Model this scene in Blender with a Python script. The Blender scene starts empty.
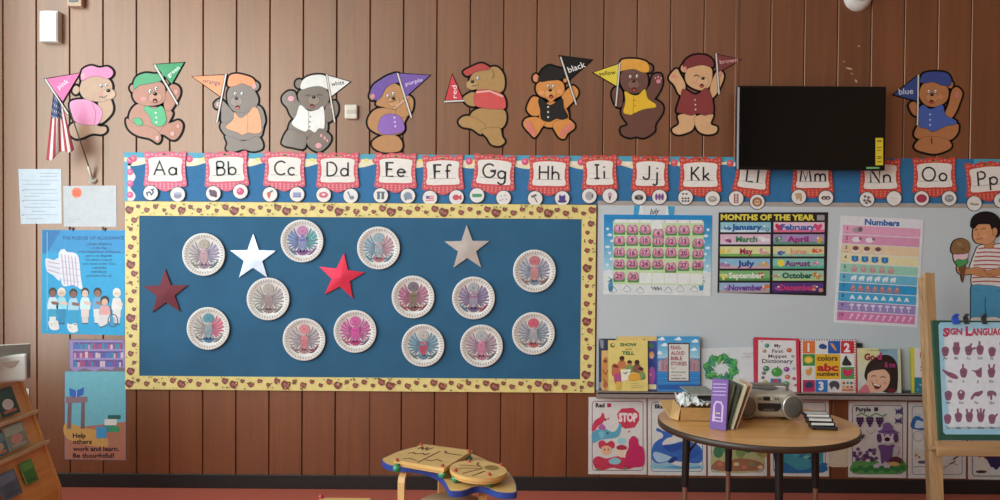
import bpy, bmesh, math, random
from mathutils import Matrix, Vector
random.seed(7)
scene = bpy.context.scene
COL = scene.collection
PI = math.pi
FPX = 800.0
L = 4.235 * FPX / 720.0      # distance from the camera to the panelled wall
PITCH = 1.0
H = L * math.tan(math.atan(240 / FPX) + math.radians(PITCH))      # camera height
CAM_R = (Matrix.Rotation(math.radians(90 - PITCH), 3, 'X') @ Matrix.Rotation(math.radians(0.45), 3, 'Z'))
CAM_P = Vector((0, 0, H))

def ray(px, py):
    return CAM_R @ Vector(((px - 500) / FPX, (250 - py) / FPX, -1.0))

class Plane:
    """A real surface in the room: point p, axes u (right) and v (up); local x=u, y=away from the room, z=v."""
    def __init__(s, p, u=(1, 0, 0), v=(0, 0, 1)):
        s.p = Vector(p); s.u = Vector(u).normalized(); s.v = Vector(v).normalized()
        s.n = s.u.cross(s.v)
        s.R = Matrix((s.u, -s.n, s.v)).transposed()
    def hit(s, px, py):
        d = ray(px, py)
        t = (s.p - CAM_P).dot(s.n) / d.dot(s.n)
        return CAM_P + d * t
    def ab(s, px, py):
        q = s.hit(px, py) - s.p
        return q.dot(s.u), q.dot(s.v)
    def at(s, a, h, b):
        return s.p + s.u * a + s.n * h + s.v * b

def vplane(y): return Plane((0, y, 0))
WALL = vplane(L)
def hplane_hit(px, py, z):
    d = ray(px, py); t = (z - H) / d.z
    return CAM_P + d * t

# ---------------------------------------------------------------- materials
_M = {}
def lin(c):
    c = c / 255.0
    return c / 12.92 if c <= 0.04045 else ((c + 0.055) / 1.055) ** 2.4
def rgb(h):
    if isinstance(h, str):
        h = h.lstrip('#'); h = tuple(int(h[i:i + 2], 16) for i in (0, 2, 4))
    return tuple(lin(c) for c in h[:3]) + (1.0,)
def mat(h, rough=0.55, metal=0.0, coat=0.0, amp=0.06, scale=30.0, spec=0.5, sheen=0.0, trans=0.0):
    key = (str(h), rough, metal, coat, amp, scale, spec, sheen, trans)
    if key in _M: return _M[key]
    m = bpy.data.materials.new('paint'); m.use_nodes = True
    nt = m.node_tree; b = nt.nodes['Principled BSDF']
    b.inputs['Roughness'].default_value = rough
    b.inputs['Metallic'].default_value = metal
    b.inputs['Coat Weight'].default_value = coat
    b.inputs['Coat Roughness'].default_value = 0.12
    b.inputs['Specular IOR Level'].default_value = spec
    if sheen: b.inputs['Sheen Weight'].default_value = sheen
    if trans: b.inputs['Transmission Weight'].default_value = trans
    c = rgb(h)
    tc = nt.nodes.new('ShaderNodeTexCoord'); n = nt.nodes.new('ShaderNodeTexNoise')
    n.inputs['Scale'].default_value = scale; n.inputs['Detail'].default_value = 3
    mr = nt.nodes.new('ShaderNodeMapRange')
    mr.inputs[1].default_value = 0.3; mr.inputs[2].default_value = 0.7
    mr.inputs[3].default_value = 1 - amp; mr.inputs[4].default_value = 1 + amp
    hs = nt.nodes.new('ShaderNodeHueSaturation'); hs.inputs['Color'].default_value = c
    nt.links.new(tc.outputs['Object'], n.inputs['Vector'])
    nt.links.new(n.outputs[0], mr.inputs[0])
    nt.links.new(mr.outputs[0], hs.inputs['Value'])
    nt.links.new(hs.outputs[0], b.inputs['Base Color'])
    m.diffuse_color = c
    _M[key] = m
    return m
def INK(h): return mat(h, rough=0.5, amp=0.05)
def LAM(h):
    if isinstance(h, str) and sum(int(h[i:i + 2], 16) for i in (0, 2, 4)) < 130: return mat(h, rough=0.6, amp=0.05, spec=0.15)
    return mat(h, rough=0.45, coat=0.35, amp=0.05)     # laminated cut-outs

def wood(name, c1, c2, rough=0.4, axis='z', scale=1.0, coat=0.0, board=None, spec=0.5, tint=None):
    """Procedural wood grain running along an axis; board = plank width for plank to plank variation."""
    m = bpy.data.materials.new(name); m.use_nodes = True
    nt = m.node_tree; N = nt.nodes; K = nt.links; b = N['Principled BSDF']
    tc = N.new('ShaderNodeTexCoord'); mp = N.new('ShaderNodeMapping')
    K.new(tc.outputs['Object'], mp.inputs['Vector'])
    s = {'x': (1.2, 22, 22), 'y': (22, 1.2, 22), 'z': (22, 22, 1.2)}[axis]
    mp.inputs['Scale'].default_value = tuple(k * scale for k in s)
    n1 = N.new('ShaderNodeTexNoise'); n1.inputs['Scale'].default_value = 1.6
    n1.inputs['Detail'].default_value = 6; n1.inputs['Distortion'].default_value = 0.6
    K.new(mp.outputs[0], n1.inputs['Vector'])
    val = n1.outputs[0]
    mp2 = N.new('ShaderNodeMapping'); K.new(tc.outputs['Object'], mp2.inputs['Vector'])
    mp2.inputs['Scale'].default_value = tuple(k * scale * 4 for k in s)
    n2 = N.new('ShaderNodeTexNoise'); n2.inputs['Scale'].default_value = 2.0; n2.inputs['Detail'].default_value = 4
    K.new(mp2.outputs[0], n2.inputs['Vector'])
    ad = N.new('ShaderNodeMath'); ad.operation = 'MULTIPLY_ADD'
    K.new(n2.outputs[0], ad.inputs[0]); ad.inputs[1].default_value = 0.45; K.new(val, ad.inputs[2])
    cur = ad.outputs[0]
    if board:
        sx = N.new('ShaderNodeSeparateXYZ'); K.new(tc.outputs['Object'], sx.inputs[0])
        a = N.new('ShaderNodeMath'); a.operation = 'ADD'; K.new(sx.outputs[0], a.inputs[0]); a.inputs[1].default_value = board[1]
        d = N.new('ShaderNodeMath'); d.operation = 'DIVIDE'; K.new(a.outputs[0], d.inputs[0]); d.inputs[1].default_value = board[0]
        f = N.new('ShaderNodeMath'); f.operation = 'FLOOR'; K.new(d.outputs[0], f.inputs[0])
        wn = N.new('ShaderNodeTexWhiteNoise'); wn.noise_dimensions = '1D'; K.new(f.outputs[0], wn.inputs['W'])
        a2 = N.new('ShaderNodeMath'); a2.operation = 'MULTIPLY_ADD'; K.new(wn.outputs[0], a2.inputs[0]); a2.inputs[1].default_value = 0.32
        K.new(cur, a2.inputs[2]); cur = a2.outputs[0]
    cr = N.new('ShaderNodeValToRGB')
    lo, hi = (0.55, 1.15) if board else (0.45, 1.0)
    cr.color_ramp.elements[0].position = 0; cr.color_ramp.elements[1].position = 1
    mr = N.new('ShaderNodeMapRange'); K.new(cur, mr.inputs[0])
    mr.inputs[1].default_value = lo; mr.inputs[2].default_value = hi
    K.new(mr.outputs[0], cr.inputs[0])
    cr.color_ramp.elements[0].color = rgb(c1); cr.color_ramp.elements[1].color = rgb(c2)
    K.new(cr.outputs[0], b.inputs['Base Color'])
    b.inputs['Roughness'].default_value = rough; b.inputs['Coat Weight'].default_value = coat
    b.inputs['Coat Roughness'].default_value = 0.33
    b.inputs['Specular IOR Level'].default_value = spec
    if tint: b.inputs['Specular Tint'].default_value = tint + (1.0,); b.inputs['IOR'].default_value = 1.66
    return m

# ---------------------------------------------------------------- objects
def finish(name, me, parent=None, loc=None, rot=None, local=None):
    o = bpy.data.objects.new(name, me); COL.objects.link(o)
    if parent is not None:
        o.parent = parent
        if local is not None: o.matrix_local = local
    else:
        M = Matrix.Identity(4)
        if rot is not None: M = rot.to_4x4()
        if loc is not None: M.translation = loc
        o.matrix_world = M
    return o
def tag(o, label, cat, group=None, kind=None):
    o['label'] = label; o['category'] = cat
    if group: o['group'] = group
    if kind: o['kind'] = kind
    return o
def thing(name, label, cat, loc=(0, 0, 0), rot=None, group=None):
    o = bpy.data.objects.new(name, None); COL.objects.link(o)
    o.empty_display_size = 0.05
    M = rot.to_4x4() if rot is not None else Matrix.Identity(4)
    M.translation = Vector(loc); o.matrix_world = M
    return tag(o, label, cat, group)
def struct(o): o['kind'] = 'structure'; return o

class MB:
    """Collects solid shapes with materials and links them as ONE mesh object."""
    def __init__(s): s.v = []; s.f = []; s.mi = []; s.mats = []; s.sm = []
    def m(s, mt):
        if mt not in s.mats: s.mats.append(mt)
        return s.mats.index(mt)
    def add(s, vs, fs, mt, T=None, smooth=False):
        b = len(s.v); k = s.m(mt)
        for q in vs:
            q = Vector(q); s.v.append(tuple(T @ q) if T is not None else tuple(q))
        for f in fs:
            s.f.append(tuple(i + b for i in f)); s.mi.append(k); s.sm.append(smooth)
        return s
    def bm(s, bm, mt, T=None, smooth=False):
        bm.verts.index_update()
        s.add([v.co[:] for v in bm.verts], [[v.index for v in f.verts] for f in bm.faces], mt, T, smooth)
        bm.free(); return s
    def box(s, x0, x1, y0, y1, z0, z1, mt, bev=0.0, T=None, seg=2):
        bm = bmesh.new(); bmesh.ops.create_cube(bm, size=1)
        for v in bm.verts:
            v.co = Vector(((x0 + x1) / 2 + v.co.x * (x1 - x0), (y0 + y1) / 2 + v.co.y * (y1 - y0), (z0 + z1) / 2 + v.co.z * (z1 - z0)))
        if bev: bmesh.ops.bevel(bm, geom=list(bm.edges), offset=bev, segments=seg, profile=0.5, affect='EDGES')
        return s.bm(bm, mt, T)
    def cyl(s, p0, p1, r0, mt, r1=None, n=20, T=None, smooth=True, caps=True):
        r1 = r0 if r1 is None else r1
        p0 = Vector(p0); p1 = Vector(p1); d = (p1 - p0).normalized()
        a = d.orthogonal().normalized(); b = d.cross(a)
        vs = []; fs = []
        for p, r in ((p0, r0), (p1, r1)):
            for i in range(n):
                t = 2 * PI * i / n; vs.append(p + (a * math.cos(t) + b * math.sin(t)) * r)
        for i in range(n): fs.append((i, (i + 1) % n, n + (i + 1) % n, n + i))
        s.add(vs, fs, mt, T, smooth)
        if caps:
            s.add(vs[:n], [tuple(reversed(range(n)))], mt, T); s.add(vs[n:], [tuple(range(n))], mt, T)
        return s
    def ball(s, c, r, mt, sc=(1, 1, 1), T=None, n=16):
        bm = bmesh.new(); bmesh.ops.create_uvsphere(bm, u_segments=n, v_segments=max(6, n // 2), radius=1)
        for v in bm.verts: v.co = Vector((c[0] + v.co.x * r * sc[0], c[1] + v.co.y * r * sc[1], c[2] + v.co.z * r * sc[2]))
        return s.bm(bm, mt, T, True)
    def tube(s, pts, r, mt, n=10, T=None):
        pts = [Vector(p) for p in pts]; vs = []; fs = []
        up = None
        for i, p in enumerate(pts):
            d = (pts[min(i + 1, len(pts) - 1)] - pts[max(i - 1, 0)]).normalized()
            a = d.orthogonal().normalized() if up is None else (up - d * up.dot(d)).normalized()
            up = a; b = d.cross(a)
            for k in range(n):
                t = 2 * PI * k / n; vs.append(p + (a * math.cos(t) + b * math.sin(t)) * r)
        for i in range(len(pts) - 1):
            for k in range(n):
                fs.append((i * n + k, i * n + (k + 1) % n, (i + 1) * n + (k + 1) % n, (i + 1) * n + k))
        fs.append(tuple(reversed(range(n)))); fs.append(tuple(range((len(pts) - 1) * n, len(pts) * n)))
        return s.add(vs, fs, mt, T, True)
    def lathe(s, prof, mt, n=40, T=None, smooth=True, axis='z'):
        vs = []; fs = []; k = len(prof)
        for i in range(n):
            t = 2 * PI * i / n
            for r, h in prof:
                q = (r * math.cos(t), r * math.sin(t), h)
                if axis == 'y': q = (q[0], h, q[1])
                vs.append(q)
        for i in range(n):
            j = (i + 1) % n
            for a in range(k - 1): fs.append((i * k + a, j * k + a, j * k + a + 1, i * k + a + 1))
        return s.add(vs, fs, mt, T, smooth)
    def prism(s, pts, d0, d1, mt, axis='z', T=None, mt_side=None, bottom=True):
        """pts 2-D outline; axis z: (x,y) swept in z; y: (x,z) swept in y; x: (y,z) swept in x."""
        def P(a, b, h): return {'z': (a, b, h), 'y': (a, h, b), 'x': (h, a, b)}[axis]
        n = len(pts); vs = [P(a, b, d0) for a, b in pts] + [P(a, b, d1) for a, b in pts]
        s.add(vs, [tuple(range(n, 2 * n))] + ([tuple(reversed(range(n)))] if bottom else []), mt, T)
        s.add(vs, [(i, (i + 1) % n, n + (i + 1) % n, n + i) for i in range(n)], mt_side or mt, T)
        return s
    def build(s, name, parent=None, loc=None, rot=None, local=None, flat=False, fixn=True):
        me = bpy.data.meshes.new(name); me.from_pydata(s.v, [], s.f)
        for mt in s.mats: me.materials.append(mt)
        for p, k, q in zip(me.polygons, s.mi, s.sm): p.material_index = k; p.use_smooth = q
        if fixn:
            bm = bmesh.new(); bm.from_mesh(me); bmesh.ops.recalc_face_normals(bm, faces=bm.faces); bm.to_mesh(me); bm.free()
        me.update()
        return finish(name, me, parent, loc, rot, local)

# ---------------------------------------------------------------- flat printed art
_T = {}
def glyphs(txt, bold=0.0, shear=0.0):
    key = (txt, bold, shear)
    if key in _T: return _T[key]
    c = bpy.data.curves.new('type', 'FONT'); c.body = txt; c.resolution_u = 2
    c.offset = bold; c.shear = shear; c.fill_mode = 'FRONT'
    o = bpy.data.objects.new('type', c); COL.objects.link(o)
    dg = bpy.context.evaluated_depsgraph_get()
    me = o.evaluated_get(dg).to_mesh()
    vs = [(v.co.x, v.co.y) for v in me.vertices]; fs = [tuple(p.vertices) for p in me.polygons]
    o.evaluated_get(dg).to_mesh_clear()
    bpy.data.objects.remove(o); bpy.data.curves.remove(c)
    xs = [v[0] for v in vs] or [0, 1]
    _T[key] = (vs, fs, min(xs), max(xs))
    return _T[key]

def smooth(pts, n=5):
    out = []; k = len(pts)
    for i in range(k):
        p0, p1, p2, p3 = pts[i - 1], pts[i], pts[(i + 1) % k], pts[(i + 2) % k]
        for j in range(n):
            t = j / n
            out.append(tuple(0.5 * (2 * p1[a] + (p2[a] - p0[a]) * t + (2 * p0[a] - 5 * p1[a] + 4 * p2[a] - p3[a]) * t * t
                             + (3 * p1[a] - p0[a] - 3 * p2[a] + p3[a]) * t ** 3) for a in (0, 1)))
    return out
def area(p): return sum(p[i - 1][0] * p[i][1] - p[i][0] * p[i - 1][1] for i in range(len(p))) / 2
def grow(p, w):
    """outline pushed outwards by w"""
    if area(p) < 0: p = p[::-1]
    out = []; n = len(p)
    for i in range(n):
        a, b, c = p[i - 1], p[i], p[(i + 1) % n]
        d1 = Vector((b[0] - a[0], b[1] - a[1])); d2 = Vector((c[0] - b[0], c[1] - b[1]))
        if d1.length < 1e-9: d1 = d2
        if d2.length < 1e-9: d2 = d1
        d1.normalize(); d2.normalize()
        n1 = Vector((d1.y, -d1.x)); n2 = Vector((d2.y, -d2.x)); m = n1 + n2
        if m.length < 0.3: m = n1
        m.normalize(); k = min(1.6, 1 / max(0.4, m.dot(n1)))
        out.append((b[0] + m.x * w * k, b[1] + m.y * w * k))
    return out
def ell(cx, cy, rx, ry=None, rot=0, n=20):
    ry = rx if ry is None else ry; c, s = math.cos(rot), math.sin(rot)
    return [(cx + rx * math.cos(t) * c - ry * math.sin(t) * s, cy + rx * math.cos(t) * s + ry * math.sin(t) * c)
            for t in (2 * PI * i / n for i in range(n))]
def rrect(x0, y0, x1, y1, r, n=4):
    out = []
    for cx, cy, a in ((x1 - r, y1 - r, 0), (x0 + r, y1 - r, 90), (x0 + r, y0 + r, 180), (x1 - r, y0 + r, 270)):
        for i in range(n + 1):
            t = math.radians(a + 90 * i / n); out.append((cx + r * math.cos(t), cy + r * math.sin(t)))
    return out

EPS = 0.00012
class Art:
    """Printed paper: outlines given in picture coordinates of a photo crop (frame) and laid on a real plane."""
    def __init__(s, plane, origin, base=0.0, frame=(0, 0, 1), fin=INK):
        s.pl = plane; s.o = plane.ab(*origin) if plane else origin; s.h = base; s.fr = frame; s.fin = fin
        s.v = []; s.f = []; s.mi = []; s.mats = []; s.k = 1
        s.lin = None
    def P(s, x, y):
        X = s.fr[0] + x / s.fr[2]; Y = s.fr[1] + y / s.fr[2]
        if s.pl is None: return (X - s.o[0], -(Y - s.o[1]))
        a, b = s.pl.ab(X, Y); return a - s.o[0], b - s.o[1]
    def M(s, c):
        mt = s.fin(c) if not isinstance(c, bpy.types.Material) else c
        if mt not in s.mats: s.mats.append(mt)
        return s.mats.index(mt)
    def up(s, n=1): s.k += n; return s
    def raw(s, pts, col, h):
        if area(pts) < 0: pts = pts[::-1]
        b = len(s.v); s.v += [(a, -h, q) for a, q in pts]
        s.f.append(tuple(range(b, b + len(pts)))); s.mi.append(s.M(col))
    def poly(s, pts, col, stay=False):
        s.raw([s.P(*p) for p in pts], col, s.h + EPS * s.k)
        if not stay: s.k += 1
        return s
    def blob(s, pts, col, stay=False, n=4): return s.poly(smooth(pts, n), col, stay)
    def ell(s, cx, cy, rx, ry=None, col=None, rot=0, stay=False, n=18): return s.poly(ell(cx, cy, rx, ry, rot, n), col, stay)
    def rect(s, x0, y0, x1, y1, col, stay=False): return s.poly([(x0, y0), (x1, y0), (x1, y1), (x0, y1)], col, stay)
    def rr(s, x0, y0, x1, y1, r, col, stay=False): return s.poly(rrect(x0, y0, x1, y1, r), col, stay)
    def line(s, pts, w, col, stay=False, closed=False):
        q = [Vector(p) for p in pts]; n = len(q); L_ = []; R_ = []
        for i in range(n):
            a = q[i - 1] if (i or closed) else q[i]; b = q[(i + 1) % n] if (i < n - 1 or closed) else q[i]
            d = b - a
            if d.length < 1e-9: d = Vector((1, 0))
            d.normalize(); m = Vector((-d.y, d.x)) * (w / 2)
            if 0 < i < n - 1 or closed:
                e = (q[i] - q[i - 1])
                if e.length > 1e-9:
                    e.normalize(); k = max(0.5, Vector((-e.y, e.x)).dot(m.normalized())); m = m / k
            L_.append(q[i] + m); R_.append(q[i] - m)
        h = s.h + EPS * s.k
        for i in range(n if closed else n - 1):
            j = (i + 1) % n
            s.raw([s.P(*p) for p in (L_[i], L_[j], R_[j], R_[i])], col, h)
        if not stay: s.k += 1
        return s
    def ring(s, pts, w, col, stay=False): return s.line(pts, w, col, stay, closed=True)
    def card(s, pts, col, h0=0.0, h1=None, side=None):
        """solid sheet from h0 to the current base height"""
        p = [s.P(*q) for q in pts]
        if area(p) < 0: p = p[::-1]
        h1 = s.h if h1 is None else h1
        n = len(p); b = len(s.v); k = s.M(col); ks = s.M(side or col)
        s.v += [(a, -h1, q) for a, q in p] + [(a, -h0, q) for a, q in p]
        s.f.append(tuple(range(b, b + n))); s.mi.append(k)
        s.f.append(tuple(reversed(range(b + n, b + 2 * n)))); s.mi.append(k)
        for i in range(n):
            j = (i + 1) % n; s.f.append((b + i, b + n + i, b + n + j, b + j)); s.mi.append(ks)
        return s
    def text(s, t, cx, cy, h, col, width=None, rot=0.0, bold=0.0, shear=0.0, stay=False, align='c'):
        """cap height h, centred on (cx, cy); rot counter-clockwise in degrees"""
        vs, fs, x0, x1 = glyphs(t, bold, shear)
        k = h / 0.69; kx = k
        if width: kx = width / max(1e-6, x1 - x0)
        mx = {'c': (x0 + x1) / 2, 'l': x0, 'r': x1}[align]; c, q = math.cos(math.radians(rot)), math.sin(math.radians(rot))
        b = len(s.v); H_ = s.h + EPS * s.k
        for x, y in vs:
            a = (x - mx) * kx; e = (y - 0.345) * k
            X = cx + a * c - e * q; Y = cy - (a * q + e * c)
            p = s.P(X, Y); s.v.append((p[0], -H_, p[1]))
        mi = s.M(col)
        for f in fs: s.f.append(tuple(i + b for i in f)); s.mi.append(mi)
        if not stay: s.k += 1
        return s
    def top(s): return s.h + EPS * s.k
    def build(s, name, parent=None):
        me = bpy.data.meshes.new(name); me.from_pydata(s.v, [], s.f)
        for mt in s.mats: me.materials.append(mt)
        for p, k in zip(me.polygons, s.mi): p.material_index = k
        me.update()
        if parent is not None: return finish(name, me, parent, local=Matrix.Identity(4))
        return finish(name, me, None, loc=s.pl.at(s.o[0], 0, s.o[1]), rot=s.pl.R)
def art_thing(name, label, cat, plane, origin, group=None):
    a, b = plane.ab(*origin)
    return thing(name, label, cat, plane.at(a, 0, b), plane.R, group)
# ================================================================ room shell, camera, light
XL, XR, YB, CEIL = -3.3, 4.2, -4.2, 4.1
BW = 33.25 * L / FPX                                         # plank width
BX = WALL.hit(437, 30).x                                     # one groove
W_WOOD = wood('panelling', (92, 51, 28), (122, 70, 39), rough=0.40, axis='z', board=(BW, -BX), spec=1.0, scale=0.8, coat=0.65, tint=(1.0, 0.72, 0.51))
W_DARK = mat('2a1a12', rough=0.6)
mb = MB()
n0 = int((XL - BX) / BW) - 1; n1 = int((XR - BX) / BW) + 2
for i in range(n0, n1):
    a = max(XL, BX + i * BW); b = min(XR, BX + (i + 1) * BW)
    if b - a < 0.02: continue
    g = 0.0035
    prof = [(a + g, L), (a + g + 0.003, L - 0.0), (b - g - 0.003, L), (b - g, L)]
    # face flush with L, V-shaped grooves to either side
    vs = [(a, L + 0.012, 0), (a + g, L + 0.002, 0), (a + g + 0.002, L, 0), (b - g - 0.002, L, 0), (b - g, L + 0.002, 0), (b, L + 0.012, 0)]
    vs += [(x, y, CEIL) for x, y, _ in vs]
    mb.add(vs, [(k, k + 1, k + 7, k + 6) for k in range(5)], W_WOOD)
mb.box(XL, XR, L + 0.012, L + 0.12, 0, CEIL, W_DARK)
wall = struct(mb.build('wall_back', fixn=False))
# flecks of old paint and a nail hole on the panelling
fl = Art(WALL, (852, 40), 0.0)
for p in ([(843, 61), (845, 61), (845, 62.3), (843.5, 62)], [(858, 45.5), (859.5, 45.5), (859.5, 47), (858, 47)],
          [(845, 67.5), (850, 67.8), (853, 69.5), (850, 69.6), (847, 68.8)], [(842, 61), (845, 61.5), (844, 62.2)],
          [(850, 72.5), (853.5, 74), (852, 74.4)], [(855, 79), (857, 80.5), (857, 83), (855, 81.5)]):
    fl.poly(p, 'c9ad8a', stay=True)
struct(fl.build('trim_paint_fleck'))
# batten strips covering the joints of the panelling
for k, (bx, y0, y1) in enumerate(((737.5, 0, 160), (368, 388, 478))):
    a = WALL.hit(bx, y0); b = WALL.hit(bx, y1)
    q = MB(); q.box(a.x - 0.010, a.x + 0.010, L - 0.006, L, b.z, min(CEIL, a.z + (0.2 if y0 == 0 else 0)), W_WOOD, 0.002)
    struct(q.build('trim_%d' % (k + 1)))
BASE = mat('201f1e', rough=0.5)
q = MB(); q.box(XL, XR, L - 0.012, L, 0, 0.082, BASE, 0.003); struct(q.build('baseboard_back'))

CARPET = bpy.data.materials.new('carpet'); CARPET.use_nodes = True
nt = CARPET.node_tree; b = nt.nodes['Principled BSDF']
tc = nt.nodes.new('ShaderNodeTexCoord'); n = nt.nodes.new('ShaderNodeTexNoise'); n.inputs['Scale'].default_value = 160; n.inputs['Detail'].default_value = 4
cr = nt.nodes.new('ShaderNodeValToRGB'); cr.color_ramp.elements[0].color = rgb((150, 62, 44)); cr.color_ramp.elements[1].color = rgb((205, 108, 84))
cr.color_ramp.elements[0].position = 0.3; cr.color_ramp.elements[1].position = 0.7
nt.links.new(tc.outputs['Object'], n.inputs['Vector']); nt.links.new(n.outputs[0], cr.inputs[0]); nt.links.new(cr.outputs[0], b.inputs['Base Color'])
b.inputs['Roughness'].default_value = 0.95
bp = nt.nodes.new('ShaderNodeBump'); bp.inputs['Strength'].default_value = 0.4; nt.links.new(n.outputs[0], bp.inputs['Height']); nt.links.new(bp.outputs[0], b.inputs['Normal'])
q = MB(); q.box(XL - 0.1, XR + 0.1, YB - 0.1, L + 0.12, -0.1, 0, CARPET); struct(q.build('floor'))
PLASTER = mat('8a6a50', rough=0.8, amp=0.05)
CEILM = mat('a8a8a0', rough=0.9, amp=0.03)
q = MB(); q.box(XL - 0.1, XR + 0.1, YB - 0.1, L + 0.12, CEIL, CEIL + 0.1, CEILM); struct(q.build('ceiling'))
q = MB(); q.box(XR, XR + 0.1, YB, L + 0.12, 0, CEIL, PLASTER); struct(q.build('wall_right'))
q = MB(); q.box(XL - 0.1, XR + 0.1, YB - 0.1, YB, 0, CEIL, PLASTER); struct(q.build('wall_front'))
# left wall with two daylight windows
WINS = [(1.25, 4.0, 0.55, 3.98), (-3.6, 0.85, 1.1, 3.95)]
q = MB()
ys = [YB, WINS[1][0], WINS[1][1], WINS[0][0], WINS[0][1], L + 0.12]
for y0, y1 in ((ys[0], ys[1]), (ys[2], ys[3]), (ys[4], ys[5])): q.box(XL - 0.1, XL, y0, y1, 0, CEIL, PLASTER)
for y0, y1, z0, z1 in WINS:
    q.box(XL - 0.1, XL, y0, y1, 0, z0, PLASTER); q.box(XL - 0.1, XL, y0, y1, z1, CEIL, PLASTER)
struct(q.build('wall_left'))
FRAME = mat('cfcdc8', rough=0.4)
POW = [130, 345]
for k, (y0, y1, z0, z1) in enumerate(WINS):
    q = MB(); t = 0.05
    for a, b2, c, d in ((y0, y1, z0, z0 + t), (y0, y1, z1 - t, z1), (y0, y0 + t, z0, z1), (y1 - t, y1, z0, z1), ((y0 + y1) / 2 - 0.02, (y0 + y1) / 2 + 0.02, z0, z1)):
        q.box(XL - 0.09, XL - 0.03, a, b2, c, d, FRAME, 0.004)
    struct(q.build('window_%d' % (k + 1)))
    ld = bpy.data.lights.new('daylight', 'AREA'); ld.shape = 'RECTANGLE'; ld.size = y1 - y0 - 0.1; ld.size_y = z1 - z0 - 0.1
    ld.energy = POW[k]; ld.color = (0.86, 0.98, 1.0)
    lo = bpy.data.objects.new('daylight', ld); COL.objects.link(lo)
    lo.location = (XL - 0.1, (y0 + y1) / 2, (z0 + z1) / 2)
    lo.rotation_euler = (math.radians(90), 0, math.radians(-90))
# two rows of ceiling fittings behind the camera
for k, (x, y) in enumerate(((-1.6, 0.4), (1.6, 0.4), (-1.6, -2.2), (1.6, -2.2))):
    ld = bpy.data.lights.new('ceiling_lamp', 'AREA'); ld.shape = 'RECTANGLE'; ld.size = 1.2; ld.size_y = 0.5
    ld.energy = 14; ld.color = (0.92, 1.0, 0.98)
    lo = bpy.data.objects.new('ceiling_lamp', ld); COL.objects.link(lo); lo.location = (x, y, CEIL - 0.02)
w = bpy.data.worlds.new('World'); scene.world = w; w.use_nodes = True
w.node_tree.nodes['Background'].inputs[0].default_value = (0.62, 0.75, 0.95, 1); w.node_tree.nodes['Background'].inputs[1].default_value = 1.0

cd = bpy.data.cameras.new('Camera'); cd.sensor_width = 36; cd.lens = FPX / 1000 * 36; cd.clip_start = 0.05
co = bpy.data.objects.new('Camera', cd); COL.objects.link(co)
M = CAM_R.to_4x4(); M.translation = CAM_P; co.matrix_world = M
scene.camera = co
vs = scene.view_settings; vs.view_transform = 'Standard'; vs.look = 'None'; vs.gamma = 1.0; vs.use_curve_mapping = False
vs.exposure = 0.0
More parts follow.
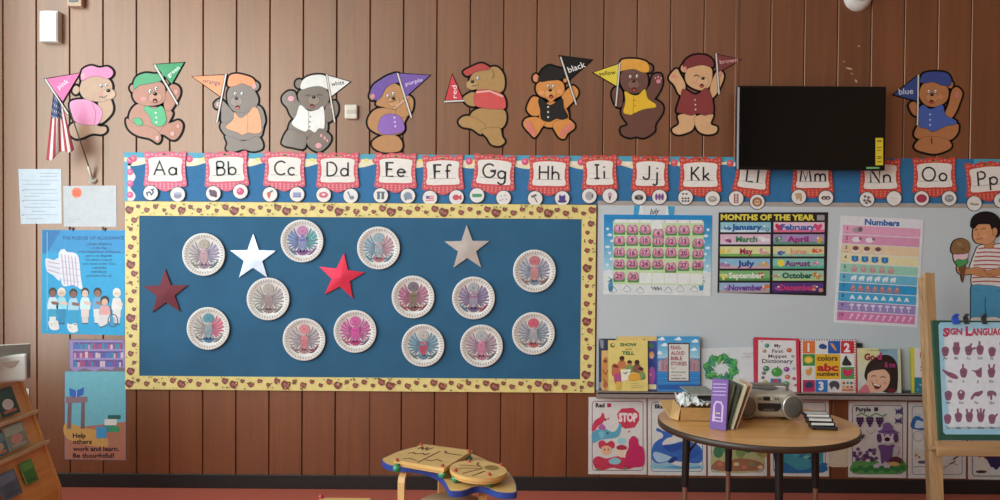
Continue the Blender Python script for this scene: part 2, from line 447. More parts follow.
# ================================================================ colour-word bears
def shade(h, f):
    h = h.lstrip('#'); return '%02x%02x%02x' % tuple(max(0, min(255, int(int(h[i:i + 2], 16) * f))) for i in (0, 2, 4))
BLK = '0f0c0b'
def mixh(a, b, t):
    A = [int(a[i:i + 2], 16) for i in (0, 2, 4)]; B = [int(b[i:i + 2], 16) for i in (0, 2, 4)]
    return '%02x%02x%02x' % tuple(int(x + (y - x) * t) for x, y in zip(A, B))
def bear(word, label, frame, org, fur, fur_shapes, cap, cap_shapes, vest, vest_shapes, pen, pen_tri, stick, txt, face, extra=(), vest_detail=()):
    """org: foot point in picture pixels; every outline in crop coordinates"""
    t = art_thing('bear_cutout', label, 'wall cutout', WALL, org, 'teddy bear colour cutouts along the top of the wall')
    TH = 0.003
    bd = Art(WALL, org, TH, frame, LAM)
    for pts in fur_shapes + cap_shapes + vest_shapes:
        bd.card(grow(smooth(pts, 4), 8), BLK)
    bd.up()
    for pts in fur_shapes:
        s = smooth(pts, 4)
        bd.poly(s, shade(fur, 0.62)); bd.poly(grow(s, -2.0), fur)
    bd.up(2)
    for f_ in face:
        if f_[0] == 'nose':
            mz = mixh(fur, 'f4dcc0', 0.16); bd.ell(f_[2], f_[3] + 14, 30, 24, shade(fur, .8)); bd.ell(f_[2], f_[3] + 14, 27.5, 21.5, mz)
    for kind, col, *a in extra:
        if kind == 'e': bd.ell(*a, col=col)
        elif kind == 'b': bd.blob(a[0], col)
        elif kind == 'l': bd.line(a[0], a[1], col)
    bd.build('bear_body', t); k = bd.k + 1
    def part(name, shapes, col, k, detail=()):
        a = Art(WALL, org, TH, frame, LAM); a.k = k
        for pts in shapes:
            s = smooth(pts, 4); a.poly(s, shade(col, 0.55)); a.poly(grow(s, -1.8), col)
        for kind, c, *p in detail:
            if kind == 'e': a.ell(*p, col=c)
            elif kind == 'l': a.line(p[0], p[1], c)
            elif kind == 'b': a.blob(p[0], c)
        a.build(name, t); return a.k + 1
    k = part('vest', vest_shapes, vest, k, vest_detail)
    k = part('cap', cap_shapes, cap, k)
    for kind, c, *p in face:
        f = Art(WALL, org, TH, frame, LAM); f.k = k
        if kind == 'eye':
            f.ell(p[0], p[1], 7.5, 9, BLK, n=12); f.ell(p[0], p[1], 6, 7.5, 'f4f0ea', n=12); f.ell(p[0] + 1.5, p[1] + 1.5, 3, 4, BLK, n=8)
        elif kind == 'nose': f.ell(p[0], p[1], 9, 7, BLK, n=12); f.ell(p[0] - 2, p[1] - 2, 2.5, 1.8, 'a49a94', n=8)
        elif kind == 'mouth': f.ell(p[0], p[1], 10, 10, '4a1712', n=14); f.ell(p[0], p[1] + 3, 7, 5.5, 'c0504a', n=12)
        elif kind == 'e': f.ell(*p, col=c)
        elif kind == 'l': f.line(p[0], p[1], c)
        elif kind == 'b': f.blob(p[0], c)
        nm = {'eye': 'eye', 'nose': 'nose', 'mouth': 'mouth', 'b': 'foot_pad'}.get(kind)
        if nm is None:
            if kind == 'l': nm = 'eyelid' if len(p[0]) == 3 and p[1] == 4 and p[0][1][1] < p[0][0][1] else 'mouth' if len(p[0]) == 3 else 'crease'
            else: nm = 'paw_pad' if c in ('e09aa0', 'e0a498', 'd98c94') else 'cheek'
        f.build(nm, t)
    k += 4
    p = Art(WALL, org, TH, frame, LAM)
    p.card(grow(pen_tri, 5), BLK); p.k = k
    p.poly(pen_tri, pen)
    po = p.build('pennant', t)
    s_, x, y, hgt, wd, rot, col = txt
    le = Art(WALL, org, TH, frame, LAM); le.k = p.k + 1
    le.text(s_, x, y, hgt, col, wd, rot, bold=0.008)
    lo_ = le.build('lettering', po)
    st = Art(WALL, org, TH + 0.0006, frame, LAM); st.k = p.k + 2
    st.line(stick, 11, BLK); st.line(stick, 7, 'd9d2c6')
    st.build('stick', t)
    return t

bear('pink', 'tan teddy bear cutout in pink cap and shirt holding a pink pennant', (35, 50, 4.17), (92, 137), 'c29a78',
     [[(160, 305), (200, 300), (240, 305), (270, 318), (295, 320), (300, 338), (280, 352), (240, 350), (200, 366), (170, 370), (148, 352), (144, 322)],
      [(265, 215), (305, 195), (325, 225), (325, 258), (305, 285), (280, 305), (262, 300), (268, 255)],
      [(192, 140), (203, 118), (240, 108), (280, 112), (312, 125), (324, 150), (320, 170), (306, 188), (310, 205), (285, 217), (240, 214), (205, 202), (186, 170)],
      [(160, 160), (172, 148), (186, 158), (184, 178), (170, 186), (158, 176)]],
     'ef7fae', [[(192, 122), (200, 82), (235, 66), (270, 74), (305, 70), (327, 88), (324, 108), (300, 122), (262, 110), (225, 117), (205, 128)]],
     'f291bb', [[(150, 215), (205, 205), (240, 215), (274, 240), (284, 270), (265, 310), (235, 314), (200, 312), (165, 296), (150, 258)]],
     'e0579b', [(45, 122), (188, 98), (118, 215)], [(45, 122), (140, 268)], ('pink', 118, 142, 20, 52, 35, 'f7d6e4'),
     [('eye', 0, 276, 150), ('eye', 0, 298, 146), ('nose', 0, 308, 170), ('l', '6b3f2c', [(270, 196), (290, 198), (304, 190)], 4), ('e', 'd98a80', 278, 185, 10, 7),
      ('e', 'd9a0a0', 203, 108, 10, 12)], vest_detail=[('l', 'c9608f', [(240, 218), (255, 262), (250, 310)], 3)])
bear('green', 'brown teddy bear cutout in green cap and vest beside a green pennant', (35, 50, 4.17), (155, 143), 'b5795c',
     [[(392, 285), (402, 250), (430, 225), (470, 235), (530, 240), (575, 260), (560, 300), (540, 340), (480, 348), (430, 336), (400, 312)],
      [(540, 200), (555, 160), (575, 142), (600, 153), (607, 180), (592, 215), (565, 255), (540, 245)],
      [(386, 285), (420, 308), (480, 318), (520, 345), (527, 372), (512, 389), (480, 370), (430, 358), (395, 335), (381, 305)],
      [(545, 312), (578, 300), (600, 293), (617, 310), (612, 342), (592, 371), (570, 374), (540, 355), (518, 348)],
      [(396, 158), (405, 145), (420, 150), (420, 170), (405, 176)],
      [(410, 172), (420, 150), (460, 136), (510, 128), (540, 148), (547, 185), (540, 215), (510, 231), (460, 233), (425, 220), (409, 196)]],
     '2f9d5c', [[(412, 140), (425, 112), (460, 97), (500, 100), (538, 100), (532, 126), (490, 140), (440, 148), (416, 166)]],
     '3fae6c', [[(455, 247), (470, 233), (500, 245), (530, 233), (546, 265), (549, 300), (522, 321), (490, 307), (480, 280)], [(408, 288), (440, 285), (452, 310), (430, 317)]],
     '249655', [(500, 62), (622, 54), (572, 142)], [(500, 62), (597, 228)], ('green', 578, 90, 17, 60, 38, 'e4f2e8'),
     [('eye', 0, 482, 172), ('eye', 0, 507, 160), ('nose', 0, 503, 184), ('mouth', 0, 502, 213), ('e', 'd18878', 455, 205, 14, 10), ('e', 'd99084', 590, 175, 8, 10),
      ('e', 'e0a498', 512, 368, 7, 10), ('e', 'e0a498', 598, 318, 6, 8), ('e', 'e0a498', 575, 350, 9, 9)], vest_detail=[('e', 'e8efe8', 505, 262, 4), ('e', 'e8efe8', 508, 282, 4), ('e', 'e8efe8', 508, 302, 4)])
bear('orange', 'grey brown teddy bear cutout in orange cap and vest below an orange pennant', (190, 60, 4.76), (243, 151), '75604f',
     [[(150, 300), (190, 255), (300, 240), (345, 240), (355, 280), (347, 340), (330, 368), (260, 382), (190, 372), (150, 332)],
      [(116, 205), (145, 185), (170, 205), (200, 240), (215, 262), (178, 300), (150, 292), (148, 240), (122, 230)],
      [(318, 222), (345, 232), (360, 290), (342, 325), (325, 300)],
      [(168, 360), (210, 370), (260, 385), (320, 362), (347, 395), (342, 425), (300, 436), (255, 426), (210, 437), (173, 427), (178, 395)],
      ell(308, 125, 23, 23, n=10),
      [(180, 150), (200, 122), (245, 112), (290, 128), (318, 162), (326, 200), (302, 240), (250, 251), (213, 246), (188, 220), (178, 185)]],
     'ee8438', [[(180, 108), (190, 75), (220, 66), (260, 72), (300, 88), (314, 116), (290, 127), (250, 113), (215, 126), (185, 127)]],
     'f3955a', [[(170, 322), (205, 285), (213, 248), (240, 276), (275, 255), (305, 223), (332, 250), (343, 336), (310, 352), (280, 347), (250, 358), (228, 346)]],
     'ef8b45', [(175, 72), (152, 178), (14, 80)], [(173, 68), (130, 296)], ('orange', 106, 104, 22, 84, -9, '4a2812'),
     [('eye', 0, 216, 160), ('eye', 0, 248, 160), ('nose', 0, 222, 184), ('mouth', 0, 228, 226), ('e', 'd98c86', 305, 126, 11, 13), ('e', 'c78f86', 135, 212, 10, 12)],
     vest_detail=[('l', 'c06a30', [(276, 256), (276, 345)], 3)])
bear('white', 'grey brown teddy bear cutout in white cap and vest with a white pennant', (190, 60, 4.76), (312, 152), '7a6a5a',
     [[(470, 320), (500, 280), (630, 260), (655, 290), (650, 345), (600, 370), (520, 365), (475, 345)],
      [(441, 172), (470, 148), (500, 153), (512, 190), (532, 220), (500, 278), (478, 262), (463, 228), (441, 202)],
      [(650, 215), (690, 193), (707, 225), (697, 267), (660, 297), (638, 272)],
      [(438, 387), (470, 330), (520, 340), (556, 365), (545, 422), (490, 417), (448, 407)],
      [(556, 380), (590, 343), (640, 338), (672, 365), (662, 402), (620, 437), (583, 427), (562, 407)],
      ell(521, 114, 20, 22, n=10),
      [(518, 152), (560, 128), (620, 123), (657, 150), (663, 190), (642, 226), (590, 242), (543, 227), (517, 190)]],
     'e4e2da', [[(525, 132), (538, 95), (580, 73), (640, 73), (662, 105), (662, 142), (620, 127), (570, 132), (540, 142)]],
     'e9e7df', [[(485, 307), (505, 265), (525, 213), (565, 242), (605, 237), (637, 223), (642, 322), (615, 327), (595, 347), (568, 332), (545, 342)]],
     'e6e3da', [(652, 74), (668, 178), (762, 105)], [(652, 70), (690, 296)], ('white', 704, 111, 20, 62, 10, '1d1b1a'),
     [('nose', 0, 590, 178), ('mouth', 0, 582, 220), ('l', '3c2f28', [(550, 172), (562, 166), (574, 172)], 4), ('l', '3c2f28', [(606, 170), (618, 164), (630, 170)], 4),
      ('e', 'e09aa0', 482, 185, 15, 13), ('e', 'e09aa0', 613, 408, 15, 13), ('e', 'e09aa0', 642, 372, 6, 8), ('e', 'e09aa0', 626, 360, 6, 8), ('e', 'e09aa0', 655, 384, 5, 7), ('e', 'd08c8c', 676, 222, 9, 10)],
     vest_detail=[('l', '8c8880', [(566, 243), (566, 332)], 3), ('e', '77726a', 574, 270, 4), ('e', '77726a', 572, 295, 4), ('e', '77726a', 570, 318, 4)])
bear('purple', 'golden teddy bear cutout in purple cap and vest waving a purple pennant', (340, 55, 4.545), (388, 153), 'b98450',
     [[(126, 295), (150, 255), (190, 240), (260, 250), (312, 260), (292, 310), (287, 352), (220, 368), (170, 357), (133, 332)],
      [(283, 200), (310, 183), (334, 205), (330, 250), (310, 277), (280, 287), (250, 262)],
      [(148, 392), (200, 363), (260, 368), (285, 405), (272, 437), (225, 444), (190, 442), (153, 422)],
      ell(150, 186, 17, 20, n=10),
      [(178, 190), (200, 155), (240, 128), (282, 150), (292, 190), (277, 226), (240, 247), (198, 238), (164, 226)]],
     '6b4a9c', [[(138, 180), (150, 140), (185, 113), (220, 93), (266, 83), (274, 122), (240, 132), (210, 152), (185, 196), (160, 207)]],
     '8d62b4', [[(183, 290), (215, 268), (262, 273), (287, 300), (294, 342), (260, 357), (215, 364), (173, 346)]],
     '6e4c9e', [(264, 85), (298, 192), (408, 93)], [(262, 84), (325, 286)], ('purple', 336, 122, 17, 80, 15, 'd9c8e6'),
     [('eye', 0, 218, 186), ('eye', 0, 243, 176), ('nose', 0, 243, 198), ('l', '6b3f20', [(220, 215), (240, 212), (256, 204)], 4), ('e', 'd98a90', 150, 188, 9, 11),
      ('l', 'c9a083', [(246, 246), (312, 190)], 9)], vest_detail=[('e', 'ddd0e8', 248, 285, 4), ('e', 'ddd0e8', 250, 305, 4), ('e', 'ddd0e8', 252, 325, 4)])
bear('red', 'tan teddy bear cutout leaping in red cap and shirt with a red pennant', (340, 55, 4.545), (482, 146), 'b08a52',
     [[(600, 260), (650, 240), (740, 245), (757, 290), (737, 332), (680, 342), (620, 322), (588, 300)],
      [(558, 195), (600, 168), (622, 185), (617, 232), (580, 227)],
      [(538, 302), (565, 278), (610, 283), (662, 320), (642, 362), (600, 337), (555, 327)],
      [(640, 340), (722, 328), (737, 370), (750, 395), (725, 414), (688, 407), (668, 377)],
      [(588, 112), (610, 78), (660, 63), (710, 53), (742, 85), (750, 130), (737, 167), (690, 177), (640, 167), (608, 150), (592, 137)]],
     'b8413c', [[(560, 76), (600, 53), (640, 38), (672, 50), (682, 66), (620, 77), (580, 97)]],
     'd2504c', [[(616, 165), (680, 158), (742, 183), (752, 242), (700, 247), (650, 242), (613, 227)]],
     'cf3742', [(510, 90), (560, 206), (478, 210)], [(474, 213), (566, 208)], ('red', 520, 168, 21, 58, 90, 'f2dede'),
     [('eye', 0, 626, 106), ('nose', 0, 602, 122), ('l', '5c3a20', [(600, 140), (615, 142), (626, 134)], 4), ('l', '8a6636', [(690, 66), (700, 90), (690, 112)], 4)],
     vest_detail=[('l', 'e8b0a4', [(620, 170), (680, 164), (742, 190)], 8)])
bear('black', 'orange teddy bear cutout in black cap and vest holding a black pennant', (510, 45, 4.7625), (549, 138), 'd98f45',
     [[(140, 300), (190, 270), (250, 280), (280, 330), (270, 370), (210, 392), (165, 388), (140, 350)],
      [(82, 290), (105, 248), (135, 250), (152, 275), (142, 332), (105, 337), (82, 315)],
      [(248, 240), (275, 208), (300, 193), (324, 215), (320, 247), (280, 292), (255, 312), (243, 280)],
      [(62, 370), (80, 348), (130, 343), (167, 370), (150, 397), (135, 422), (115, 441), (92, 420), (68, 392)],
      [(203, 375), (260, 348), (302, 370), (307, 397), (275, 422), (260, 447), (235, 442), (213, 410)],
      ell(123, 158, 15, 20, n=10), ell(262, 165, 10, 16, n=10),
      [(126, 190), (150, 170), (200, 163), (247, 175), (260, 205), (252, 237), (215, 257), (195, 277), (173, 257), (138, 242), (123, 215)]],
     '2b2826', [[(133, 167), (150, 123), (185, 98), (225, 108), (257, 118), (267, 157), (230, 167), (180, 172), (150, 177)]],
     '2c2a28', [[(133, 265), (150, 253), (190, 287), (247, 253), (257, 300), (277, 342), (250, 357), (220, 352), (185, 367), (148, 352), (143, 310)]],
     '23211f', [(236, 53), (278, 168), (392, 72)], [(240, 58), (315, 286)], ('black', 316, 106, 28, 86, 20, 'ece8e2'),
     [('eye', 0, 181, 196), ('eye', 0, 206, 196), ('nose', 0, 191, 216), ('mouth', 0, 195, 246), ('e', 'e6a06a', 150, 228, 14, 10), ('e', 'e6a06a', 236, 222, 13, 10),
      ('e', 'd9887a', 122, 158, 8, 12), ('b', 'd97c70', [(72, 372), (90, 362), (108, 390), (122, 425), (108, 432), (88, 410)]), ('b', 'd97c70', [(290, 372), (298, 395), (266, 418), (250, 436), (232, 432), (250, 402)])],
     vest_detail=[('e', 'd8d0c4', 181, 296, 5), ('e', 'd8d0c4', 181, 320, 5), ('e', 'd8d0c4', 181, 344, 5)])
bear('yellow', 'dark brown teddy bear cutout in yellow cap and vest by a yellow pennant', (510, 45, 4.7625), (637, 139), '6a4236',
     [[(530, 310), (560, 250), (660, 250), (722, 280), (727, 322), (692, 377), (687, 412), (640, 442), (600, 437), (570, 442), (533, 427), (528, 395), (560, 380), (538, 345)],
      [(488, 215), (515, 198), (537, 230), (532, 292), (505, 292), (486, 250)],
      [(638, 230), (665, 190), (680, 143), (717, 138), (727, 175), (717, 212), (692, 252), (660, 277), (638, 262)],
      ell(662, 112, 18, 20, n=10),
      [(523, 150), (540, 123), (590, 110), (642, 128), (657, 165), (647, 212), (600, 232), (553, 224), (528, 190)]],
     'e0a02c', [[(520, 107), (530, 73), (570, 66), (620, 70), (657, 88), (662, 127), (630, 132), (590, 117), (545, 122), (523, 127)]],
     'e6b92c', [[(538, 322), (548, 270), (545, 220), (580, 237), (610, 237), (642, 210), (657, 255), (692, 280), (692, 299), (640, 307), (590, 327), (575, 334)]],
     'e3cc3a', [(522, 90), (506, 196), (398, 132)], [(522, 86), (503, 292)], ('yellow', 462, 134, 20, 80, 6, '2a2418'),
     [('eye', 0, 572, 151), ('eye', 0, 604, 149), ('nose', 0, 588, 173), ('mouth', 0, 590, 212), ('e', 'd98c94', 706, 174, 11, 10), ('e', 'd98c94', 692, 158, 4, 6), ('e', 'd98c94', 705, 153, 4, 6), ('e', 'd98c94', 718, 160, 4, 6)],
     vest_detail=[('l', 'b08a1c', [(588, 238), (586, 328)], 3), ('e', 'a07a18', 594, 265, 4), ('e', 'a07a18', 594, 290, 4)])
bear('brown', 'cream teddy bear cutout in maroon cap and vest with a maroon pennant', (580, 45, 4.76), (694, 136), 'd9ab7c',
     [[(422, 162), (435, 133), (460, 113), (477, 140), (502, 190), (492, 242), (468, 232), (448, 192)],
      [(618, 200), (640, 140), (660, 118), (684, 140), (677, 180), (647, 237), (623, 252)],
      [(438, 400), (470, 375), (468, 333), (547, 328), (547, 370), (532, 407), (480, 427), (448, 422)],
      [(548, 340), (632, 328), (622, 375), (652, 390), (647, 417), (610, 427), (570, 417), (548, 385)],
      ell(496, 112, 18, 20, n=10),
      [(498, 150), (515, 108), (570, 93), (622, 108), (630, 150), (617, 197), (580, 217), (538, 207), (508, 185)]],
     '7b3030', [[(488, 100), (505, 68), (545, 48), (600, 50), (632, 75), (632, 107), (580, 97), (530, 107), (500, 117)]],
     '883634', [[(458, 317), (475, 255), (490, 208), (550, 237), (600, 203), (627, 245), (634, 322), (610, 332), (590, 337), (560, 327), (530, 337), (488, 327)]],
     '7a3638', [(647, 46), (656, 132), (766, 70)], [(646, 42), (660, 236)], ('brown', 706, 76, 20, 86, 8, 'd9a49c'),
     [('l', '3c2418', [(540, 150), (553, 143), (566, 150)], 4), ('nose', 0, 584, 160), ('mouth', 0, 578, 195), ('e', 'e0a080', 545, 180, 13, 9), ('e', 'd98a80', 498, 114, 9, 11),
      ('e', 'd98a80', 444, 150, 12, 9), ('e', 'd98a80', 662, 140, 9, 12)], vest_detail=[('e', 'e0c8a8', 546, 262, 4), ('e', 'e0c8a8', 548, 285, 4), ('e', 'e0c8a8', 549, 308, 4)])
bear('blue', 'brown teddy bear cutout in blue cap and vest right of the television', (860, 60, 4.54), (934, 156), 'b5774a',
     [[(252, 312), (300, 280), (430, 285), (447, 312), (432, 347), (390, 367), (258, 357)],
      [(220, 205), (245, 188), (267, 215), (264, 252), (238, 247)],
      [(378, 250), (400, 200), (415, 138), (440, 123), (464, 150), (452, 192), (432, 242), (400, 277), (368, 272)],
      [(248, 382), (290, 348), (380, 353), (414, 382), (402, 407), (340, 427), (280, 417), (250, 404)],
      ell(408, 112, 14, 18, n=10),
      [(266, 150), (285, 108), (335, 98), (387, 115), (402, 150), (387, 192), (340, 214), (298, 207), (273, 180)]],
     '33488c', [[(268, 97), (285, 63), (330, 53), (387, 58), (412, 85), (407, 117), (370, 117), (330, 102), (285, 107)]],
     '4361ae', [[(268, 302), (263, 230), (285, 203), (320, 222), (372, 203), (387, 250), (432, 273), (432, 292), (385, 302), (330, 327), (300, 312)]],
     '2f4685', [(262, 70), (255, 186), (150, 158)], [(262, 68), (258, 298)], ('blue', 206, 143, 26, 66, 4, 'd4dae6'),
     [('eye', 0, 310, 143), ('eye', 0, 341, 143), ('nose', 0, 324, 158), ('mouth', 0, 322, 191), ('e', 'c98a60', 362, 168, 13, 10), ('e', 'c77870', 438, 160, 11, 15),
      ('l', '4a2a18', [(322, 355), (324, 382)], 5)], vest_detail=[('e', 'c8d0e4', 316, 248, 4), ('e', 'c8d0e4', 316, 272, 4), ('e', 'c8d0e4', 316, 296, 4)])

# ================================================================ small fittings on the panelling
def wall_box(px0, py0, px1, py1):
    a = WALL.hit(px0, py0); b = WALL.hit(px1, py1)
    return a.x, b.x, b.z, a.z
x0, x1, z0, z1 = wall_box(43.5, 13, 62, 43.5)
t = thing('wall_box', 'white curved plastic box on the panelling above the pink bear', 'wall box', ((x0 + x1) / 2, L, z0))
wd = x1 - x0; hh = z1 - z0; q = MB()
pr = [(-wd / 2, 0)] + [(-wd / 2 + wd * 0.8 * i / 8, -0.03 - 0.022 * math.sin(PI * (0.15 + 0.5 * i / 8))) for i in range(9)] + [(wd / 2, -0.045), (wd / 2, 0)]
q.prism(pr, 0, hh, mat('e8ece0', rough=0.4)); q.build('cover', t, local=Matrix.Identity(4))
q = MB(); q.box(wd / 2 - 0.022, wd / 2 - 0.004, -0.052, -0.04, 0.004, hh - 0.01, mat('f2f3ec', rough=0.35), 0.002); q.build('side_strip', t, local=Matrix.Identity(4))
x0, x1, z0, z1 = wall_box(70.5, -3, 85, 8)
t = thing('thermostat', 'beige thermostat with a dark window cut off by the top edge', 'thermostat', ((x0 + x1) / 2, L, z0))
wd = x1 - x0; hh = z1 - z0; q = MB(); q.box(-wd / 2, wd / 2, -0.04, 0, 0, hh, mat('c7ac90', rough=0.5), 0.004); q.build('housing', t, local=Matrix.Identity(4))
q = MB(); q.box(-wd / 2 + 0.014, wd / 2 - 0.02, -0.043, -0.039, 0.022, hh - 0.008, mat('5d6466', rough=0.3)); q.build('dial_window', t, local=Matrix.Identity(4))
x0, x1, z0, z1 = wall_box(345.5, 105, 358, 119.5)
t = thing('motion_sensor', 'small white sensor box between the white and purple bears', 'sensor', ((x0 + x1) / 2, L, z0))
wd = x1 - x0; hh = z1 - z0; q = MB(); q.box(-wd / 2, wd / 2, -0.03, 0, 0, hh, mat('d8d0c0', rough=0.45), 0.008, seg=3); q.build('housing', t, local=Matrix.Identity(4))
q = MB(); q.box(-wd * .36, wd * .36, -0.032, -0.028, hh * .35, hh * .6, mat('c2bbaa', rough=0.3), 0.001); q.build('lens', t, local=Matrix.Identity(4))
c = WALL.hit(857.5, -2.5)
t = thing('smoke_detector', 'round white plastic fixture at the top edge above the television', 'smoke detector', (c.x, L, c.z))
q = MB(); q.lathe([(0.0001, -0.045), (0.05, -0.043), (0.068, -0.03), (0.08, -0.012), (0.082, 0)], mat('cfcbc2', rough=0.5), axis='y'); q.build('base_ring', t, local=Matrix.Identity(4))
q = MB(); q.lathe([(0.0001, -0.052), (0.03, -0.05), (0.038, -0.04)], mat('b4b0a8', rough=0.5), axis='y'); q.build('dome', t, local=Matrix.Identity(4))
x0, x1, z0, z1 = wall_box(23, 388.5, 29.5, 398)
t = thing('wall_outlet', 'small white wall outlet showing beside the book rack edge', 'outlet', ((x0 + x1) / 2, L, z0))
q = MB(); q.box(-.035, .02, -0.008, 0, 0, z1 - z0, mat('e4ded0', rough=0.4), 0.003); q.build('plate', t, local=Matrix.Identity(4))
q = MB(); q.box(-.015, .008, -0.0095, -0.007, 0.015, z1 - z0 - 0.015, mat('cfc8ba', rough=0.4), 0.001); q.build('socket', t, local=Matrix.Identity(4))

# flag on its staff, held out from the wall
FY = L - 0.16
base = WALL.hit(92, 177.5)
t = thing('flag', 'small American flag on a thin staff angled out from the wall beside the pink bear', 'flag', base)
inv = t.matrix_world.inverted()
def fpt(px, py, y): return inv @ vplane(y).hit(px, py)
tip = fpt(69, 108, L - 0.20)
q = MB(); q.tube([fpt(92, 176, L - 0.02), fpt(80.5, 142, L - 0.11), tip], 0.0035, mat('4a3a2c', rough=0.5)); q.build('staff', t, local=Matrix.Identity(4))
q = MB(); q.cyl(fpt(92.5, 181, L), fpt(92.2, 179, L - 0.012), 0.024, mat('cfc6b6', rough=0.35), n=20)
q.tube([fpt(92.3, 180, L - 0.008), fpt(90, 172, L - 0.03), fpt(88.3, 166, L - 0.046)], 0.0085, mat('d8d0c2', rough=0.35)); q.build('bracket', t, local=Matrix.Identity(4))
NU, NV = 45, 40
def fl_uv(u, v):
    k = 4.17; TL, TR, BR, BL = (76, 178), (118, 240), (163, 410), (47, 458)
    A = [TL[i] + (TR[i] - TL[i]) * u for i in (0, 1)]; B = [BL[i] + (BR[i] - BL[i]) * u for i in (0, 1)]
    x = A[0] + (B[0] - A[0]) * v; y = A[1] + (B[1] - A[1]) * v
    y += 10 * math.sin(u * 9) * v
    return fpt(35 + x / k, 50 + y / k, L - 0.16 + 0.03 * u + 0.005 * math.sin(u * 11 + v * 2) * (0.4 + v))
vsF = [fl_uv(i / NU, j / NV) for j in range(NV + 1) for i in range(NU + 1)]
RED, WHT, NAV = mat('b04a50', rough=0.8, spec=.2), mat('e2dcd6', rough=0.8, spec=.2), mat('4c5c86', rough=0.8, spec=.2)
for nm in ('cloth', 'canton'):
    q = MB()
    for j in range(NV):
        for i in range(NU):
            can = j < 14 and i < 36 - j * 0.3
            if can != (nm == 'canton'): continue
            mt_ = NAV if can else (RED if (i // 5) % 2 == 0 else WHT)
            if can and (i % 6 in (2, 3)) and (j % 4 in (1, 2)) and ((i // 6 + j // 4) % 1 == 0) and (i % 6 == 2 or j % 4 == 1): mt_ = WHT
            ids = (j * (NU + 1) + i, j * (NU + 1) + i + 1, (j + 1) * (NU + 1) + i + 1, (j + 1) * (NU + 1) + i)
            q.add([vsF[k] for k in ids], [(0, 1, 2, 3)], mt_, smooth=True)
    o = q.build(nm, t, local=Matrix.Identity(4), fixn=False)
    md = o.modifiers.new('weld', 'WELD'); md.merge_threshold = 0.0002
    md = o.modifiers.new('thick', 'SOLIDIFY'); md.thickness = 0.001

# ================================================================ notices at the left
t = art_thing('notice_paper', 'white printed sheet pinned left of the envelope, above the blue poster', 'paper', WALL, (40, 224))
a = Art(WALL, (40, 224), 0.002, fin=INK)
a.card([(18.5, 169), (61.5, 169), (62, 223.5), (21, 224)], 'cddae2'); b = a; b.k = 3
for i, (y, x0, x1) in enumerate([(173, 40, 58), (176, 40, 57), (180, 22, 58), (184, 24, 50), (189.5, 24, 57), (193, 30, 58), (196, 24, 40), (200, 24, 58), (203.5, 30, 50), (207, 24, 56), (211, 32, 46), (214.5, 24, 59), (218.5, 26, 44)]):
    b.rect(x0, y, x1, y + 0.55, ['9aa6b4', '8c9ab0', 'a9b4c0'][i % 3], stay=True)
for y in (190, 200.5, 214.5): b.rect(22.5, y, 24, y + 1, '7c8aa0', stay=True)
b.build('sheet', t)
t = art_thing('envelope_sheet', 'white envelope sheet with an orange sticker right of the printed notice', 'paper', WALL, (91, 227))
a = Art(WALL, (91, 227), 0.0025)
a.card([(63.5, 186), (116.5, 185.5), (116.8, 226.8), (64.2, 226.5)], 'c4c7c8'); a.k += 1
a.line([(64, 206), (116, 208)], 0.4, 'c6c7c6'); a.line([(68, 219), (82, 219.5)], .6, 'b4b6bc'); a.line([(68, 221.5), (78, 222)], .6, 'b4b6bc'); a.line([(84, 191), (106, 193)], .5, 'c2c4c6'); a.build('sheet', t)
b = Art(WALL, (91, 227), 0.0025); b.k = 8
b.poly([(77 + (5.6 if i % 2 else 4.6) * math.cos(i * PI / 14), 192.7 + (5.6 if i % 2 else 4.6) * math.sin(i * PI / 14)) for i in range(28)], 'f0784c')
for y in (190.8, 192.6, 194.4): b.rect(73.6, y, 80.4, y + .8, 'd2492c', stay=True)
b.build('sticker', t)
# ================================================================ long strips: built level on the wall, ends read from the photograph
def span(x0, y0, x1, y1):
    """level strip on the wall through two picture points: returns (Xleft, Xright, Z)"""
    a = WALL.hit(x0, y0); b = WALL.hit(x1, y1); return a.x, b.x, (a.z + b.z) / 2
class MArt(Art):
    """art in wall metres measured from an origin (x right, z up)"""
    def __init__(s, ox, oz, base=0.0, fin=INK):
        super().__init__(None, (0, 0), base, (0, 0, 1), fin); s.ox, s.oz = ox, oz
    def P(s, x, z): return x - s.ox, z - s.oz
PXM = L / FPX
# -------- whiteboard on the right, behind its notices
X0, _, ZB = span(596, 387.8, 925, 394)
_, _, ZT = span(596, 205.5, 990, 208)
X1 = 3.05
t = thing('whiteboard', 'long grey white whiteboard behind the calendar and charts at right', 'whiteboard', ((X0 + X1) / 2, L, ZB))
cx = (X0 + X1) / 2; hw = (X1 - X0) / 2; hh = ZT - ZB
WB = mat('c4cdd0', rough=0.28, amp=0.02, scale=3)
ALU = mat('98918a', rough=0.4, metal=0.3)
q = MB(); q.box(-hw, hw, -0.010, 0, 0, hh, WB); q.build('writing_surface', t, local=Matrix.Identity(4))
q = MB(); q.box(-hw, hw, -0.0095, -0.0036, hh - 0.004, hh + 0.026, mat('a9a198', rough=0.45), 0.002); q.build('top_rail', t, local=Matrix.Identity(4))
TRAY_D = 0.075
q = MB(); q.box(-hw, hw, -TRAY_D, 0, -0.012, 0.0, ALU, 0.002); q.box(-hw, hw, -TRAY_D, -TRAY_D + 0.008, -0.034, 0.004, mat('8d817a', rough=0.45), 0.002)
q.box(-hw, hw, -0.01, 0, -0.05, -0.012, mat('8a7a70', rough=0.5)); q.build('marker_tray', t, local=Matrix.Identity(4))

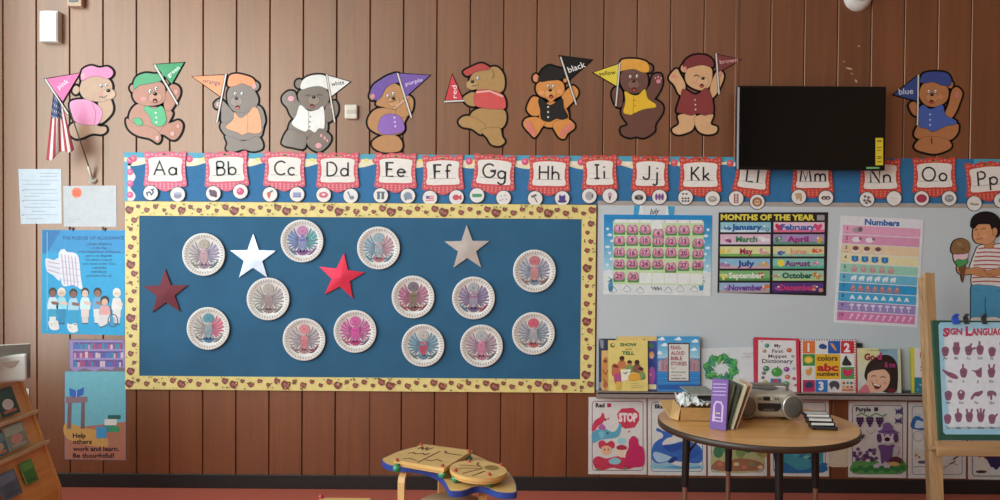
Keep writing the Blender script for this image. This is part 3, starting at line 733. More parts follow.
# -------- blue alphabet strip with its scalloped trim
XA, XB, ZL = span(124.5, 200.5, 1003, 208)
_, _, ZU = span(124.5, 152, 738, 157.5)
XB = 3.05
t = thing('alphabet_banner', 'long blue paper strip carrying the alphabet train cards', 'banner', ((XA + XB) / 2, L, ZL))
bl = MArt((XA + XB) / 2, ZL, 0.0185 if False else 0.003, fin=lambda c: mat(c, rough=0.75))
bl.card([(XA, ZL), (XB, ZL), (XB, ZU), (XA, ZU)], '2f70a0', h0=0.0008); bl.build('backing_paper', t)
def zz(px, py): return WALL.hit(px, py).z
tr = MArt((XA + XB) / 2, ZL, 0.003); tr.k = 3
def trim(xa, xb, nm):
    tr = MArt((XA + XB) / 2, ZL, 0.003); tr.k = 3
    n = max(1, round((xb - xa) / (56 * PXM)))
    # hanging scallops
    pts = [(xa, ZU - 4 * PXM)]; N = n * 12
    for i in range(N + 1):
        u = i / N * n; pts.append((xa + (xb - xa) * i / N, ZU - (10.5 + 3.0 * math.sin(2 * PI * u + 0.6)) * PXM))
    pts.append((xb, ZU - 4 * PXM))
    tr.poly(pts, 'e8dfb8'); tr.poly([(xa, ZU), (xb, ZU), (xb, ZU - 5.2 * PXM), (xa, ZU - 5.2 * PXM)], '4aa3bd')
    for i in range(int((xb - xa) / (9 * PXM))):
        x = xa + (i + .5) * 9 * PXM
        tr.poly(ell(x + 3 * PXM, ZU - (6 + (i % 2) * 1.4) * PXM, 2.6 * PXM, 1.7 * PXM, n=10), ['dcecc0', 'f0e8e0', 'e6d870'][i % 3], stay=True)
    tr.up()
    for i in range(int((xb - xa) / (18.6 * PXM))):
        x = xa + (i + .5) * 18.6 * PXM
        tr.poly(ell(x, ZU - 6.2 * PXM, 3.6 * PXM, n=14), ['d8527a', 'cf4d6b', 'd65c5c'][i % 3], stay=True)
        tr.k += 1; tr.poly(ell(x - .6 * PXM, ZU - 5.6 * PXM, 1.6 * PXM, n=10), 'e8899f', stay=True); tr.k -= 1
    tr.build(nm, t)
trim(XA, WALL.hit(744, 156).x, 'scalloped_trim')
trim(WALL.hit(973.5, 160).x, XB, 'scalloped_trim')
tr = MArt((XA + XB) / 2, ZL, 0.003); tr.k = 3      # left upright piece of trim
pts = [(XA, ZL)]
for i in range(31):
    v = i / 30; pts.append((XA + (8.6 + 2.6 * math.sin(v * 4 * PI)) * PXM, ZL + (ZU - ZL - 10 * PXM) * v))
pts.append((XA, ZU - 10 * PXM))
tr.poly(pts, 'e6e0d4'); tr.poly([(XA, ZL), (XA + 3.6 * PXM, ZL), (XA + 3.6 * PXM, ZU - 9 * PXM), (XA, ZU - 9 * PXM)], '58a9c8')
for i in range(4): tr.poly(ell(XA + 5.8 * PXM, ZL + (6 + 11.4 * i) * PXM, 3.3 * PXM, n=14), 'd9588c', stay=True); tr.k += 1; tr.poly(ell(XA + 5.4 * PXM, ZL + (6.6 + 11.4 * i) * PXM, 1.5 * PXM, n=10), 'ec94b4', stay=True); tr.k -= 1
tr.build('scalloped_trim', t)

# -------- stick letters of the alphabet cards
def arc(cx, cy, rx, ry, a0, a1, n=12):
    return [(cx + rx * math.cos(math.radians(a0 + (a1 - a0) * i / n)), cy + ry * math.sin(math.radians(a0 + (a1 - a0) * i / n))) for i in range(n + 1)]
O_ = arc(.27, .27, .27, .27, 0, 360, 18)
GL = {
 'A': (.8, [[(0, 0), (.4, 1), (.8, 0)], [(.15, .36), (.65, .36)]]),
 'B': (.56, [[(0, 0), (0, 1)], [(0, 1), (.3, 1)] + arc(.3, .77, .22, .23, 90, -90) + [(0, .54), (.32, .54)] + arc(.32, .27, .26, .27, 90, -90) + [(0, 0)]]),
 'C': (.72, [arc(.48, .5, .46, .5, 48, 312, 18)]), 'D': (.7, [[(0, 0), (0, 1), (.24, 1)] + arc(.24, .5, .46, .5, 90, -90, 16) + [(0, 0)]]),
 'E': (.5, [[(.5, 1), (0, 1), (0, 0), (.5, 0)], [(0, .52), (.42, .52)]]), 'F': (.5, [[(.5, 1), (0, 1), (0, 0)], [(0, .52), (.42, .52)]]),
 'G': (.84, [arc(.48, .5, .46, .5, 48, 360, 20) + [(.55, .5)]]), 'H': (.64, [[(0, 0), (0, 1)], [(.64, 0), (.64, 1)], [(0, .52), (.64, .52)]]),
 'I': (.36, [[(.18, 0), (.18, 1)], [(0, 1), (.36, 1)], [(0, 0), (.36, 0)]]), 'J': (.44, [[(.44, 1), (.44, .22)] + arc(.22, .22, .22, .22, 0, -180)]),
 'K': (.58, [[(0, 0), (0, 1)], [(.54, 1), (0, .42)], [(.14, .56), (.58, 0)]]), 'L': (.48, [[(0, 1), (0, 0), (.48, 0)]]),
 'M': (.8, [[(0, 0), (.14, 1), (.4, .1), (.66, 1), (.8, 0)]]), 'N': (.66, [[(0, 0), (0, 1), (.66, 0), (.66, 1)]]),
 'O': (.94, [arc(.47, .5, .47, .5, 0, 360, 24)]), 'P': (.56, [[(0, 0), (0, 1), (.28, 1)] + arc(.28, .74, .26, .26, 90, -90) + [(0, .48)]]),
 'a': (.54, [O_, [(.54, .54), (.54, 0)]]), 'b': (.54, [[(0, 1), (0, 0)], O_]), 'c': (.46, [arc(.27, .27, .27, .27, 45, 315)]),
 'd': (.54, [O_, [(.54, 1), (.54, 0)]]), 'e': (.54, [[(0, .29), (.54, .29)] + arc(.27, .27, .27, .27, 4, 320)]),
 'f': (.42, [arc(.3, .82, .16, .18, 30, 180) + [(.14, 0)], [(0, .54), (.36, .54)]]), 'g': (.54, [O_, [(.54, .54), (.54, -.22)] + arc(.27, -.2, .27, .24, 0, -160)]),
 'h': (.48, [[(0, 1), (0, 0)], [(0, .3)] + arc(.24, .3, .24, .24, 180, 0) + [(.48, 0)]]), 'i': (.1, [[(.05, .54), (.05, 0)], [(.05, .78), (.05, .88)]]),
 'j': (.3, [[(.28, .54), (.28, -.24)] + arc(.12, -.22, .16, .2, 0, -150), [(.28, .78), (.28, .88)]]), 'k': (.44, [[(0, 1), (0, 0)], [(.4, .54), (0, .2)], [(.12, .3), (.44, 0)]]),
 'l': (.08, [[(.04, 1), (.04, 0)]]), 'm': (.76, [[(0, .54), (0, 0)], [(0, .32)] + arc(.19, .32, .19, .22, 180, 0) + [(.38, 0)], [(.38, .32)] + arc(.57, .32, .19, .22, 180, 0) + [(.76, 0)]]),
 'n': (.48, [[(0, .54), (0, 0)], [(0, .3)] + arc(.24, .3, .24, .24, 180, 0) + [(.48, 0)]]), 'o': (.54, [O_]), 'p': (.54, [[(0, .54), (0, -.42)], O_]),
}
ICONS = {}
def icon(a, kind, x, y, r):
    """little picture on a wheel; r = wheel radius in pixels"""
    s = r / 7.5
    B = lambda pts, c: a.blob([(x + p * s, y + q * s) for p, q in pts], c)
    E = lambda cx, cy, rx, ry, c, rot=0: a.ell(x + cx * s, y + cy * s, rx * s, ry * s, c, rot, n=14)
    R = lambda x0, y0, x1, y1, c: a.rect(x + x0 * s, y + y0 * s, x + x1 * s, y + y1 * s, c)
    N = lambda pts, w, c: a.line([(x + p * s, y + q * s) for p, q in pts], w * s, c)
    if kind == 'snake': N([(-3, 3), (-4, 0), (-1, -1), (1, 2), (3, -1), (1, -3), (4, -4)], 1.5, '566070')
    elif kind == 'basket': E(0, 1, 4.2, 3.4, '8d90a6'); R(-4, -2, 4, 0, 'b0b4c4')
    elif kind == 'bear': E(0, 0, 4, 3.6, '6a5060'); E(-3, -2.5, 1.6, 1.6, '6a5060'); E(2.5, 2.5, 1.6, 1.8, '584050')
    elif kind == 'ball': E(0, 0, 4, 3.8, 'd0507c'); E(-1.2, -1, 1.6, 1.4, 'e88aa8')
    elif kind == 'carrot': B([(-1, 4.5), (-3, -1), (-1, -2.5), (1, -1)], 'd0604a'); N([(0, -2), (3, -4)], 1.6, '4a7a6a')
    elif kind == 'cake': R(-4.2, -2.5, 4.2, 3, '7c84a8'); R(-4.2, -2.5, 4.2, -1, 'b4b8d0'); R(-4.2, 0.2, 4.2, 1.2, 'a8acc8')
    elif kind == 'donut': E(0, 0, 4.8, 3.2, 'd26a78'); E(0, -.4, 2, 1, 'f0e4e0')
    elif kind == 'dino': N([(-3, -4.5), (-1, 0), (1, 2), (3, 2)], 1.4, '6c7c88'); E(1.2, 1.8, 2.6, 2, '7c8c98')
    elif kind == 'boots': R(-3.6, -4, -.8, 4, '5c6a74'); R(.8, -4, 3.6, 4, '5c6a74'); R(-4.2, -4, 4.2, -2.6, '6c7a84')
    elif kind == 'elephant': E(0, 0, 4.4, 4, '8894a8'); N([(3, 0), (4.2, 3.6)], 1.6, '8894a8'); R(-3, 2, -1.4, 4.8, '7884a0')
    elif kind == 'flag': R(-4, -2, 4, 3, 'd86a78'); R(-4, -2, -.4, .4, '4a6a9a'); R(-.4, -1, 4, -.2, 'f0e0e0'); R(-4, 1.2, 4, 2, 'f0e0e0')
    elif kind == 'fish': E(-.4, 0, 3.6, 3, 'cf5560'); B([(2.4, 0), (5, -2.8), (5, 2.8)], 'cf5560')
    elif kind == 'green': R(-5, -1.6, 3.6, 1.8, '4c9a6c'); E(4, 0, 1.2, 1.6, '4c9a6c')
    elif kind == 'ghost':
        for p, q_ in ((-2.5, -2), (1.5, -2.6), (-1, 1.5), (2.8, 1.2), (-3, 2.6)): E(p, q_, .9, .7, 'b4a8ac')
    elif kind == 'hammer': N([(-1.5, -2.6), (2.4, 4.4)], 1.3, '8a7c70'); N([(-4, -1.4), (1.5, -3.8)], 2, '5c5860')
    elif kind == 'hat': E(0, 3, 4.8, 1.5, '4a3a78'); B([(-2.6, 2.6), (-3, -3.6), (0, -2.4), (3, -3.6), (2.6, 2.6)], '52408a')
    elif kind == 'igloo': E(0, 0, 4.2, 4.6, 'a8a8ac'); E(3.4, 0, 1, 2.2, '6a6e72')
    elif kind == 'icecream': B([(0, 5), (-1.4, 0), (1.4, 0)], '6a4050'); E(0, -1.6, 2.2, 2.2, 'c09ab0')
    elif kind == 'jeep': E(0, 0, 4.8, 3, '7a7468'); E(-2.5, .8, 1.5, 1.5, '2c2c30'); E(2.8, .8, 1.6, 1.6, '3c3c40')
    elif kind == 'jacks':
        for p in (-3.2, 0, 3.2): E(p, 0, 1.4, 3.6, '7c4a8c')
        R(-4, -.8, 4, .8, '7c4a8c')
    elif kind == 'kittens':
        for p, q_ in ((-2.4, -3.6), (1, -3.6), (-3, 1), (0, 1), (3, 1), (-3, 3.8), (0, 3.8), (3, 3.8)): E(p, q_, 1.2, 1, '54504c')
    elif kind == 'nest': E(0, .6, 4.6, 3.2, 'a09a90'); E(0, 0, 3, 1.6, 'c4beb2')
    elif kind == 'ladder': R(-2.4, -5, -1.2, 5, 'a85a50'); R(1.2, -5, 2.4, 5, 'a85a50'); [R(-1.6, v, 1.6, v + .9, 'a85a50') for v in (-4, -2, 0, 2, 4)]
    elif kind == 'lion': E(0, 0, 5.2, 5, '9a6a44'); E(0, .4, 3, 3, 'dcb48c'); E(-1, 0, .6, .7, '2a2018'); E(1, 0, .6, .7, '2a2018')
    elif kind == 'moose': B([(-4, -3), (0, -4), (3, -3), (3, 4), (1, 4), (0, 1), (-2, 4), (-3, 0)], 'c0a078')
    elif kind == 'mask': E(-2, 0, 2.8, 2, '5a2a2c'); E(2, 0, 2.8, 2, '5a2a2c'); E(-2, .2, 1.1, .7, 'e0d8d0'); E(2, .2, 1.1, .7, 'e0d8d0')
    elif kind == 'nuts':
        for p, q_ in ((-2, -3), (1.6, -2), (-2.6, 1), (1, 1), (-.6, 3.6), (3, 2.4)): E(p, q_, 1.6, 1.3, '6a5a58', .6)
    elif kind == 'needle': N([(-3, -1), (4, .4)], .5, 'b8b4ac')
    elif kind == 'octopus': E(0, 0, 5.4, 4.4, '9c2c48'); E(0, 0, 4, 3.2, 'b43a58')
    elif kind == 'owl': E(0, 0, 4.8, 4, '8c9494'); E(-1.6, -.6, 1.2, 1.2, 'c4c8c4'); E(1.6, -.6, 1.2, 1.2, 'c4c8c4')
    elif kind == 'pea': E(0, .6, 4.8, 1.4, '9a8c74', .1); E(0, 0, 3, .6, 'd4ccb8')
    else: E(0, 0, 3, 3, '5aa0b0'); E(2, 3, 2, 2, 'c49a3c')
def mixh(a, b, t):
    A = [int(a[i:i + 2], 16) for i in (0, 2, 4)]; B = [int(b[i:i + 2], 16) for i in (0, 2, 4)]
    return '%02x%02x%02x' % tuple(int(x + (y - x) * t) for x, y in zip(A, B))
CARDS = [('Aa', 166, 170, 42, 0, (151.5, 193), (178.5, 194.5), 'snake', 'basket'), ('Bb', 227, 170, 43, 2, (214, 193.5), (241, 191.5), 'bear', 'ball'),
 ('Cc', 285, 170, 41, -1, (270.5, 194.5), (297.5, 194.5), 'carrot', 'cake'), ('Dd', 338, 171, 42, 0, (324, 195), (351, 196), 'donut', 'dino'),
 ('Ee', 396, 171.5, 41, -1, (381, 195.5), (408, 196), 'boots', 'elephant'), ('Ff', 443, 173.5, 41, 1, (430, 198), (456.5, 197.5), 'flag', 'fish'),
 ('Gg', 494, 173, 42, -4, (477, 195.5), (503.5, 198), 'green', 'ghost'), ('Hh', 549, 174.5, 41, -1, (535, 198.5), (562, 198.5), 'hammer', 'hat'),
 ('Ii', 599.5, 173.5, 35, 1, (589, 196), (609.5, 196), 'igloo', 'icecream'), ('Jj', 650, 174.5, 37, -1, (638.5, 197.5), (659, 197), 'jeep', 'jacks'),
 ('Kk', 700, 175.5, 42, 0, (685, 197.5), (712, 198.5), 'kittens', 'nest'), ('Ll', 752, 177, 36, -7, (735.5, 198.5), (756.5, 202), 'ladder', 'lion'),
 ('Mm', 812, 176.5, 41, 0, (798, 197), (825, 198), 'moose', 'mask'), ('Nn', 879.5, 177.5, 41, 1, (866, 199.5), (893, 198.5), 'nuts', 'needle'),
 ('Oo', 933.5, 176, 43, 1, (920.5, 198.5), (948, 198.5), 'octopus', 'owl'), ('Pp', 986.5, 180, 43, 5, (973, 203.5), (1000, 200.5), 'pea', 'parrot')]
for i, (tx, cx, cy, w_, rot, w1, w2, k1, k2) in enumerate(CARDS):
    f = i / 15
    red = mixh('d9647c', 'c8463a', min(1, f * 1.6)); red2 = mixh('ea9cae', 'de8070', min(1, f * 1.6)); pan = 'e9e3d9'
    t = art_thing('alphabet_card', 'red scroll framed train car card reading %s on the blue banner' % tx, 'alphabet card', WALL, (cx, cy + 21), 'alphabet train cards on the blue banner')
    R_ = math.radians(-rot); h2 = w_ / 2
    def Q(x, y, cx=cx, cy=cy, R_=R_): return (cx + x * math.cos(R_) - y * math.sin(R_), cy + x * math.sin(R_) + y * math.cos(R_))
    TH = 0.0105
    a = Art(WALL, (cx, cy + 21), TH)
    out = [(-h2, -17), (-h2 + 4, -18.5), (-h2 + 9, -16.5), (-5, -18.6), (0, -17.8), (5, -18.6), (h2 - 9, -16.5), (h2 - 4, -18.5), (h2, -17), (h2 - 1.2, -8), (h2 - 1, 0), (h2 - .4, 8), (h2 + .6, 15),
           (h2 - 3, 17), (h2 - 6, 16), (7, 19), (4, 20.5), (0, 21.6), (-4, 20.5), (-7, 19), (-h2 + 6, 16), (-h2 + 3, 17), (-h2 - .6, 15), (-h2 + .4, 8), (-h2 + 1, 0), (-h2 + 1.2, -8)]
    o_ = [Q(*p) for p in smooth(out, 3)]
    a.card(o_, red, h0=0.006); a.up()
    for sx in (-1, 1):
        for y in range(-15, 15, 4): a.ell(*Q(sx * (h2 - 2.1), y), 1.0, 1.2, red2, stay=True, n=8)
    for x in range(int(-h2 + 4), int(h2 - 2), 4): a.ell(*Q(x, -14.5 - (x % 3) * .5), 1.3, .9, red2, stay=True, n=8)
    for j in range(3):
        for x in range(int(-h2 + 4 + 3 * j), int(h2 - 3 - 3 * j), 4): a.ell(*Q(x + j, 14.2 + 2.1 * j), 1.1, .75, red2, stay=True, n=8)
    a.ell(*Q(0, -15.2), 3.2, 1.2, mixh('c8a080', 'b88a4a', f), stay=True)
    a.build('frame_border', t); k = a.k + 1
    a = Art(WALL, (cx, cy + 21), TH); a.k = k
    pw = h2 - 4.2
    a.poly([Q(*p) for p in smooth([(-pw, -11), (-pw / 2, -12.6), (0, -13), (pw / 2, -12.6), (pw, -11), (pw - .8, -4), (pw - .8, 4), (pw - .2, 11), (0, 11.4), (-pw + .2, 11), (-pw + .8, 4), (-pw + .8, -4)], 2)], pan)
    a.line([Q(-pw + 3, 5.2), Q(pw - 3, 5.2)], .45, '8c8884'); a.line([Q(-pw + 3, 0), Q(pw - 3, 0)], .25, 'c0bcb4')
    po = a.build('letter_panel', t); k = a.k + 1
    hc = 13.5; g1, g2 = GL[tx[0]], GL[tx[1]]; gap = .3
    tot = (g1[0] + g2[0] + gap) * hc; x = -tot / 2
    for g in (g1, g2):
        le = Art(WALL, (cx, cy + 21), TH); le.k = k
        for st in g[1]: le.line([Q(x + p * hc, 5.0 - q_ * hc) for p, q_ in st], 1.75, '2b2a2c', stay=True)
        le.build('letter', po)
        x += (g[0] + gap) * hc
    for (wx_, wy_), kd in ((w1, k1), (w2, k2)):
        b = Art(WALL, (cx, cy + 21), TH + 0.002)
        b.card(ell(wx_, wy_, 7.9, n=28), '3a2e30', h0=TH); b.k = 1; b.ell(wx_, wy_, 7.2, 7.2, 'e6e2dc', n=28)
        wo = b.build('wheel', t)
        c = Art(WALL, (cx, cy + 21), TH + 0.002); c.k = 4; icon(c, kd, wx_, wy_, 7.2); c.build('picture', wo)

# ================================================================ bulletin board
XL_, XR_, ZB_ = span(126.5, 388.5, 594, 392.5)
_, _, ZT_ = span(125, 200, 595, 206.5)
t = thing('bulletin_board', 'big blue bulletin board edged with a yellow berry print border', 'bulletin board', ((XL_ + XR_) / 2, L, ZB_))
FAB = mat('265d7e', rough=0.8, amp=0.08, scale=5)
ox, oz = (XL_ + XR_) / 2, ZB_
a = MArt(ox, oz, 0.014, fin=lambda c: FAB if c == 'fab' else INK(c))
a.card([(XL_ + .01, ZB_ + .01), (XR_ - .01, ZB_ + .01), (XR_ - .01, ZT_ - .01), (XL_ + .01, ZT_ - .01)], 'fab', h0=0.0008); a.build('blue_paper', t)
bw_ = 14.2 * PXM
rb = random.Random(3)
def berry(a, x, z, s, k):
    c = ['804038', '703632', '8a4a40'][k % 3]
    a.poly(smooth([(x - s, z + s * .3), (x - s * .4, z + s), (x + s * .3, z + s * .7), (x + s, z + s * .6), (x + s * .8, z - s * .4), (x, z - s), (x - s * .8, z - s * .5)], 3), c)
    a.poly(ell(x - s * .2, z + s * .1, s * .38, n=8), 'a86a62', stay=True); a.poly(ell(x + s * .4, z - s * .2, s * .25, n=8), 'b47a70', stay=True)
def border(x0, z0, x1, z1, horiz, nm):
    a = MArt(ox, oz, 0.0175)
    a.card([(x0, z0), (x1, z0), (x1, z1), (x0, z1)], 'e6d488', h0=0.014); a.up(2)
    ln = (x1 - x0) if horiz else (z1 - z0); n = int(ln / (8.6 * PXM)); sizes = [4.4, 2.2, 2.9, 2.5, 2.0, 3.2]
    for i in range(n):
        p = (i + .5) * ln / n; s = sizes[i % 6] * PXM * rb.uniform(.9, 1.08); c = (0.5 + (0.14 if i % 2 else -0.1)) * bw_
        x, z = (x0 + p, z0 + c) if horiz else (x0 + c, z0 + p)
        berry(a, x, z, s, i)
    a.up()
    for i in range(n * 3):
        p = rb.uniform(0.01, 0.99) * ln; c = rb.choice((.12, .2, .8, .9, .5)) * bw_
        x, z = (x0 + p, z0 + c) if horiz else (x0 + c, z0 + p)
        a.poly(ell(x, z, rb.uniform(.5, 1.0) * PXM, rb.uniform(.5, .9) * PXM, n=7), rb.choice(('5c5a3c', '7a6440', '4a6044', 'd8b84c', 'f2e6a0')), stay=True)
    a.build(nm, t)
border(XL_, ZT_ - bw_, XR_, ZT_, True, 'border_strip'); border(XL_, ZB_, XR_, ZB_ + bw_ * .95, True, 'border_strip')
border(XL_, ZB_ + bw_ * .95, XL_ + bw_, ZT_ - bw_, False, 'border_strip'); border(XR_ - bw_, ZB_ + bw_ * .95, XR_, ZT_ - bw_, False, 'border_strip')

# -------- paper plates with a coloured-in eagle seal
PLATE = mat('dedad2', rough=0.55, amp=0.03)
BOARD = Plane((0, L - 0.014, 0))
def sketch(a, x, y, c, r, sd):
    """an eagle seal coloured in by hand: c = crest, wings, body, shield, branch, arrows, tail, scribble colours"""
    S = r / 21.0; rr_ = random.Random(sd)
    B = lambda pts, col: a.blob([(x + p * S, y + q * S) for p, q in pts], col, n=3)
    N = lambda pts, w, col: a.line([(x + p * S, y + q * S) for p, q in pts], w * S, col, stay=True)
    GR = '9a9096'
    F_ = '7a7078'
    for s in (-1, 1):
        cw = c['wl'] if s < 0 else c['wr']
        # spread wing: long feathers fanned from the shoulder
        B([(s * 2, -3), (s * 6, -5), (s * 9, -9.5), (s * 13, -12), (s * 14.6, -7), (s * 14, -1), (s * 11, 4), (s * 6, 6.5), (s * 2, 6)], mixh(cw, 'e4e0da', .35))
        for j in range(8):
            an = math.radians(62 - j * 17); ln = (13.5, 14.6, 14.8, 14.2, 12.6, 10.6, 8.6, 6.8)[j]
            x0_, y0_ = s * (2.6 + .25 * j), -2.6 + j * .95
            x1_, y1_ = x0_ + s * math.cos(an) * ln, y0_ - math.sin(an) * ln * .85
            N([(x0_, y0_), ((x0_ + x1_) / 2 + s * .6, (y0_ + y1_) / 2 + .8), (x1_, y1_)], 1.5, [cw, mixh(cw, F_, .45)][j % 2])
            a.k += 1
            N([(x0_ + s * 2, y0_ + .6), (x1_, y1_ + .9)], .35, F_)
        # leafy branch and arrows at the feet
        col = c['br'] if s < 0 else c['ar']
        N([(s * 4, 10), (s * 9, 12), (s * 15, 7)], .7, mixh(col, F_, .5))
        for j in range(6):
            u = j / 5; px, py = s * (6.5 + 8.5 * u), 12.2 - 5.4 * u * u
            a.ell(x + px * S, y + (py - 1.3) * S, 1.6 * S, .8 * S, mixh(col, 'd8d4cc', .15 * (j % 3)), s * .6 - u, stay=True, n=8); a.ell(x + px * S, y + (py + 1.2) * S, 1.5 * S, .75 * S, mixh(col, F_, .25), -s * .5, stay=True, n=8)
        a.up()
    for j in range(7):
        an = math.radians(-60 + j * 20); N([(math.sin(an) * 1.5, 9), (math.sin(an) * 6.4, 9 + math.cos(an) * 5.6)], 1.7, [c['tl'], mixh(c['tl'], F_, .4)][j % 2])
    a.up()
    B([(-3.8, -3.4), (0, -4.4), (3.8, -3.4), (4.2, 3), (2.6, 8), (0, 10.6), (-2.6, 8), (-4.2, 3)], F_); B([(-3.3, -3), (0, -3.8), (3.3, -3), (3.7, 3), (2.2, 7.6), (0, 9.8), (-2.2, 7.6), (-3.7, 3)], mixh(c['sh'], 'ece6e0', .15))
    N([(-3.2, -1), (3.2, -1)], 1.6, c['bd']); a.up()
    for j in range(4): N([(-2.4 + j * 1.6, .2), (-1.8 + j * 1.2, 7)], .7, mixh(c['sh'], F_, .35))
    a.up()
    for s in (-1, 1): N([(s * 3.2, 7), (s * 5.6, 10.4)], 1.3, mixh(c['bd'], F_, .3))
    a.up()
    # head, then the round glory above it
    a.ell(x, y - 10.2 * S, 5.6 * S, 5.2 * S, mixh(c['cr'], F_, .35), n=18); a.ell(x, y - 10.2 * S, 5.0 * S, 4.6 * S, mixh(c['cr'], 'e6e0d8', c['hol'] * .6), n=18)
    for j in range(10):
        an = j * 2 * PI / 10; a.ell(x + 3.4 * S * math.cos(an), y + (-10.2 + 3.1 * math.sin(an)) * S, .8 * S, .8 * S, mixh(c['cr'], F_, .3), stay=True, n=6)
    a.up(); a.ell(x, y - 10.2 * S, 1.8 * S, 1.7 * S, mixh(c['cr'], F_, .2), n=10)
    B([(-1.6, -3.6), (-1.8, -5.6), (-.4, -6.8), (1.2, -6.2), (2.8, -5.6), (1.4, -4.8), (1.4, -3.6)], mixh(c['bd'], 'ded8d2', .3)); a.ell(x + .3 * S, y - 5.7 * S, .35 * S, .35 * S, '3a3438', n=6)
    for j in range(22):
        px, py = rr_.uniform(-12, 12), rr_.uniform(-12, 11)
        if px * px + py * py > 150: continue
        N([(px, py), (px + rr_.uniform(-1.6, 1.6), py + rr_.uniform(-2, 2))], .45, rr_.choice((c['sc'], 'ded8d0', F_)))
    a.up()
def PC(*a, **k):
    return PC0(*[sat(x) for x in a], **k)
def sat(h):
    v = [int(h[i:i + 2], 16) for i in (0, 2, 4)]; m = sum(v) / 3
    return '%02x%02x%02x' % tuple(max(0, min(255, int((m + (x - m) * 1.35) * 0.9))) for x in v)
def PC0(wl, wr=None, bd=None, sh=None, cr=None, br='8a8a84', ar='8a7a78', tl=None, sc=None, hol=.35):
    return dict(wl=wl, wr=wr or wl, bd=bd or wl, sh=sh or bd or wl, cr=cr or wl, br=br, ar=ar, tl=tl or bd or wl, sc=sc or wl, hol=hol)
PLATES = [
 (203.5, 254.5, PC('b0a4a4', 'a8a0b8', 'b898a8', 'c8a0a4', 'b4a898', '9a9a8c', '84848c', 'a890a0'), 'with a pale mauve and grey eagle drawing, top left plate'),
 (268, 299, PC('b0aca4', 'b4acac', '9a9090', 'a08888', 'b8b0a4', '98a094', 'a09c98', 'a8948c'), 'with a faint grey pencilled eagle, below the left silver star'),
 (302, 241, PC('5f78a8', '4a9aa0', '6a5aa0', '8890b8', 'c486b0', '5a6c98', 'a880b0', '8a5a98'), 'with a blue and purple eagle and a pink crest'),
 (378.5, 248, PC('7ca4b4', 'c49aa4', 'b49ca4', 'a4b4bc', '9ab4bc', '5aa4ac', '7aa0ac', 'c4848c', 'c8808c'), 'with scribbled aqua and rose eagle, top middle plate'),
 (208, 328.5, PC('b0aca4', 'd06a80', 'a4a8a4', '8ca0a8', '4a8898', '9a9894', 'a8a4a0', '3f7ea4'), 'with a teal crest, blue tail and one red wing'),
 (304, 339.5, PC('b4acac', 'b0a8ac', 'c8a4a4', 'd87c84', 'dc8c90', '9c8488', '985868', 'c49c9c'), 'with a grey eagle, salmon shield and crest'),
 (355, 331.5, PC('c85a9a', 'c45c98', 'cc4a98', 'd45aa4', 'd060a0', 'c4788c', 'a494a8', 'c8508c'), 'with a solid magenta pink eagle'),
 (413, 297, PC('a85a78', 'b07088', '70604c', '7a6a54', '6a606c', 'b05a6c', 'b47078', '8a5a5c'), 'with a wine red winged eagle with olive body'),
 (473.5, 298, PC('8a7a98', '84789c', 'a86a80', 'a4a0b4', '98a0a8', '4a7c90', 'b06070', '7a6c90', hol=.8), 'with a grey purple eagle, red and grey shield and teal branch'),
 (534.5, 271, PC('a0acb8', 'a4a8b8', 'c8a4a4', 'd0908c', 'c4747c', 'b48a80', '96746c', '98acb8'), 'with a pale blue eagle and tall red crest, upper right'),
 (423, 345.5, PC('6a98ac', '6c9aac', '78a0b0', 'b8485c', 'c0bcb4', '848c88', '788888', '78a4b4', hol=.7), 'with a light blue eagle with a bright red chest'),
 (481.5, 346, PC('b49ca8', 'b09aa4', 'cc94a8', 'd88ca4', 'b4b8b8', 'a4948c', '8c848c', 'd090a0', hol=.6), 'with a pale pink eagle, beside the blue and red chested one'),
 (533.5, 333.5, PC('a8acb4', '98a8b4', 'c4b4b4', 'b4b8bc', 'd05c70', 'a8a094', '90a0a8', 'd07878'), 'with a faint grey eagle and three red spots, lower right plate'),
]
for i, (x, y, c, lb) in enumerate(PLATES):
    t = art_thing('paper_plate', 'round white paper plate ' + lb, 'paper plate', BOARD, (x, y + 21), 'decorated paper plates on the bulletin board')
    P = vplane(L - .030).hit(x, y); org = t.matrix_world.translation; off = P - org; r = 21.3 * PXM
    q = MB(); T = Matrix.Translation((off.x, 0, off.z))
    q.lathe([(0.0001, -0.006), (r * .70, -0.006), (r * .76, -0.009), (r * .86, -0.014), (r * .97, -0.016), (r, -0.015), (r, -0.0135), (r * .86, -0.010), (r * .7, -0.001), (0.0001, -0.001)], PLATE, n=48, axis='y', T=T)
    q.build('plate', t, local=Matrix.Identity(4))
    a = Art(BOARD, (x, y + 21), 0.0062); a.o = (a.o[0] + org.x - P.x + (BOARD.hit(x, y).x - org.x), a.o[1] + BOARD.hit(x, y).z - P.z)
    sketch(a, x, y, c, 20.5, i); a.build('drawing', t)
    o_ = a.o; a = Art(BOARD, (x, y + 21), 0.0165); a.o = o_
    for j in range(44):
        th = 2 * PI * (j + .3) / 44; d = Vector((math.cos(th), math.sin(th)))
        r0, r1 = 16.8 + (j % 3) * .3, 19.6
        a.line([(x + d.x * r0, y + d.y * r0), (x + d.x * r1, y + d.y * r1)], .6, ['9a9288', 'a4988a', '8c848c'][j % 3], stay=True)
    a.build('rim_marks', t)
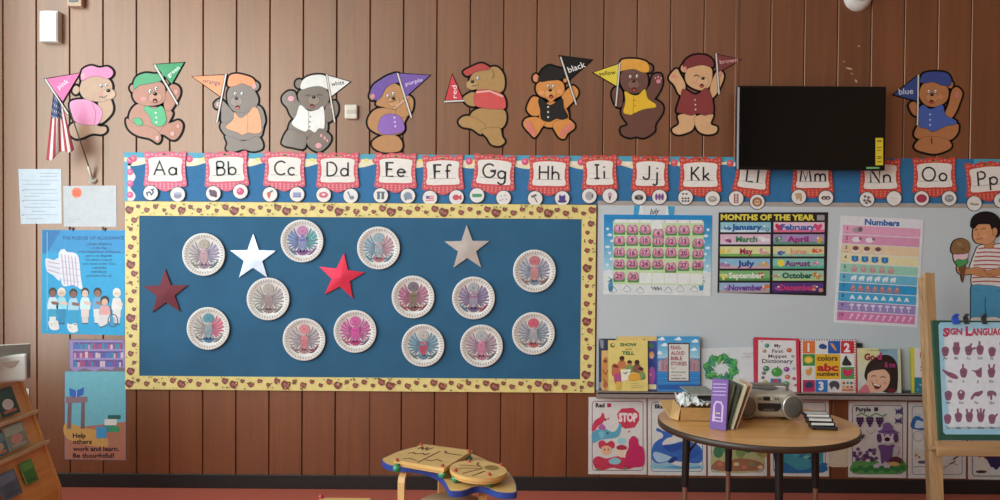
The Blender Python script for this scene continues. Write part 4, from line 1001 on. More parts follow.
# -------- foil stars
def star(px, py, r, rot, col, rough, metal, lb, k=.40):
    t = art_thing('foil_star', lb, 'star', BOARD, (px, py + r), 'foil stars on the bulletin board')
    P = vplane(L - .026).hit(px, py); off = P - t.matrix_world.translation; R_ = r * PXM
    mt_ = mat(col, rough=rough, metal=metal, amp=0.10, scale=14)
    pts = [((R_ if i % 2 == 0 else R_ * k) * math.sin(rot + i * PI / 5) + off.x, (R_ if i % 2 == 0 else R_ * k) * math.cos(rot + i * PI / 5) + off.z) for i in range(10)]
    q = MB(); vs = [(a, -0.004 - (0.004 if i % 2 == 0 else 0.007), b) for i, (a, b) in enumerate(pts)] + [(off.x, -0.013, off.z)] + [(a, -0.001, b) for a, b in pts]
    q.add(vs, [(i, (i + 1) % 10, 10) for i in range(10)] + [(i, 11 + i, 11 + (i + 1) % 10, (i + 1) % 10) for i in range(10)], mt_)
    o = q.build('star_face', None, fixn=True); o.parent = t; o.matrix_local = Matrix.Identity(4)
    return t
star(165.5, 293, 23.5, -0.03, '600c1c', 0.45, 0.35, 'dark maroon foil star at the far left of the bulletin board')
star(253, 258, 24, 0.0, 'c6ced8', 0.32, 0.7, 'bright silver foil star left of the blue eagle plate')
star(341, 277, 24, 0.12, 'd83850', 0.3, 0.6, 'shiny red foil star at the middle of the bulletin board')
star(467, 248.5, 23.5, -0.02, 'ccc6be', 0.3, 0.4, 'dull silver foil star right of the top middle plate')
# ================================================================ notices on the whiteboard
WBP = Plane((0, L - 0.0102, 0))
# -------- July calendar
t = art_thing('wall_calendar', 'blue and white July calendar with rows of pink numbered flowers', 'calendar', WBP, (658, 295.5))
O = (658, 295.5); T_ = 0.002
a = Art(WBP, O, T_)
q4 = [(603.8, 214.5), (712, 215.3), (710.6, 296), (603.4, 294.3)]
a.card(q4, 'd8e0e2'); a.up()
def bil(u, v):
    A, B, C, D = q4
    return (A[0] + (B[0] - A[0]) * u + ((D[0] + (C[0] - D[0]) * u) - (A[0] + (B[0] - A[0]) * u)) * v, A[1] + (B[1] - A[1]) * u + ((D[1] + (C[1] - D[1]) * u) - (A[1] + (B[1] - A[1]) * u)) * v)
def brect(a, u0, v0, u1, v1, c, stay=True): a.poly([bil(u0, v0), bil(u1, v0), bil(u1, v1), bil(u0, v1)], c, stay)
for i in range(14):
    brect(a, 0, i * .05, 1, (i + 1) * .05, mixh('1683c4', 'a9d3e2', i / 13))
a.up(); brect(a, 0, 0, 1, .045, '1a8ac9'); a.up()
a.poly([bil(.03, .74), bil(.97, .74), bil(1, .72), bil(1, 1), bil(0, 1), bil(0, .72)], 'dfe4e2')
for s in (0, 1):      # icy edges left and right
    for i in range(9):
        u = .035 + .02 * (i % 3); u = 1 - u if s else u
        a.ell(*bil(u, .18 + i * .075), 1.6 + (i % 2), 1.5, 'dceaf0', n=7, stay=True)
a.up()
a.up()
for x, y in ((613, 288), (627, 287), (640, 288.5), (668, 288.5), (680, 287), (694, 287.5)):
    a.line([(x - 4, y + 3), (x - 2, y), (x, y - 1.6), (x + 2.4, y + .4), (x + 4, y + 3)], .7, '93a4a6', stay=True); a.line([(x - 3, y + 4.4), (x + 4, y + 4)], .6, 'a4b2b4', stay=True)
for x, c in ((653.5, '4a6474'), (656, '4a6474'), (659, '54707c')): a.line([(x - 2.4, y - 1), (x, y + 2), (x + 1.6, y), (x + 2.6, y + 3)], .9, c, stay=True)
for x, y in ((610.5, 286), (701, 285)):
    a.blob([(x - 1.6, y + 5), (x - 2.4, y - 1), (x - .6, y - 5), (x + 1.4, y - 6), (x + 2.4, y), (x + 1.8, y + 5)], '4a94b8', stay=True)
    a.line([(x - 3, y - 4), (x + 3, y - 8)], 1.0, '4a86a4', stay=True); a.line([(x - 2, y - 9), (x + 4, y - 3)], .8, '5c94ac', stay=True)
a.build('calendar_sheet', t); k = a.k + 1
a = Art(WBP, O, T_); a.k = k
brect(a, .085, .075, .925, .87, 'c6dcae'); a.up(); brect(a, .10, .06, .91, .10, 'e6ebe6')
for i in range(1, 7): a.line([bil(.10 + i * .81 / 7, .06), bil(.10 + i * .81 / 7, .10)], .5, '9cb0b8', stay=True)
for r_ in range(5):
    for c_ in range(7):
        if r_ == 4 and c_ > 1: brect(a, .10 + c_ * .118, .725, .10 + c_ * .118 + .112, .855, 'e4e9e4')
a.up(); brect(a, .438, .10, .54, .175, 'e8ece8')
a.build('day_grid', t); k = a.k + 1
wob = random.Random(5)
names = [['1', '2', '3', None, '5', '6', '7'], [str(i) for i in range(8, 15)], [str(i) for i in range(15, 22)], [str(i) for i in range(22, 29)], ['29', '30']]
for r_, row in enumerate(names):
    for c_, s_ in enumerate(row):
        u = .145 + c_ * .1195 + (.012 if r_ < 4 and c_ == 6 else 0) + (.012 if r_ == 4 and c_ else 0); v = .175 + r_ * .147 + wob.uniform(-.008, .008)
        if s_ == '26': v += .03
        if s_ == '14': v += .03
        if s_ is None: s_ = '4'; v += .06
        x, y = bil(u, v); tl = wob.uniform(-4, 4); w_ = 5.6
        a = Art(WBP, O, T_); a.k = k
        a.poly([(x - w_ - .5, y + 1.6), (x + w_ + .5, y + 1.6), (x + w_ - .2, y + 6), (x - w_ + .2, y + 6)], '4c8f50')
        a.blob([(x - w_, y + 1), (x - w_ + .6, y - 2.4), (x - 3, y - 4.4), (x, y - 3.6), (x + 3, y - 4.4), (x + w_ - .6, y - 2.4), (x + w_, y + 1), (x + 3, y + 4), (x - 3, y + 4)], 'c8809f')
        a.ell(x, y - .6, 4.0, 2.8, 'dcaec2', n=14)
        a.text(s_, x, y, 4.2, '7c2048', rot=tl, bold=.035)
        a.build('flower_number', t)
a = Art(WBP, O, .0016); a.k = 1
a.card([(634, 205.5), (674.6, 206.4), (673.8, 215.6), (633.4, 214.8)], 'd2dadb'); a.up()
a.poly([(634, 205.5), (640, 205.6), (638.4, 214.9), (633.4, 214.8)], '3f9fcb', stay=True); a.poly([(667.6, 206.2), (674.6, 206.4), (673.8, 215.6), (668.8, 215.4)], '3f9fcb', stay=True)
for i in range(4): a.ell(641 + i * .3, 207 + i * 2, 1.2, .9, 'e8eef0', n=7, stay=True); a.ell(667.4 - i * .3, 207.4 + i * 2, 1.2, .9, 'e8eef0', n=7, stay=True)
a.up(); a.text('July', 654, 211.2, 5.2, '2a2430', width=11, rot=4, shear=.35, bold=.015); a.build('month_card', t)

# -------- months chart
O = (772, 295); t = art_thing('months_chart', 'black MONTHS OF THE YEAR chart with twelve bright banners', 'chart', WBP, O)
a = Art(WBP, O, .0018); a.card([(718.6, 212.4), (828, 212.2), (826, 295.8), (717.4, 292.6)], '1d1b1e')
a.text('MONTHS OF THE YEAR', 767.6, 217.3, 5.3, 'e3d552', width=94, rot=-.2, bold=.05); a.rect(816.8, 215, 824.4, 220.4, '9a9a98'); a.build('chart_sheet', t); k = a.k + 2
MON = [('January', '8fc4d4', '1f5aa0', 'n'), ('February', 'e6c4d0', '2a66b0', 'h'), ('March', 'dcb8ca', '3a8a5c', 'w'), ('April', 'a890c0', 'a02c7a', 'f'), ('May', 'dcdca0', 'a8345c', 'g'), ('June', 'dcd49c', 'd8a48c', 'b'),
       ('July', '8cbcd8', '27418c', 'r'), ('August', '86c4b8', '7a3478', 's'), ('September', '7cb474', 'e4ead8', 'y'), ('October', '9cc8a8', '1f5c48', 'p'), ('November', '9cb4d4', '6a3a94', 't'), ('December', '54387c', 'c83c74', 'x')]
for i, (nm, bg, fg, ic) in enumerate(MON):
    r_, c_ = divmod(i, 2)
    y0 = 222.2 + r_ * 12.0 + (0.1 * r_) ; xs = -0.22 * r_
    x0, x1 = ((720.4, 770.6), (773.4, 824.4))[c_]; x0 += xs; x1 += xs; y1 = y0 + 10
    a = Art(WBP, O, .0018); a.k = k
    a.rect(x0, y0, x1, y1, bg); a.rect(x0, y1 - 2.6, x1, y1, mixh(bg, {'n': 'e8f0f4', 'h': 'd85a80', 'w': 'd4c8dc', 'f': '4a9a6c', 'g': '5aa04c', 'b': '7ac0b0', 'r': 'e0a0a4', 's': '4aac8c', 'y': '4a9448', 'p': 'b8d088', 't': 'b89a94', 'x': '3a2a5c'}[ic], .75))
    rr_ = random.Random(i)
    dec = {'n': ('3c6ca0', '7aa4b8'), 'h': ('c02c5c', 'd84a78'), 'w': ('7c2c64', 'e8f0f4'), 'f': ('2f8a4c', 'e0b03c'), 'g': ('e0c44c', 'd88ca0'), 'b': ('3c5cb0', 'd8543c'), 'r': ('a8749c', 'e0a44c'), 's': ('e4d44c', 'd8709c'),
           'y': ('e8d478', 'c83c34'), 'p': ('b89474', 'd87c2c'), 't': ('8c6ca0', 'd8743c'), 'x': ('a84c94', 'd8947c')}[ic]
    for s_, cx_ in ((0, x0 + 6), (1, x1 - 6.5)):
        if ic == 'h': a.blob([(cx_, y0 + 8.4), (cx_ - 4.2, y0 + 4.4), (cx_ - 3, y0 + 1.4), (cx_, y0 + 2.8), (cx_ + 3, y0 + 1.4), (cx_ + 4.2, y0 + 4.4)], dec[s_])
        elif ic == 's' and s_ == 0: a.ell(cx_ + 2, y0 + 4.6, 3.6, 3.6, dec[0])
        else:
            for j in range(3): a.ell(cx_ + rr_.uniform(-4, 4), y0 + rr_.uniform(3.5, 7.5), rr_.uniform(1.4, 3), rr_.uniform(1.3, 2.6), mixh(dec[s_], bg, .15 * j), n=9)
            a.ell(cx_, y0 + 4, 1, 1, 'f0e8dc', n=7)
    cxm = (x0 + x1) / 2 + (1 if c_ == 0 else -1)
    a.text(nm, cxm, (y0 + y1) / 2 - .2, 5.4, fg, width=min(34, 4.3 * len(nm)), bold=.04)
    a.build('month_banner', t)

# -------- numbers chart (tilted a little)
O = (877, 325); t = art_thing('numbers_chart', 'white Numbers chart with ten pastel counting rows', 'chart', WBP, O)
qn = [(841.2, 215.6), (923.6, 219.8), (917.2, 327.5), (833.6, 322.6)]
def bn(u, v):
    A, B, C, D = qn
    P0 = (A[0] + (B[0] - A[0]) * u, A[1] + (B[1] - A[1]) * u); P1 = (D[0] + (C[0] - D[0]) * u, D[1] + (C[1] - D[1]) * u)
    return (P0[0] + (P1[0] - P0[0]) * v, P0[1] + (P1[1] - P0[1]) * v)
a = Art(WBP, O, .002); a.card(qn, 'dfe0e2'); x, y = bn(.5, .045); a.text('Numbers', x, y, 5.6, '2a62a8', width=35, rot=-2.5, bold=.045); a.build('chart_sheet', t); k = a.k + 2
ROWS = ['e2a4c0', 'dc98b8', 'e8cfa8', 'e8dfae', '9cd0b8', '6cb8d4', '2f9ad0', '4aa8d4', 'a08cc4', 'd880b0']
ICO = ['b8a4a8', 'e8e4e8', '7a4c50', '2c7cb8', 'c49498', 'e8eef0', 'b48484', 'e4f0f4', 'e4dcec', 'ecc4d8']
words = ['one', 'two', 'three', 'four', 'five', 'six', 'seven', 'eight', 'nine', 'ten']
for i in range(10):
    v0 = .085 + i * .0895; v1 = v0 + .082
    a = Art(WBP, O, .002); a.k = k
    a.poly([bn(.03, v0), bn(.965, v0), bn(.965, v1), bn(.03, v1)], ROWS[i])
    x, y = bn(.085, (v0 + v1) / 2 - .012); a.text(str(i + 1), x, y, 3.4, '3a4470', rot=-2.5, bold=.02)
    x, y = bn(.085, v1 - .014); a.text(words[i], x, y, 1.3, '4a5078', rot=-2.5)
    st = [.11, .16, .135, .12, .11, .095, .088, .093, .085, .078][i]
    for j in range(i + 1):
        x, y = bn(.2 + j * st, (v0 + v1) / 2); c = ICO[i]; s_ = 2.9 if i > 5 else 3.4
        if i == 3: a.poly([(x - s_, y - 3), (x + s_, y - 2.8), (x + s_, y + 2), (x, y + 3.4), (x - s_, y + 2)], c); a.line([(x, y - 2), (x, y + 2)], .5, 'a8d0e8')
        elif i == 2: a.ell(x, y + 1, s_, 2.6, 'e8dcd4'); a.ell(x, y - 1, s_ * .9, 2.2, c)
        elif i == 8: a.line([(x, y - 3), (x, y + 3)], 1.2, c); a.ell(x, y - 2, 2.6, 1.2, c, n=9)
        elif i == 7: a.blob([(x - 2.6, y + 2), (x, y - 2.6), (x + 2.6, y + 2), (x, y + 1.2)], c)
        elif i == 5: a.blob([(x - 2.6, y - 1), (x + 2.4, y - 2.6), (x + 2.8, y), (x + 1, y + 3), (x, y + .6), (x - 2, y + 3)], c)
        elif i == 9: a.line([(x - 1.4, y + 2.6), (x + 1.6, y - 2.6)], 1.6, c); a.ell(x + 1, y - 1.6, 1.6, 1.3, c, n=8)
        elif i == 1: a.ell(x, y, 4.2, 2.6, c); a.ell(x + 4, y - 1, 1.6, 1.6, '8a6a70', n=8)
        elif i == 0: a.ell(x, y, 4.6, 2.8, 'a8a0a0'); a.ell(x + 3.4, y - .6, 2.4, 2.6, '74686c', n=10)
        else: a.blob([(x - 2.6, y + 3), (x - 2.2, y - 1), (x, y - 3.2), (x + 2.2, y - 1), (x + 2.6, y + 3)], c); a.ell(x, y - .8, 1.1, 1.2, mixh(c, 'e8d8d0', .5), n=8)
    a.build('number_row', t)

# -------- boy with an ice cream cone
F = (900, 200, 3.85); O = (985, 319); t = art_thing('boy_cutout', 'cutout of a dark haired boy in a striped shirt holding an ice cream cone', 'wall cutout', WBP, O)
TH = .003; LN = '2a211e'
def bpart(name, shapes, k, card=True, extra=None, dark=True):
    a = Art(WBP, O, TH, F, LAM)
    if card:
        for c, p in shapes: a.card(grow(smooth(p, 4), 2.6), LN)
    a.k = k
    for c, p in shapes:
        s = smooth(p, 4)
        if dark: a.poly(grow(s, 1.2), LN)
        a.poly(s, c)
    if extra: extra(a)
    a.build(name, t); return a.k + 1
k = bpart('trousers', [('4f9cc4', [(274, 330), (300, 325), (350, 325), (400, 330), (402, 470), (340, 474), (330, 470), (326, 400), (322, 470), (276, 474), (272, 400)])], 1,
          extra=lambda a: (a.line([(328, 372), (326, 410), (330, 452)], 3, '22405a'), a.line([(286, 340), (300, 350)], 2, '2f6c90'), a.line([(372, 350), (400, 342)], 2, '2f6c90')))
k = bpart('shoe', [('e0ddd8', [(272, 455), (310, 452), (322, 470), (318, 490), (274, 490)])], k)
k = bpart('shoe', [('e0ddd8', [(330, 455), (376, 452), (388, 470), (384, 490), (336, 490)])], k)
def stripes(a):
    for j in range(9):
        y = 184 + j * 16; x0 = [300, 292, 286, 282, 280, 280, 278, 276, 276][j]; 
        a.line([(x0, y + 3), (330, y), (360, y + 1), (398, y + 4)], 5, 'b8504e', stay=True)
k = bpart('shirt', [('e6ded8', [(300, 178), (330, 170), (360, 172), (400, 182), (402, 322), (350, 328), (300, 324), (274, 322), (276, 270), (266, 262), (276, 232), (288, 200)])], k, extra=stripes)
k = bpart('arm', [('c98a5c', [(272, 262), (300, 258), (340, 272), (402, 254), (404, 282), (340, 296), (300, 292), (270, 285), (240, 288), (222, 280), (216, 262), (224, 252), (244, 262)])], k,
          extra=lambda a: (a.line([(218, 268), (232, 272)], 2, '7c4a2c'), a.line([(224, 280), (238, 280)], 2, '7c4a2c'), a.line([(318, 262), (330, 284), (352, 286)], 2, '7c4a2c')))
k = bpart('cone', [('7a4c30', [(226, 256), (250, 254), (244, 290), (239, 314), (233, 290)])], k, extra=lambda a: (a.line([(230, 262), (246, 284)], 1.6, '4c2c1a', True), a.line([(247, 262), (232, 284)], 1.6, '4c2c1a', True)))
k = bpart('ice_cream_scoop', [('4a9a56', [(206, 228), (230, 222), (254, 222), (258, 240), (244, 250), (226, 258), (214, 246)])], k)
k = bpart('ice_cream_scoop', [('e6c4cc', [(204, 208), (230, 202), (258, 204), (258, 222), (240, 230), (222, 226), (208, 234)])], k)
k = bpart('ice_cream_scoop', [('8a6440', [(194, 190), (204, 160), (232, 148), (258, 158), (266, 180), (258, 202), (230, 208), (202, 206)])], k, extra=lambda a: (a.ell(226, 170, 12, 7, 'a07c54', .3), a.ell(240, 190, 8, 4, '74502f', .2)))
k = bpart('neck', [('c98a5c', [(318, 150), (352, 145), (358, 176), (340, 186), (322, 178)])], k)
k = bpart('head', [('d8996a', [(278, 140), (282, 104), (296, 86), (330, 80), (362, 92), (368, 120), (362, 150), (342, 168), (310, 168), (288, 162)])], k,
          extra=lambda a: (a.line([(284, 118), (292, 112), (298, 116)], 2.4, LN), a.line([(308, 114), (318, 108), (328, 112)], 2.4, LN), a.line([(300, 124), (296, 136), (304, 138)], 1.8, '8a5434'),
                           a.line([(288, 148), (300, 152), (316, 146)], 2.2, '6c2f24'), a.ell(322, 140, 9, 7, 'e0a484'), a.ell(286, 142, 5, 6, 'e0a484')))
k = bpart('ear', [('d08e60', [(354, 112), (366, 106), (372, 120), (366, 138), (354, 134)])], k)
k = bpart('hair', [('201b1c', [(272, 98), (276, 74), (292, 56), (324, 46), (358, 52), (380, 74), (386, 108), (378, 134), (370, 140), (372, 116), (360, 104), (350, 112), (342, 94), (316, 92), (296, 94), (284, 108), (276, 106)])], k)

# ================================================================ posters at the left
LP = Plane((0, L - 0.0005, 0))
O = (84.5, 337); t = art_thing('pledge_poster', 'bright blue Pledge of Allegiance poster with a flag and a row of children', 'poster', WALL, O)
F = (35, 225, 4.17)
a = Art(WALL, O, .002, F); a.card([(30, 20), (376, 22), (374, 460), (28, 452)], '1aa0d2'); a.k += 1
a.poly([(32, 22), (376, 24), (376, 120), (32, 110)], '2a90c8'); a.poly([(32, 22), (110, 22), (50, 120), (32, 118)], '1f74b0'); a.rect(50, 30, 53, 440, '7cc8e4')
a.build('poster_sheet', t); k = a.k + 1
a = Art(WALL, O, .002, F); a.k = k
a.text('THE PLEDGE OF ALLEGIANCE', 243, 54, 13, '1c4e80', width=258, bold=.02); a.k += 1
for i, (s_, w_) in enumerate([('I pledge allegiance', 110), ('to the flag', 62), ('of the United States of America,', 178), ('and to the Republic', 112), ('for which it stands,', 112), ('one nation under God,', 138), ('indivisible,', 62), ('with liberty', 66), ('and justice for all.', 108)]):
    a.text(s_, 268, 78 + i * 16.6, 10, '1d3f66', width=w_, shear=.2, stay=True)
a.build('lettering', t)
a = Art(WALL, O, .002, F); a.k = k
a.blob([(46, 140), (80, 146), (104, 140), (106, 230), (78, 210), (50, 190)], 'd8dce4'); a.poly(smooth([(100, 118), (122, 100), (134, 112), (166, 116), (184, 140), (192, 220), (198, 268), (160, 250), (118, 254), (106, 200)], 3), 'dfe2e8')
for j in range(5): a.line([(112 + j * 14, 122 + j * 2), (124 + j * 14, 246 + j * 3)], 4.4, 'c6a0b0', stay=True)
for j in range(3): a.line([(56, 154 + j * 16), (104, 162 + j * 20)], 4, 'c6a0b0', stay=True)
a.up()
for j in range(4): a.line([(108, 150 + 26 * j), (190, 160 + 26 * j)], 1.6, '9aa4bc', stay=True)
a.build('printed_flag', t)
KIDS = [(75, 282, '8a5c48', '2a2220', 'cfe4ec', '2fa0c4', 'e4e4e0'), (112, 282, 'e0c0a8', 'e6dccc', '9adae8', '1f88b4', '1f88b4'), (161, 286, '8a5c48', '2a2220', 'a8d0e0', '2f9cc4', '2f9cc4'), (210, 282, 'e4c4ac', '2a2220', 'd0e8e8', 'e4d0c8', 'd8c8c4'), (262, 282, '9a6a50', '2a2220', '68a4cc', 'dcdcd8', 'dcdcd8'), (342, 284, 'e6d4c4', 'e8e0d4', 'e4e0dc', 'dcd8d4', 'd4d0d0')]
for x, y, sk, hr, sh, tr_, lg in KIDS:
    b = Art(WALL, O, .002, F); b.k = k + 1
    b.ell(x, y - 2, 17, 20, hr, n=14); b.ell(x, y + 4, 13, 15, sk, n=14)
    b.blob([(x - 16, y + 24), (x, y + 20), (x + 16, y + 24), (x + 20, y + 70), (x - 20, y + 70)], sh); b.poly([(x - 17, y + 68), (x + 17, y + 68), (x + 16, y + 100), (x - 16, y + 100)], tr_)
    b.poly([(x - 14, y + 100), (x + 14, y + 100), (x + 12, y + 126), (x - 12, y + 126)], lg); b.blob([(x - 4, y + 36), (x + 22, y + 40), (x + 24, y + 50), (x - 2, y + 48)], sk)
    b.ell(x - 5, y + 2, 1.8, 2.2, '2a2220', n=6); b.ell(x + 5, y + 2, 1.8, 2.2, '2a2220', n=6); b.line([(x - 12, y + 128), (x - 2, y + 128)], 4, '2a2a30'); b.line([(x + 2, y + 128), (x + 12, y + 128)], 4, '2a2a30', True)
    b.build('printed_child', t)
b = Art(WALL, O, .002, F); b.k = k + 10
x, y = 292, 316; b.ell(x, y - 2, 18, 20, '2a2220', n=14); b.ell(x, y + 5, 13, 14, 'dcb498', n=14); b.blob([(x - 18, y + 24), (x, y + 20), (x + 18, y + 24), (x + 22, y + 60), (x - 22, y + 60)], 'e0a4a0'); b.poly([(x - 24, y + 58), (x + 22, y + 58), (x + 22, y + 84), (x - 10, y + 110), (x - 26, y + 100)], 'd8d4d0')
b.ring(ell(x + 34, y + 82, 20, 26), 4, '54606c'); b.ring(ell(x + 34, y + 82, 9, 12), 2, '7c8894'); b.line([(x + 24, y + 20), (x + 26, y + 60)], 4, '54606c'); b.line([(x - 20, y + 112), (x + 10, y + 100)], 4, '54606c'); b.build('printed_wheelchair_child', t)
for x, y in ((80, 414), (158, 424)):
    b = Art(WALL, O, .002, F); b.k = k + 10
    b.blob([(x - 22, y - 14), (x - 8, y - 10), (x + 14, y - 16), (x + 20, y - 2), (x + 22, y + 18), (x + 8, y + 24), (x - 10, y + 22), (x - 20, y + 8)], 'e6e4de'); b.ell(x - 8, y - 2, 9, 8, 'f0eee8'); b.ell(x - 12, y - 3, 1.6, 2, '2a2a2a', n=6); b.ell(x - 5, y - 3, 1.6, 2, '2a2a2a', n=6); b.ell(x - 9, y + 3, 2.6, 2, '2a2a2a', n=6)
    b.build('printed_dog', t)
for px, py in ((73, 228.5), (105, 228.8)):
    p = WALL.hit(px, py); tt = thing('poster_clip', 'small black clip holding the %s top edge of the blue pledge poster' % ('inner' if px > 90 else 'outer'), 'clip', p)
    q = MB(); q.cyl((0, 0.0, 0), (0, -.012, 0), .006, mat('2a2a2c', rough=.4)); q.build('clip_head', tt, local=Matrix.Identity(4))
    q = MB(); q.box(-.004, .004, -.006, 0, -.014, 0, mat('333336', rough=.4)); q.build('clip_jaw', tt, local=Matrix.Identity(4))

# classroom poster: book shelf, desk and slogan
O = (96, 460); F = (0, 330, 2.943); t = art_thing('classroom_poster', 'tall poster of a bookcase and desk reading Help others work and learn', 'poster', WALL, O)
a = Art(WALL, O, .002, F)
a.card([(202, 32), (206, 26), (366, 28), (372, 60), (372, 384), (190, 381), (190, 128), (186, 122), (204, 118)], '7a6a78'); a.k += 1
a.poly([(192, 122), (370, 122), (370, 300), (192, 300)], '6fb4c0'); a.poly([(192, 290), (370, 270), (370, 382), (192, 379)], 'b0735c')
a.blob([(192, 275), (240, 285), (300, 300), (320, 330), (300, 345), (200, 320)], 'c99a54'); a.build('poster_sheet', t); k = a.k + 1
a = Art(WALL, O, .002, F); a.k = k
a.poly([(206, 30), (364, 30), (368, 60), (368, 112), (340, 108), (330, 118), (300, 112), (280, 122), (250, 112), (220, 122), (206, 110)], '9a86b8')
for r_ in range(3):
    a.rect(216, 36 + r_ * 26, 362, 56 + r_ * 26, '5c4c84', stay=True)
a.up(); rr_ = random.Random(8)
for r_ in range(3):
    x = 218
    while x < 356:
        w_ = rr_.uniform(4, 9); a.rect(x, 56 + r_ * 26 - rr_.uniform(13, 19), x + w_, 56 + r_ * 26, rr_.choice(('b04c74', '4a74b4', 'c898b4', '3c8ca4', '8c4c8c', 'd0b8c4', '5a5aa4')), stay=True); x += w_ + 1
a.build('printed_bookcase', t)
a = Art(WALL, O, .002, F); a.k = k
a.poly([(194, 196), (258, 196), (258, 212), (194, 216)], '8a6c74'); a.poly([(200, 214), (212, 214), (210, 290), (198, 290)], '7c5c64'); a.poly([(240, 212), (250, 212), (250, 290), (238, 290)], '7c5c64'); a.poly([(204, 170), (226, 178), (248, 168), (246, 190), (226, 198), (206, 194)], '2f64b4'); a.line([(226, 178), (226, 198)], 1.6, 'c8d4e4'); a.build('printed_desk', t)
a = Art(WALL, O, .002, F); a.k = k
for x0, y0, x1, y1, c in ((304, 280, 340, 300, '3a8c74'), (308, 262, 344, 280, 'd8d8d0'), (318, 250, 356, 262, '27605c'), (330, 284, 352, 300, '3c9a64'), (284, 284, 314, 318, '3f94c4')): a.rr(x0, y0, x1, y1, 3, c)
a.build('printed_books', t)
a = Art(WALL, O, .002, F); a.k = k + 2
for s_, y, w_ in (('Help', 310, 38), ('others', 328, 56), ('work and learn.', 349, 136), ('Be thoughtful!', 369, 122)): a.text(s_, 215, y, 13, '2c1c22', width=w_, bold=.03, align='l', stay=True)
a.build('lettering', t)

# ================================================================ colour posters under the whiteboard tray
CP = WALL
def cposter(lb, q, name, ncol, ring, draw):
    O = ((q[3][0] + q[2][0]) / 2, (q[3][1] + q[2][1]) / 2)
    t = art_thing('color_poster', lb, 'poster', CP, O, 'colour word posters below the whiteboard')
    a = Art(CP, O, .002); a.card(q, 'd9d5cf')
    x0, y0, x1, y1 = q[0][0] + 3.6, q[0][1] + 4.2, q[2][0] - 3.6, q[2][1] - 4.2
    a.ring(rrect(x0, y0, x1, y1, 3), .8, ring)
    if name: a.text(name, x0 + 3.4, y0 + 4, 4.0, '2a2430', bold=.05, align='l'); w_ = 2.3 * len(name) + 6; a.rect(x0 + w_ + 2, y0 + 2, x0 + w_ + 6, y0 + 6, ncol)
    a.build('poster_sheet', t)
    b = Art(CP, O, .002); b.k = a.k + 1; draw(b, x0, y0, x1, y1); b.build('picture', t)
    return t
def d_red(b, x0, y0, x1, y1):
    b.fr = (580, 390, 4.543)
    D = 'b02c48'; R_ = 'c83a54'
    b.poly([(168, 108), (188, 84), (240, 80), (268, 104), (268, 138), (248, 170), (206, 176), (178, 160)], R_); b.text('STOP', 218, 124, 36, 'ecdcd8', width=86, bold=.06)
    b.blob([(52, 182), (66, 140), (92, 122), (100, 102), (112, 118), (104, 148), (84, 162), (66, 184)], R_); b.ell(114, 134, 7, 6, D); b.ell(128, 130, 4, 4, D); b.ell(222, 188, 5, 4, R_)
    b.blob([(52, 205), (70, 182), (110, 176), (150, 190), (172, 170), (178, 152), (188, 158), (184, 190), (168, 214), (120, 222), (90, 226), (62, 240)], '5aa4bc'); b.blob([(84, 192), (104, 184), (112, 206), (96, 220)], '7cbccc'); b.ell(126, 196, 4, 5, '202028'); b.blob([(82, 172), (100, 154), (116, 170), (108, 182)], 'b45c9c')
    b.blob([(58, 320), (80, 300), (120, 310), (170, 300), (210, 310), (240, 330), (236, 354), (190, 360), (150, 352), (100, 364), (70, 356)], R_)
    b.blob([(84, 236), (104, 228), (120, 240), (140, 230), (156, 240), (150, 264), (92, 266)], R_); b.blob([(98, 260), (120, 252), (142, 262), (140, 284), (118, 294), (100, 284)], 'e4b48c'); b.ell(112, 270, 3, 4, '2a2020'); b.ell(128, 270, 3, 4, '2a2020')
    b.blob([(168, 262), (190, 254), (212, 264), (210, 296), (188, 306), (168, 292)], 'e6d0b4'); b.blob([(166, 256), (190, 248), (212, 258), (206, 270), (172, 270)], D); b.blob([(170, 226), (190, 216), (208, 224), (204, 240), (176, 242)], '9cd0d4')
    b.blob([(204, 350), (208, 290), (220, 262), (222, 228), (240, 208), (262, 222), (266, 248), (288, 264), (294, 310), (286, 344), (250, 350)], 'c42c60'); b.blob([(130, 320), (160, 306), (186, 320), (170, 336), (140, 334)], '8cc4d0')
    for i in range(9): b.ell(70 + i * 19, 338 + (i % 3) * 7, 6, 4, D, n=8, stay=True)
    b.ell(82, 360, 9, 6, '5a8a54'); b.ell(206, 356, 9, 5, '5a8a54')
cposter('red elephant and STOP sign poster, first sheet below the whiteboard tray', [(588.6, 397), (646.3, 397.5), (646.6, 474.5), (588.2, 474)], 'Red', 'b02c48', '8a6a74', d_red)
def d_blue(b, x0, y0, x1, y1):
    b.fr = (580, 390, 4.543)
    b.blob([(330, 328), (360, 336), (400, 330), (450, 344), (500, 334), (546, 340), (548, 358), (336, 358)], '8cc0d0')
    b.blob([(324, 290), (332, 250), (352, 228), (376, 214), (372, 196), (346, 184), (352, 172), (380, 186), (410, 190), (420, 210), (396, 218), (376, 236), (378, 250), (420, 244), (470, 232), (520, 240), (552, 268), (556, 310), (540, 332), (490, 330), (430, 322), (400, 326), (356, 334), (330, 320)], '3468b4')
    b.blob([(332, 300), (340, 280), (380, 290), (420, 308), (400, 320), (356, 328)], 'a8c8dc'); b.blob([(380, 250), (430, 246), (480, 240), (470, 262), (420, 280), (390, 272)], '2650a0'); b.blob([(470, 286), (500, 270), (540, 276), (530, 300), (490, 312)], '2a5aa8')
    b.blob([(398, 326), (420, 304), (444, 306), (420, 330)], '1f3f80'); b.blob([(330, 344), (380, 350), (430, 342), (480, 352), (540, 346), (540, 354), (430, 356)], '5a9cc0')
cposter('blue whale poster partly hidden behind the left of the round table', [(647.8, 398), (706, 398.5), (706, 475.5), (648, 475)], 'Blue', '3464b0', '5a84a4', d_blue)
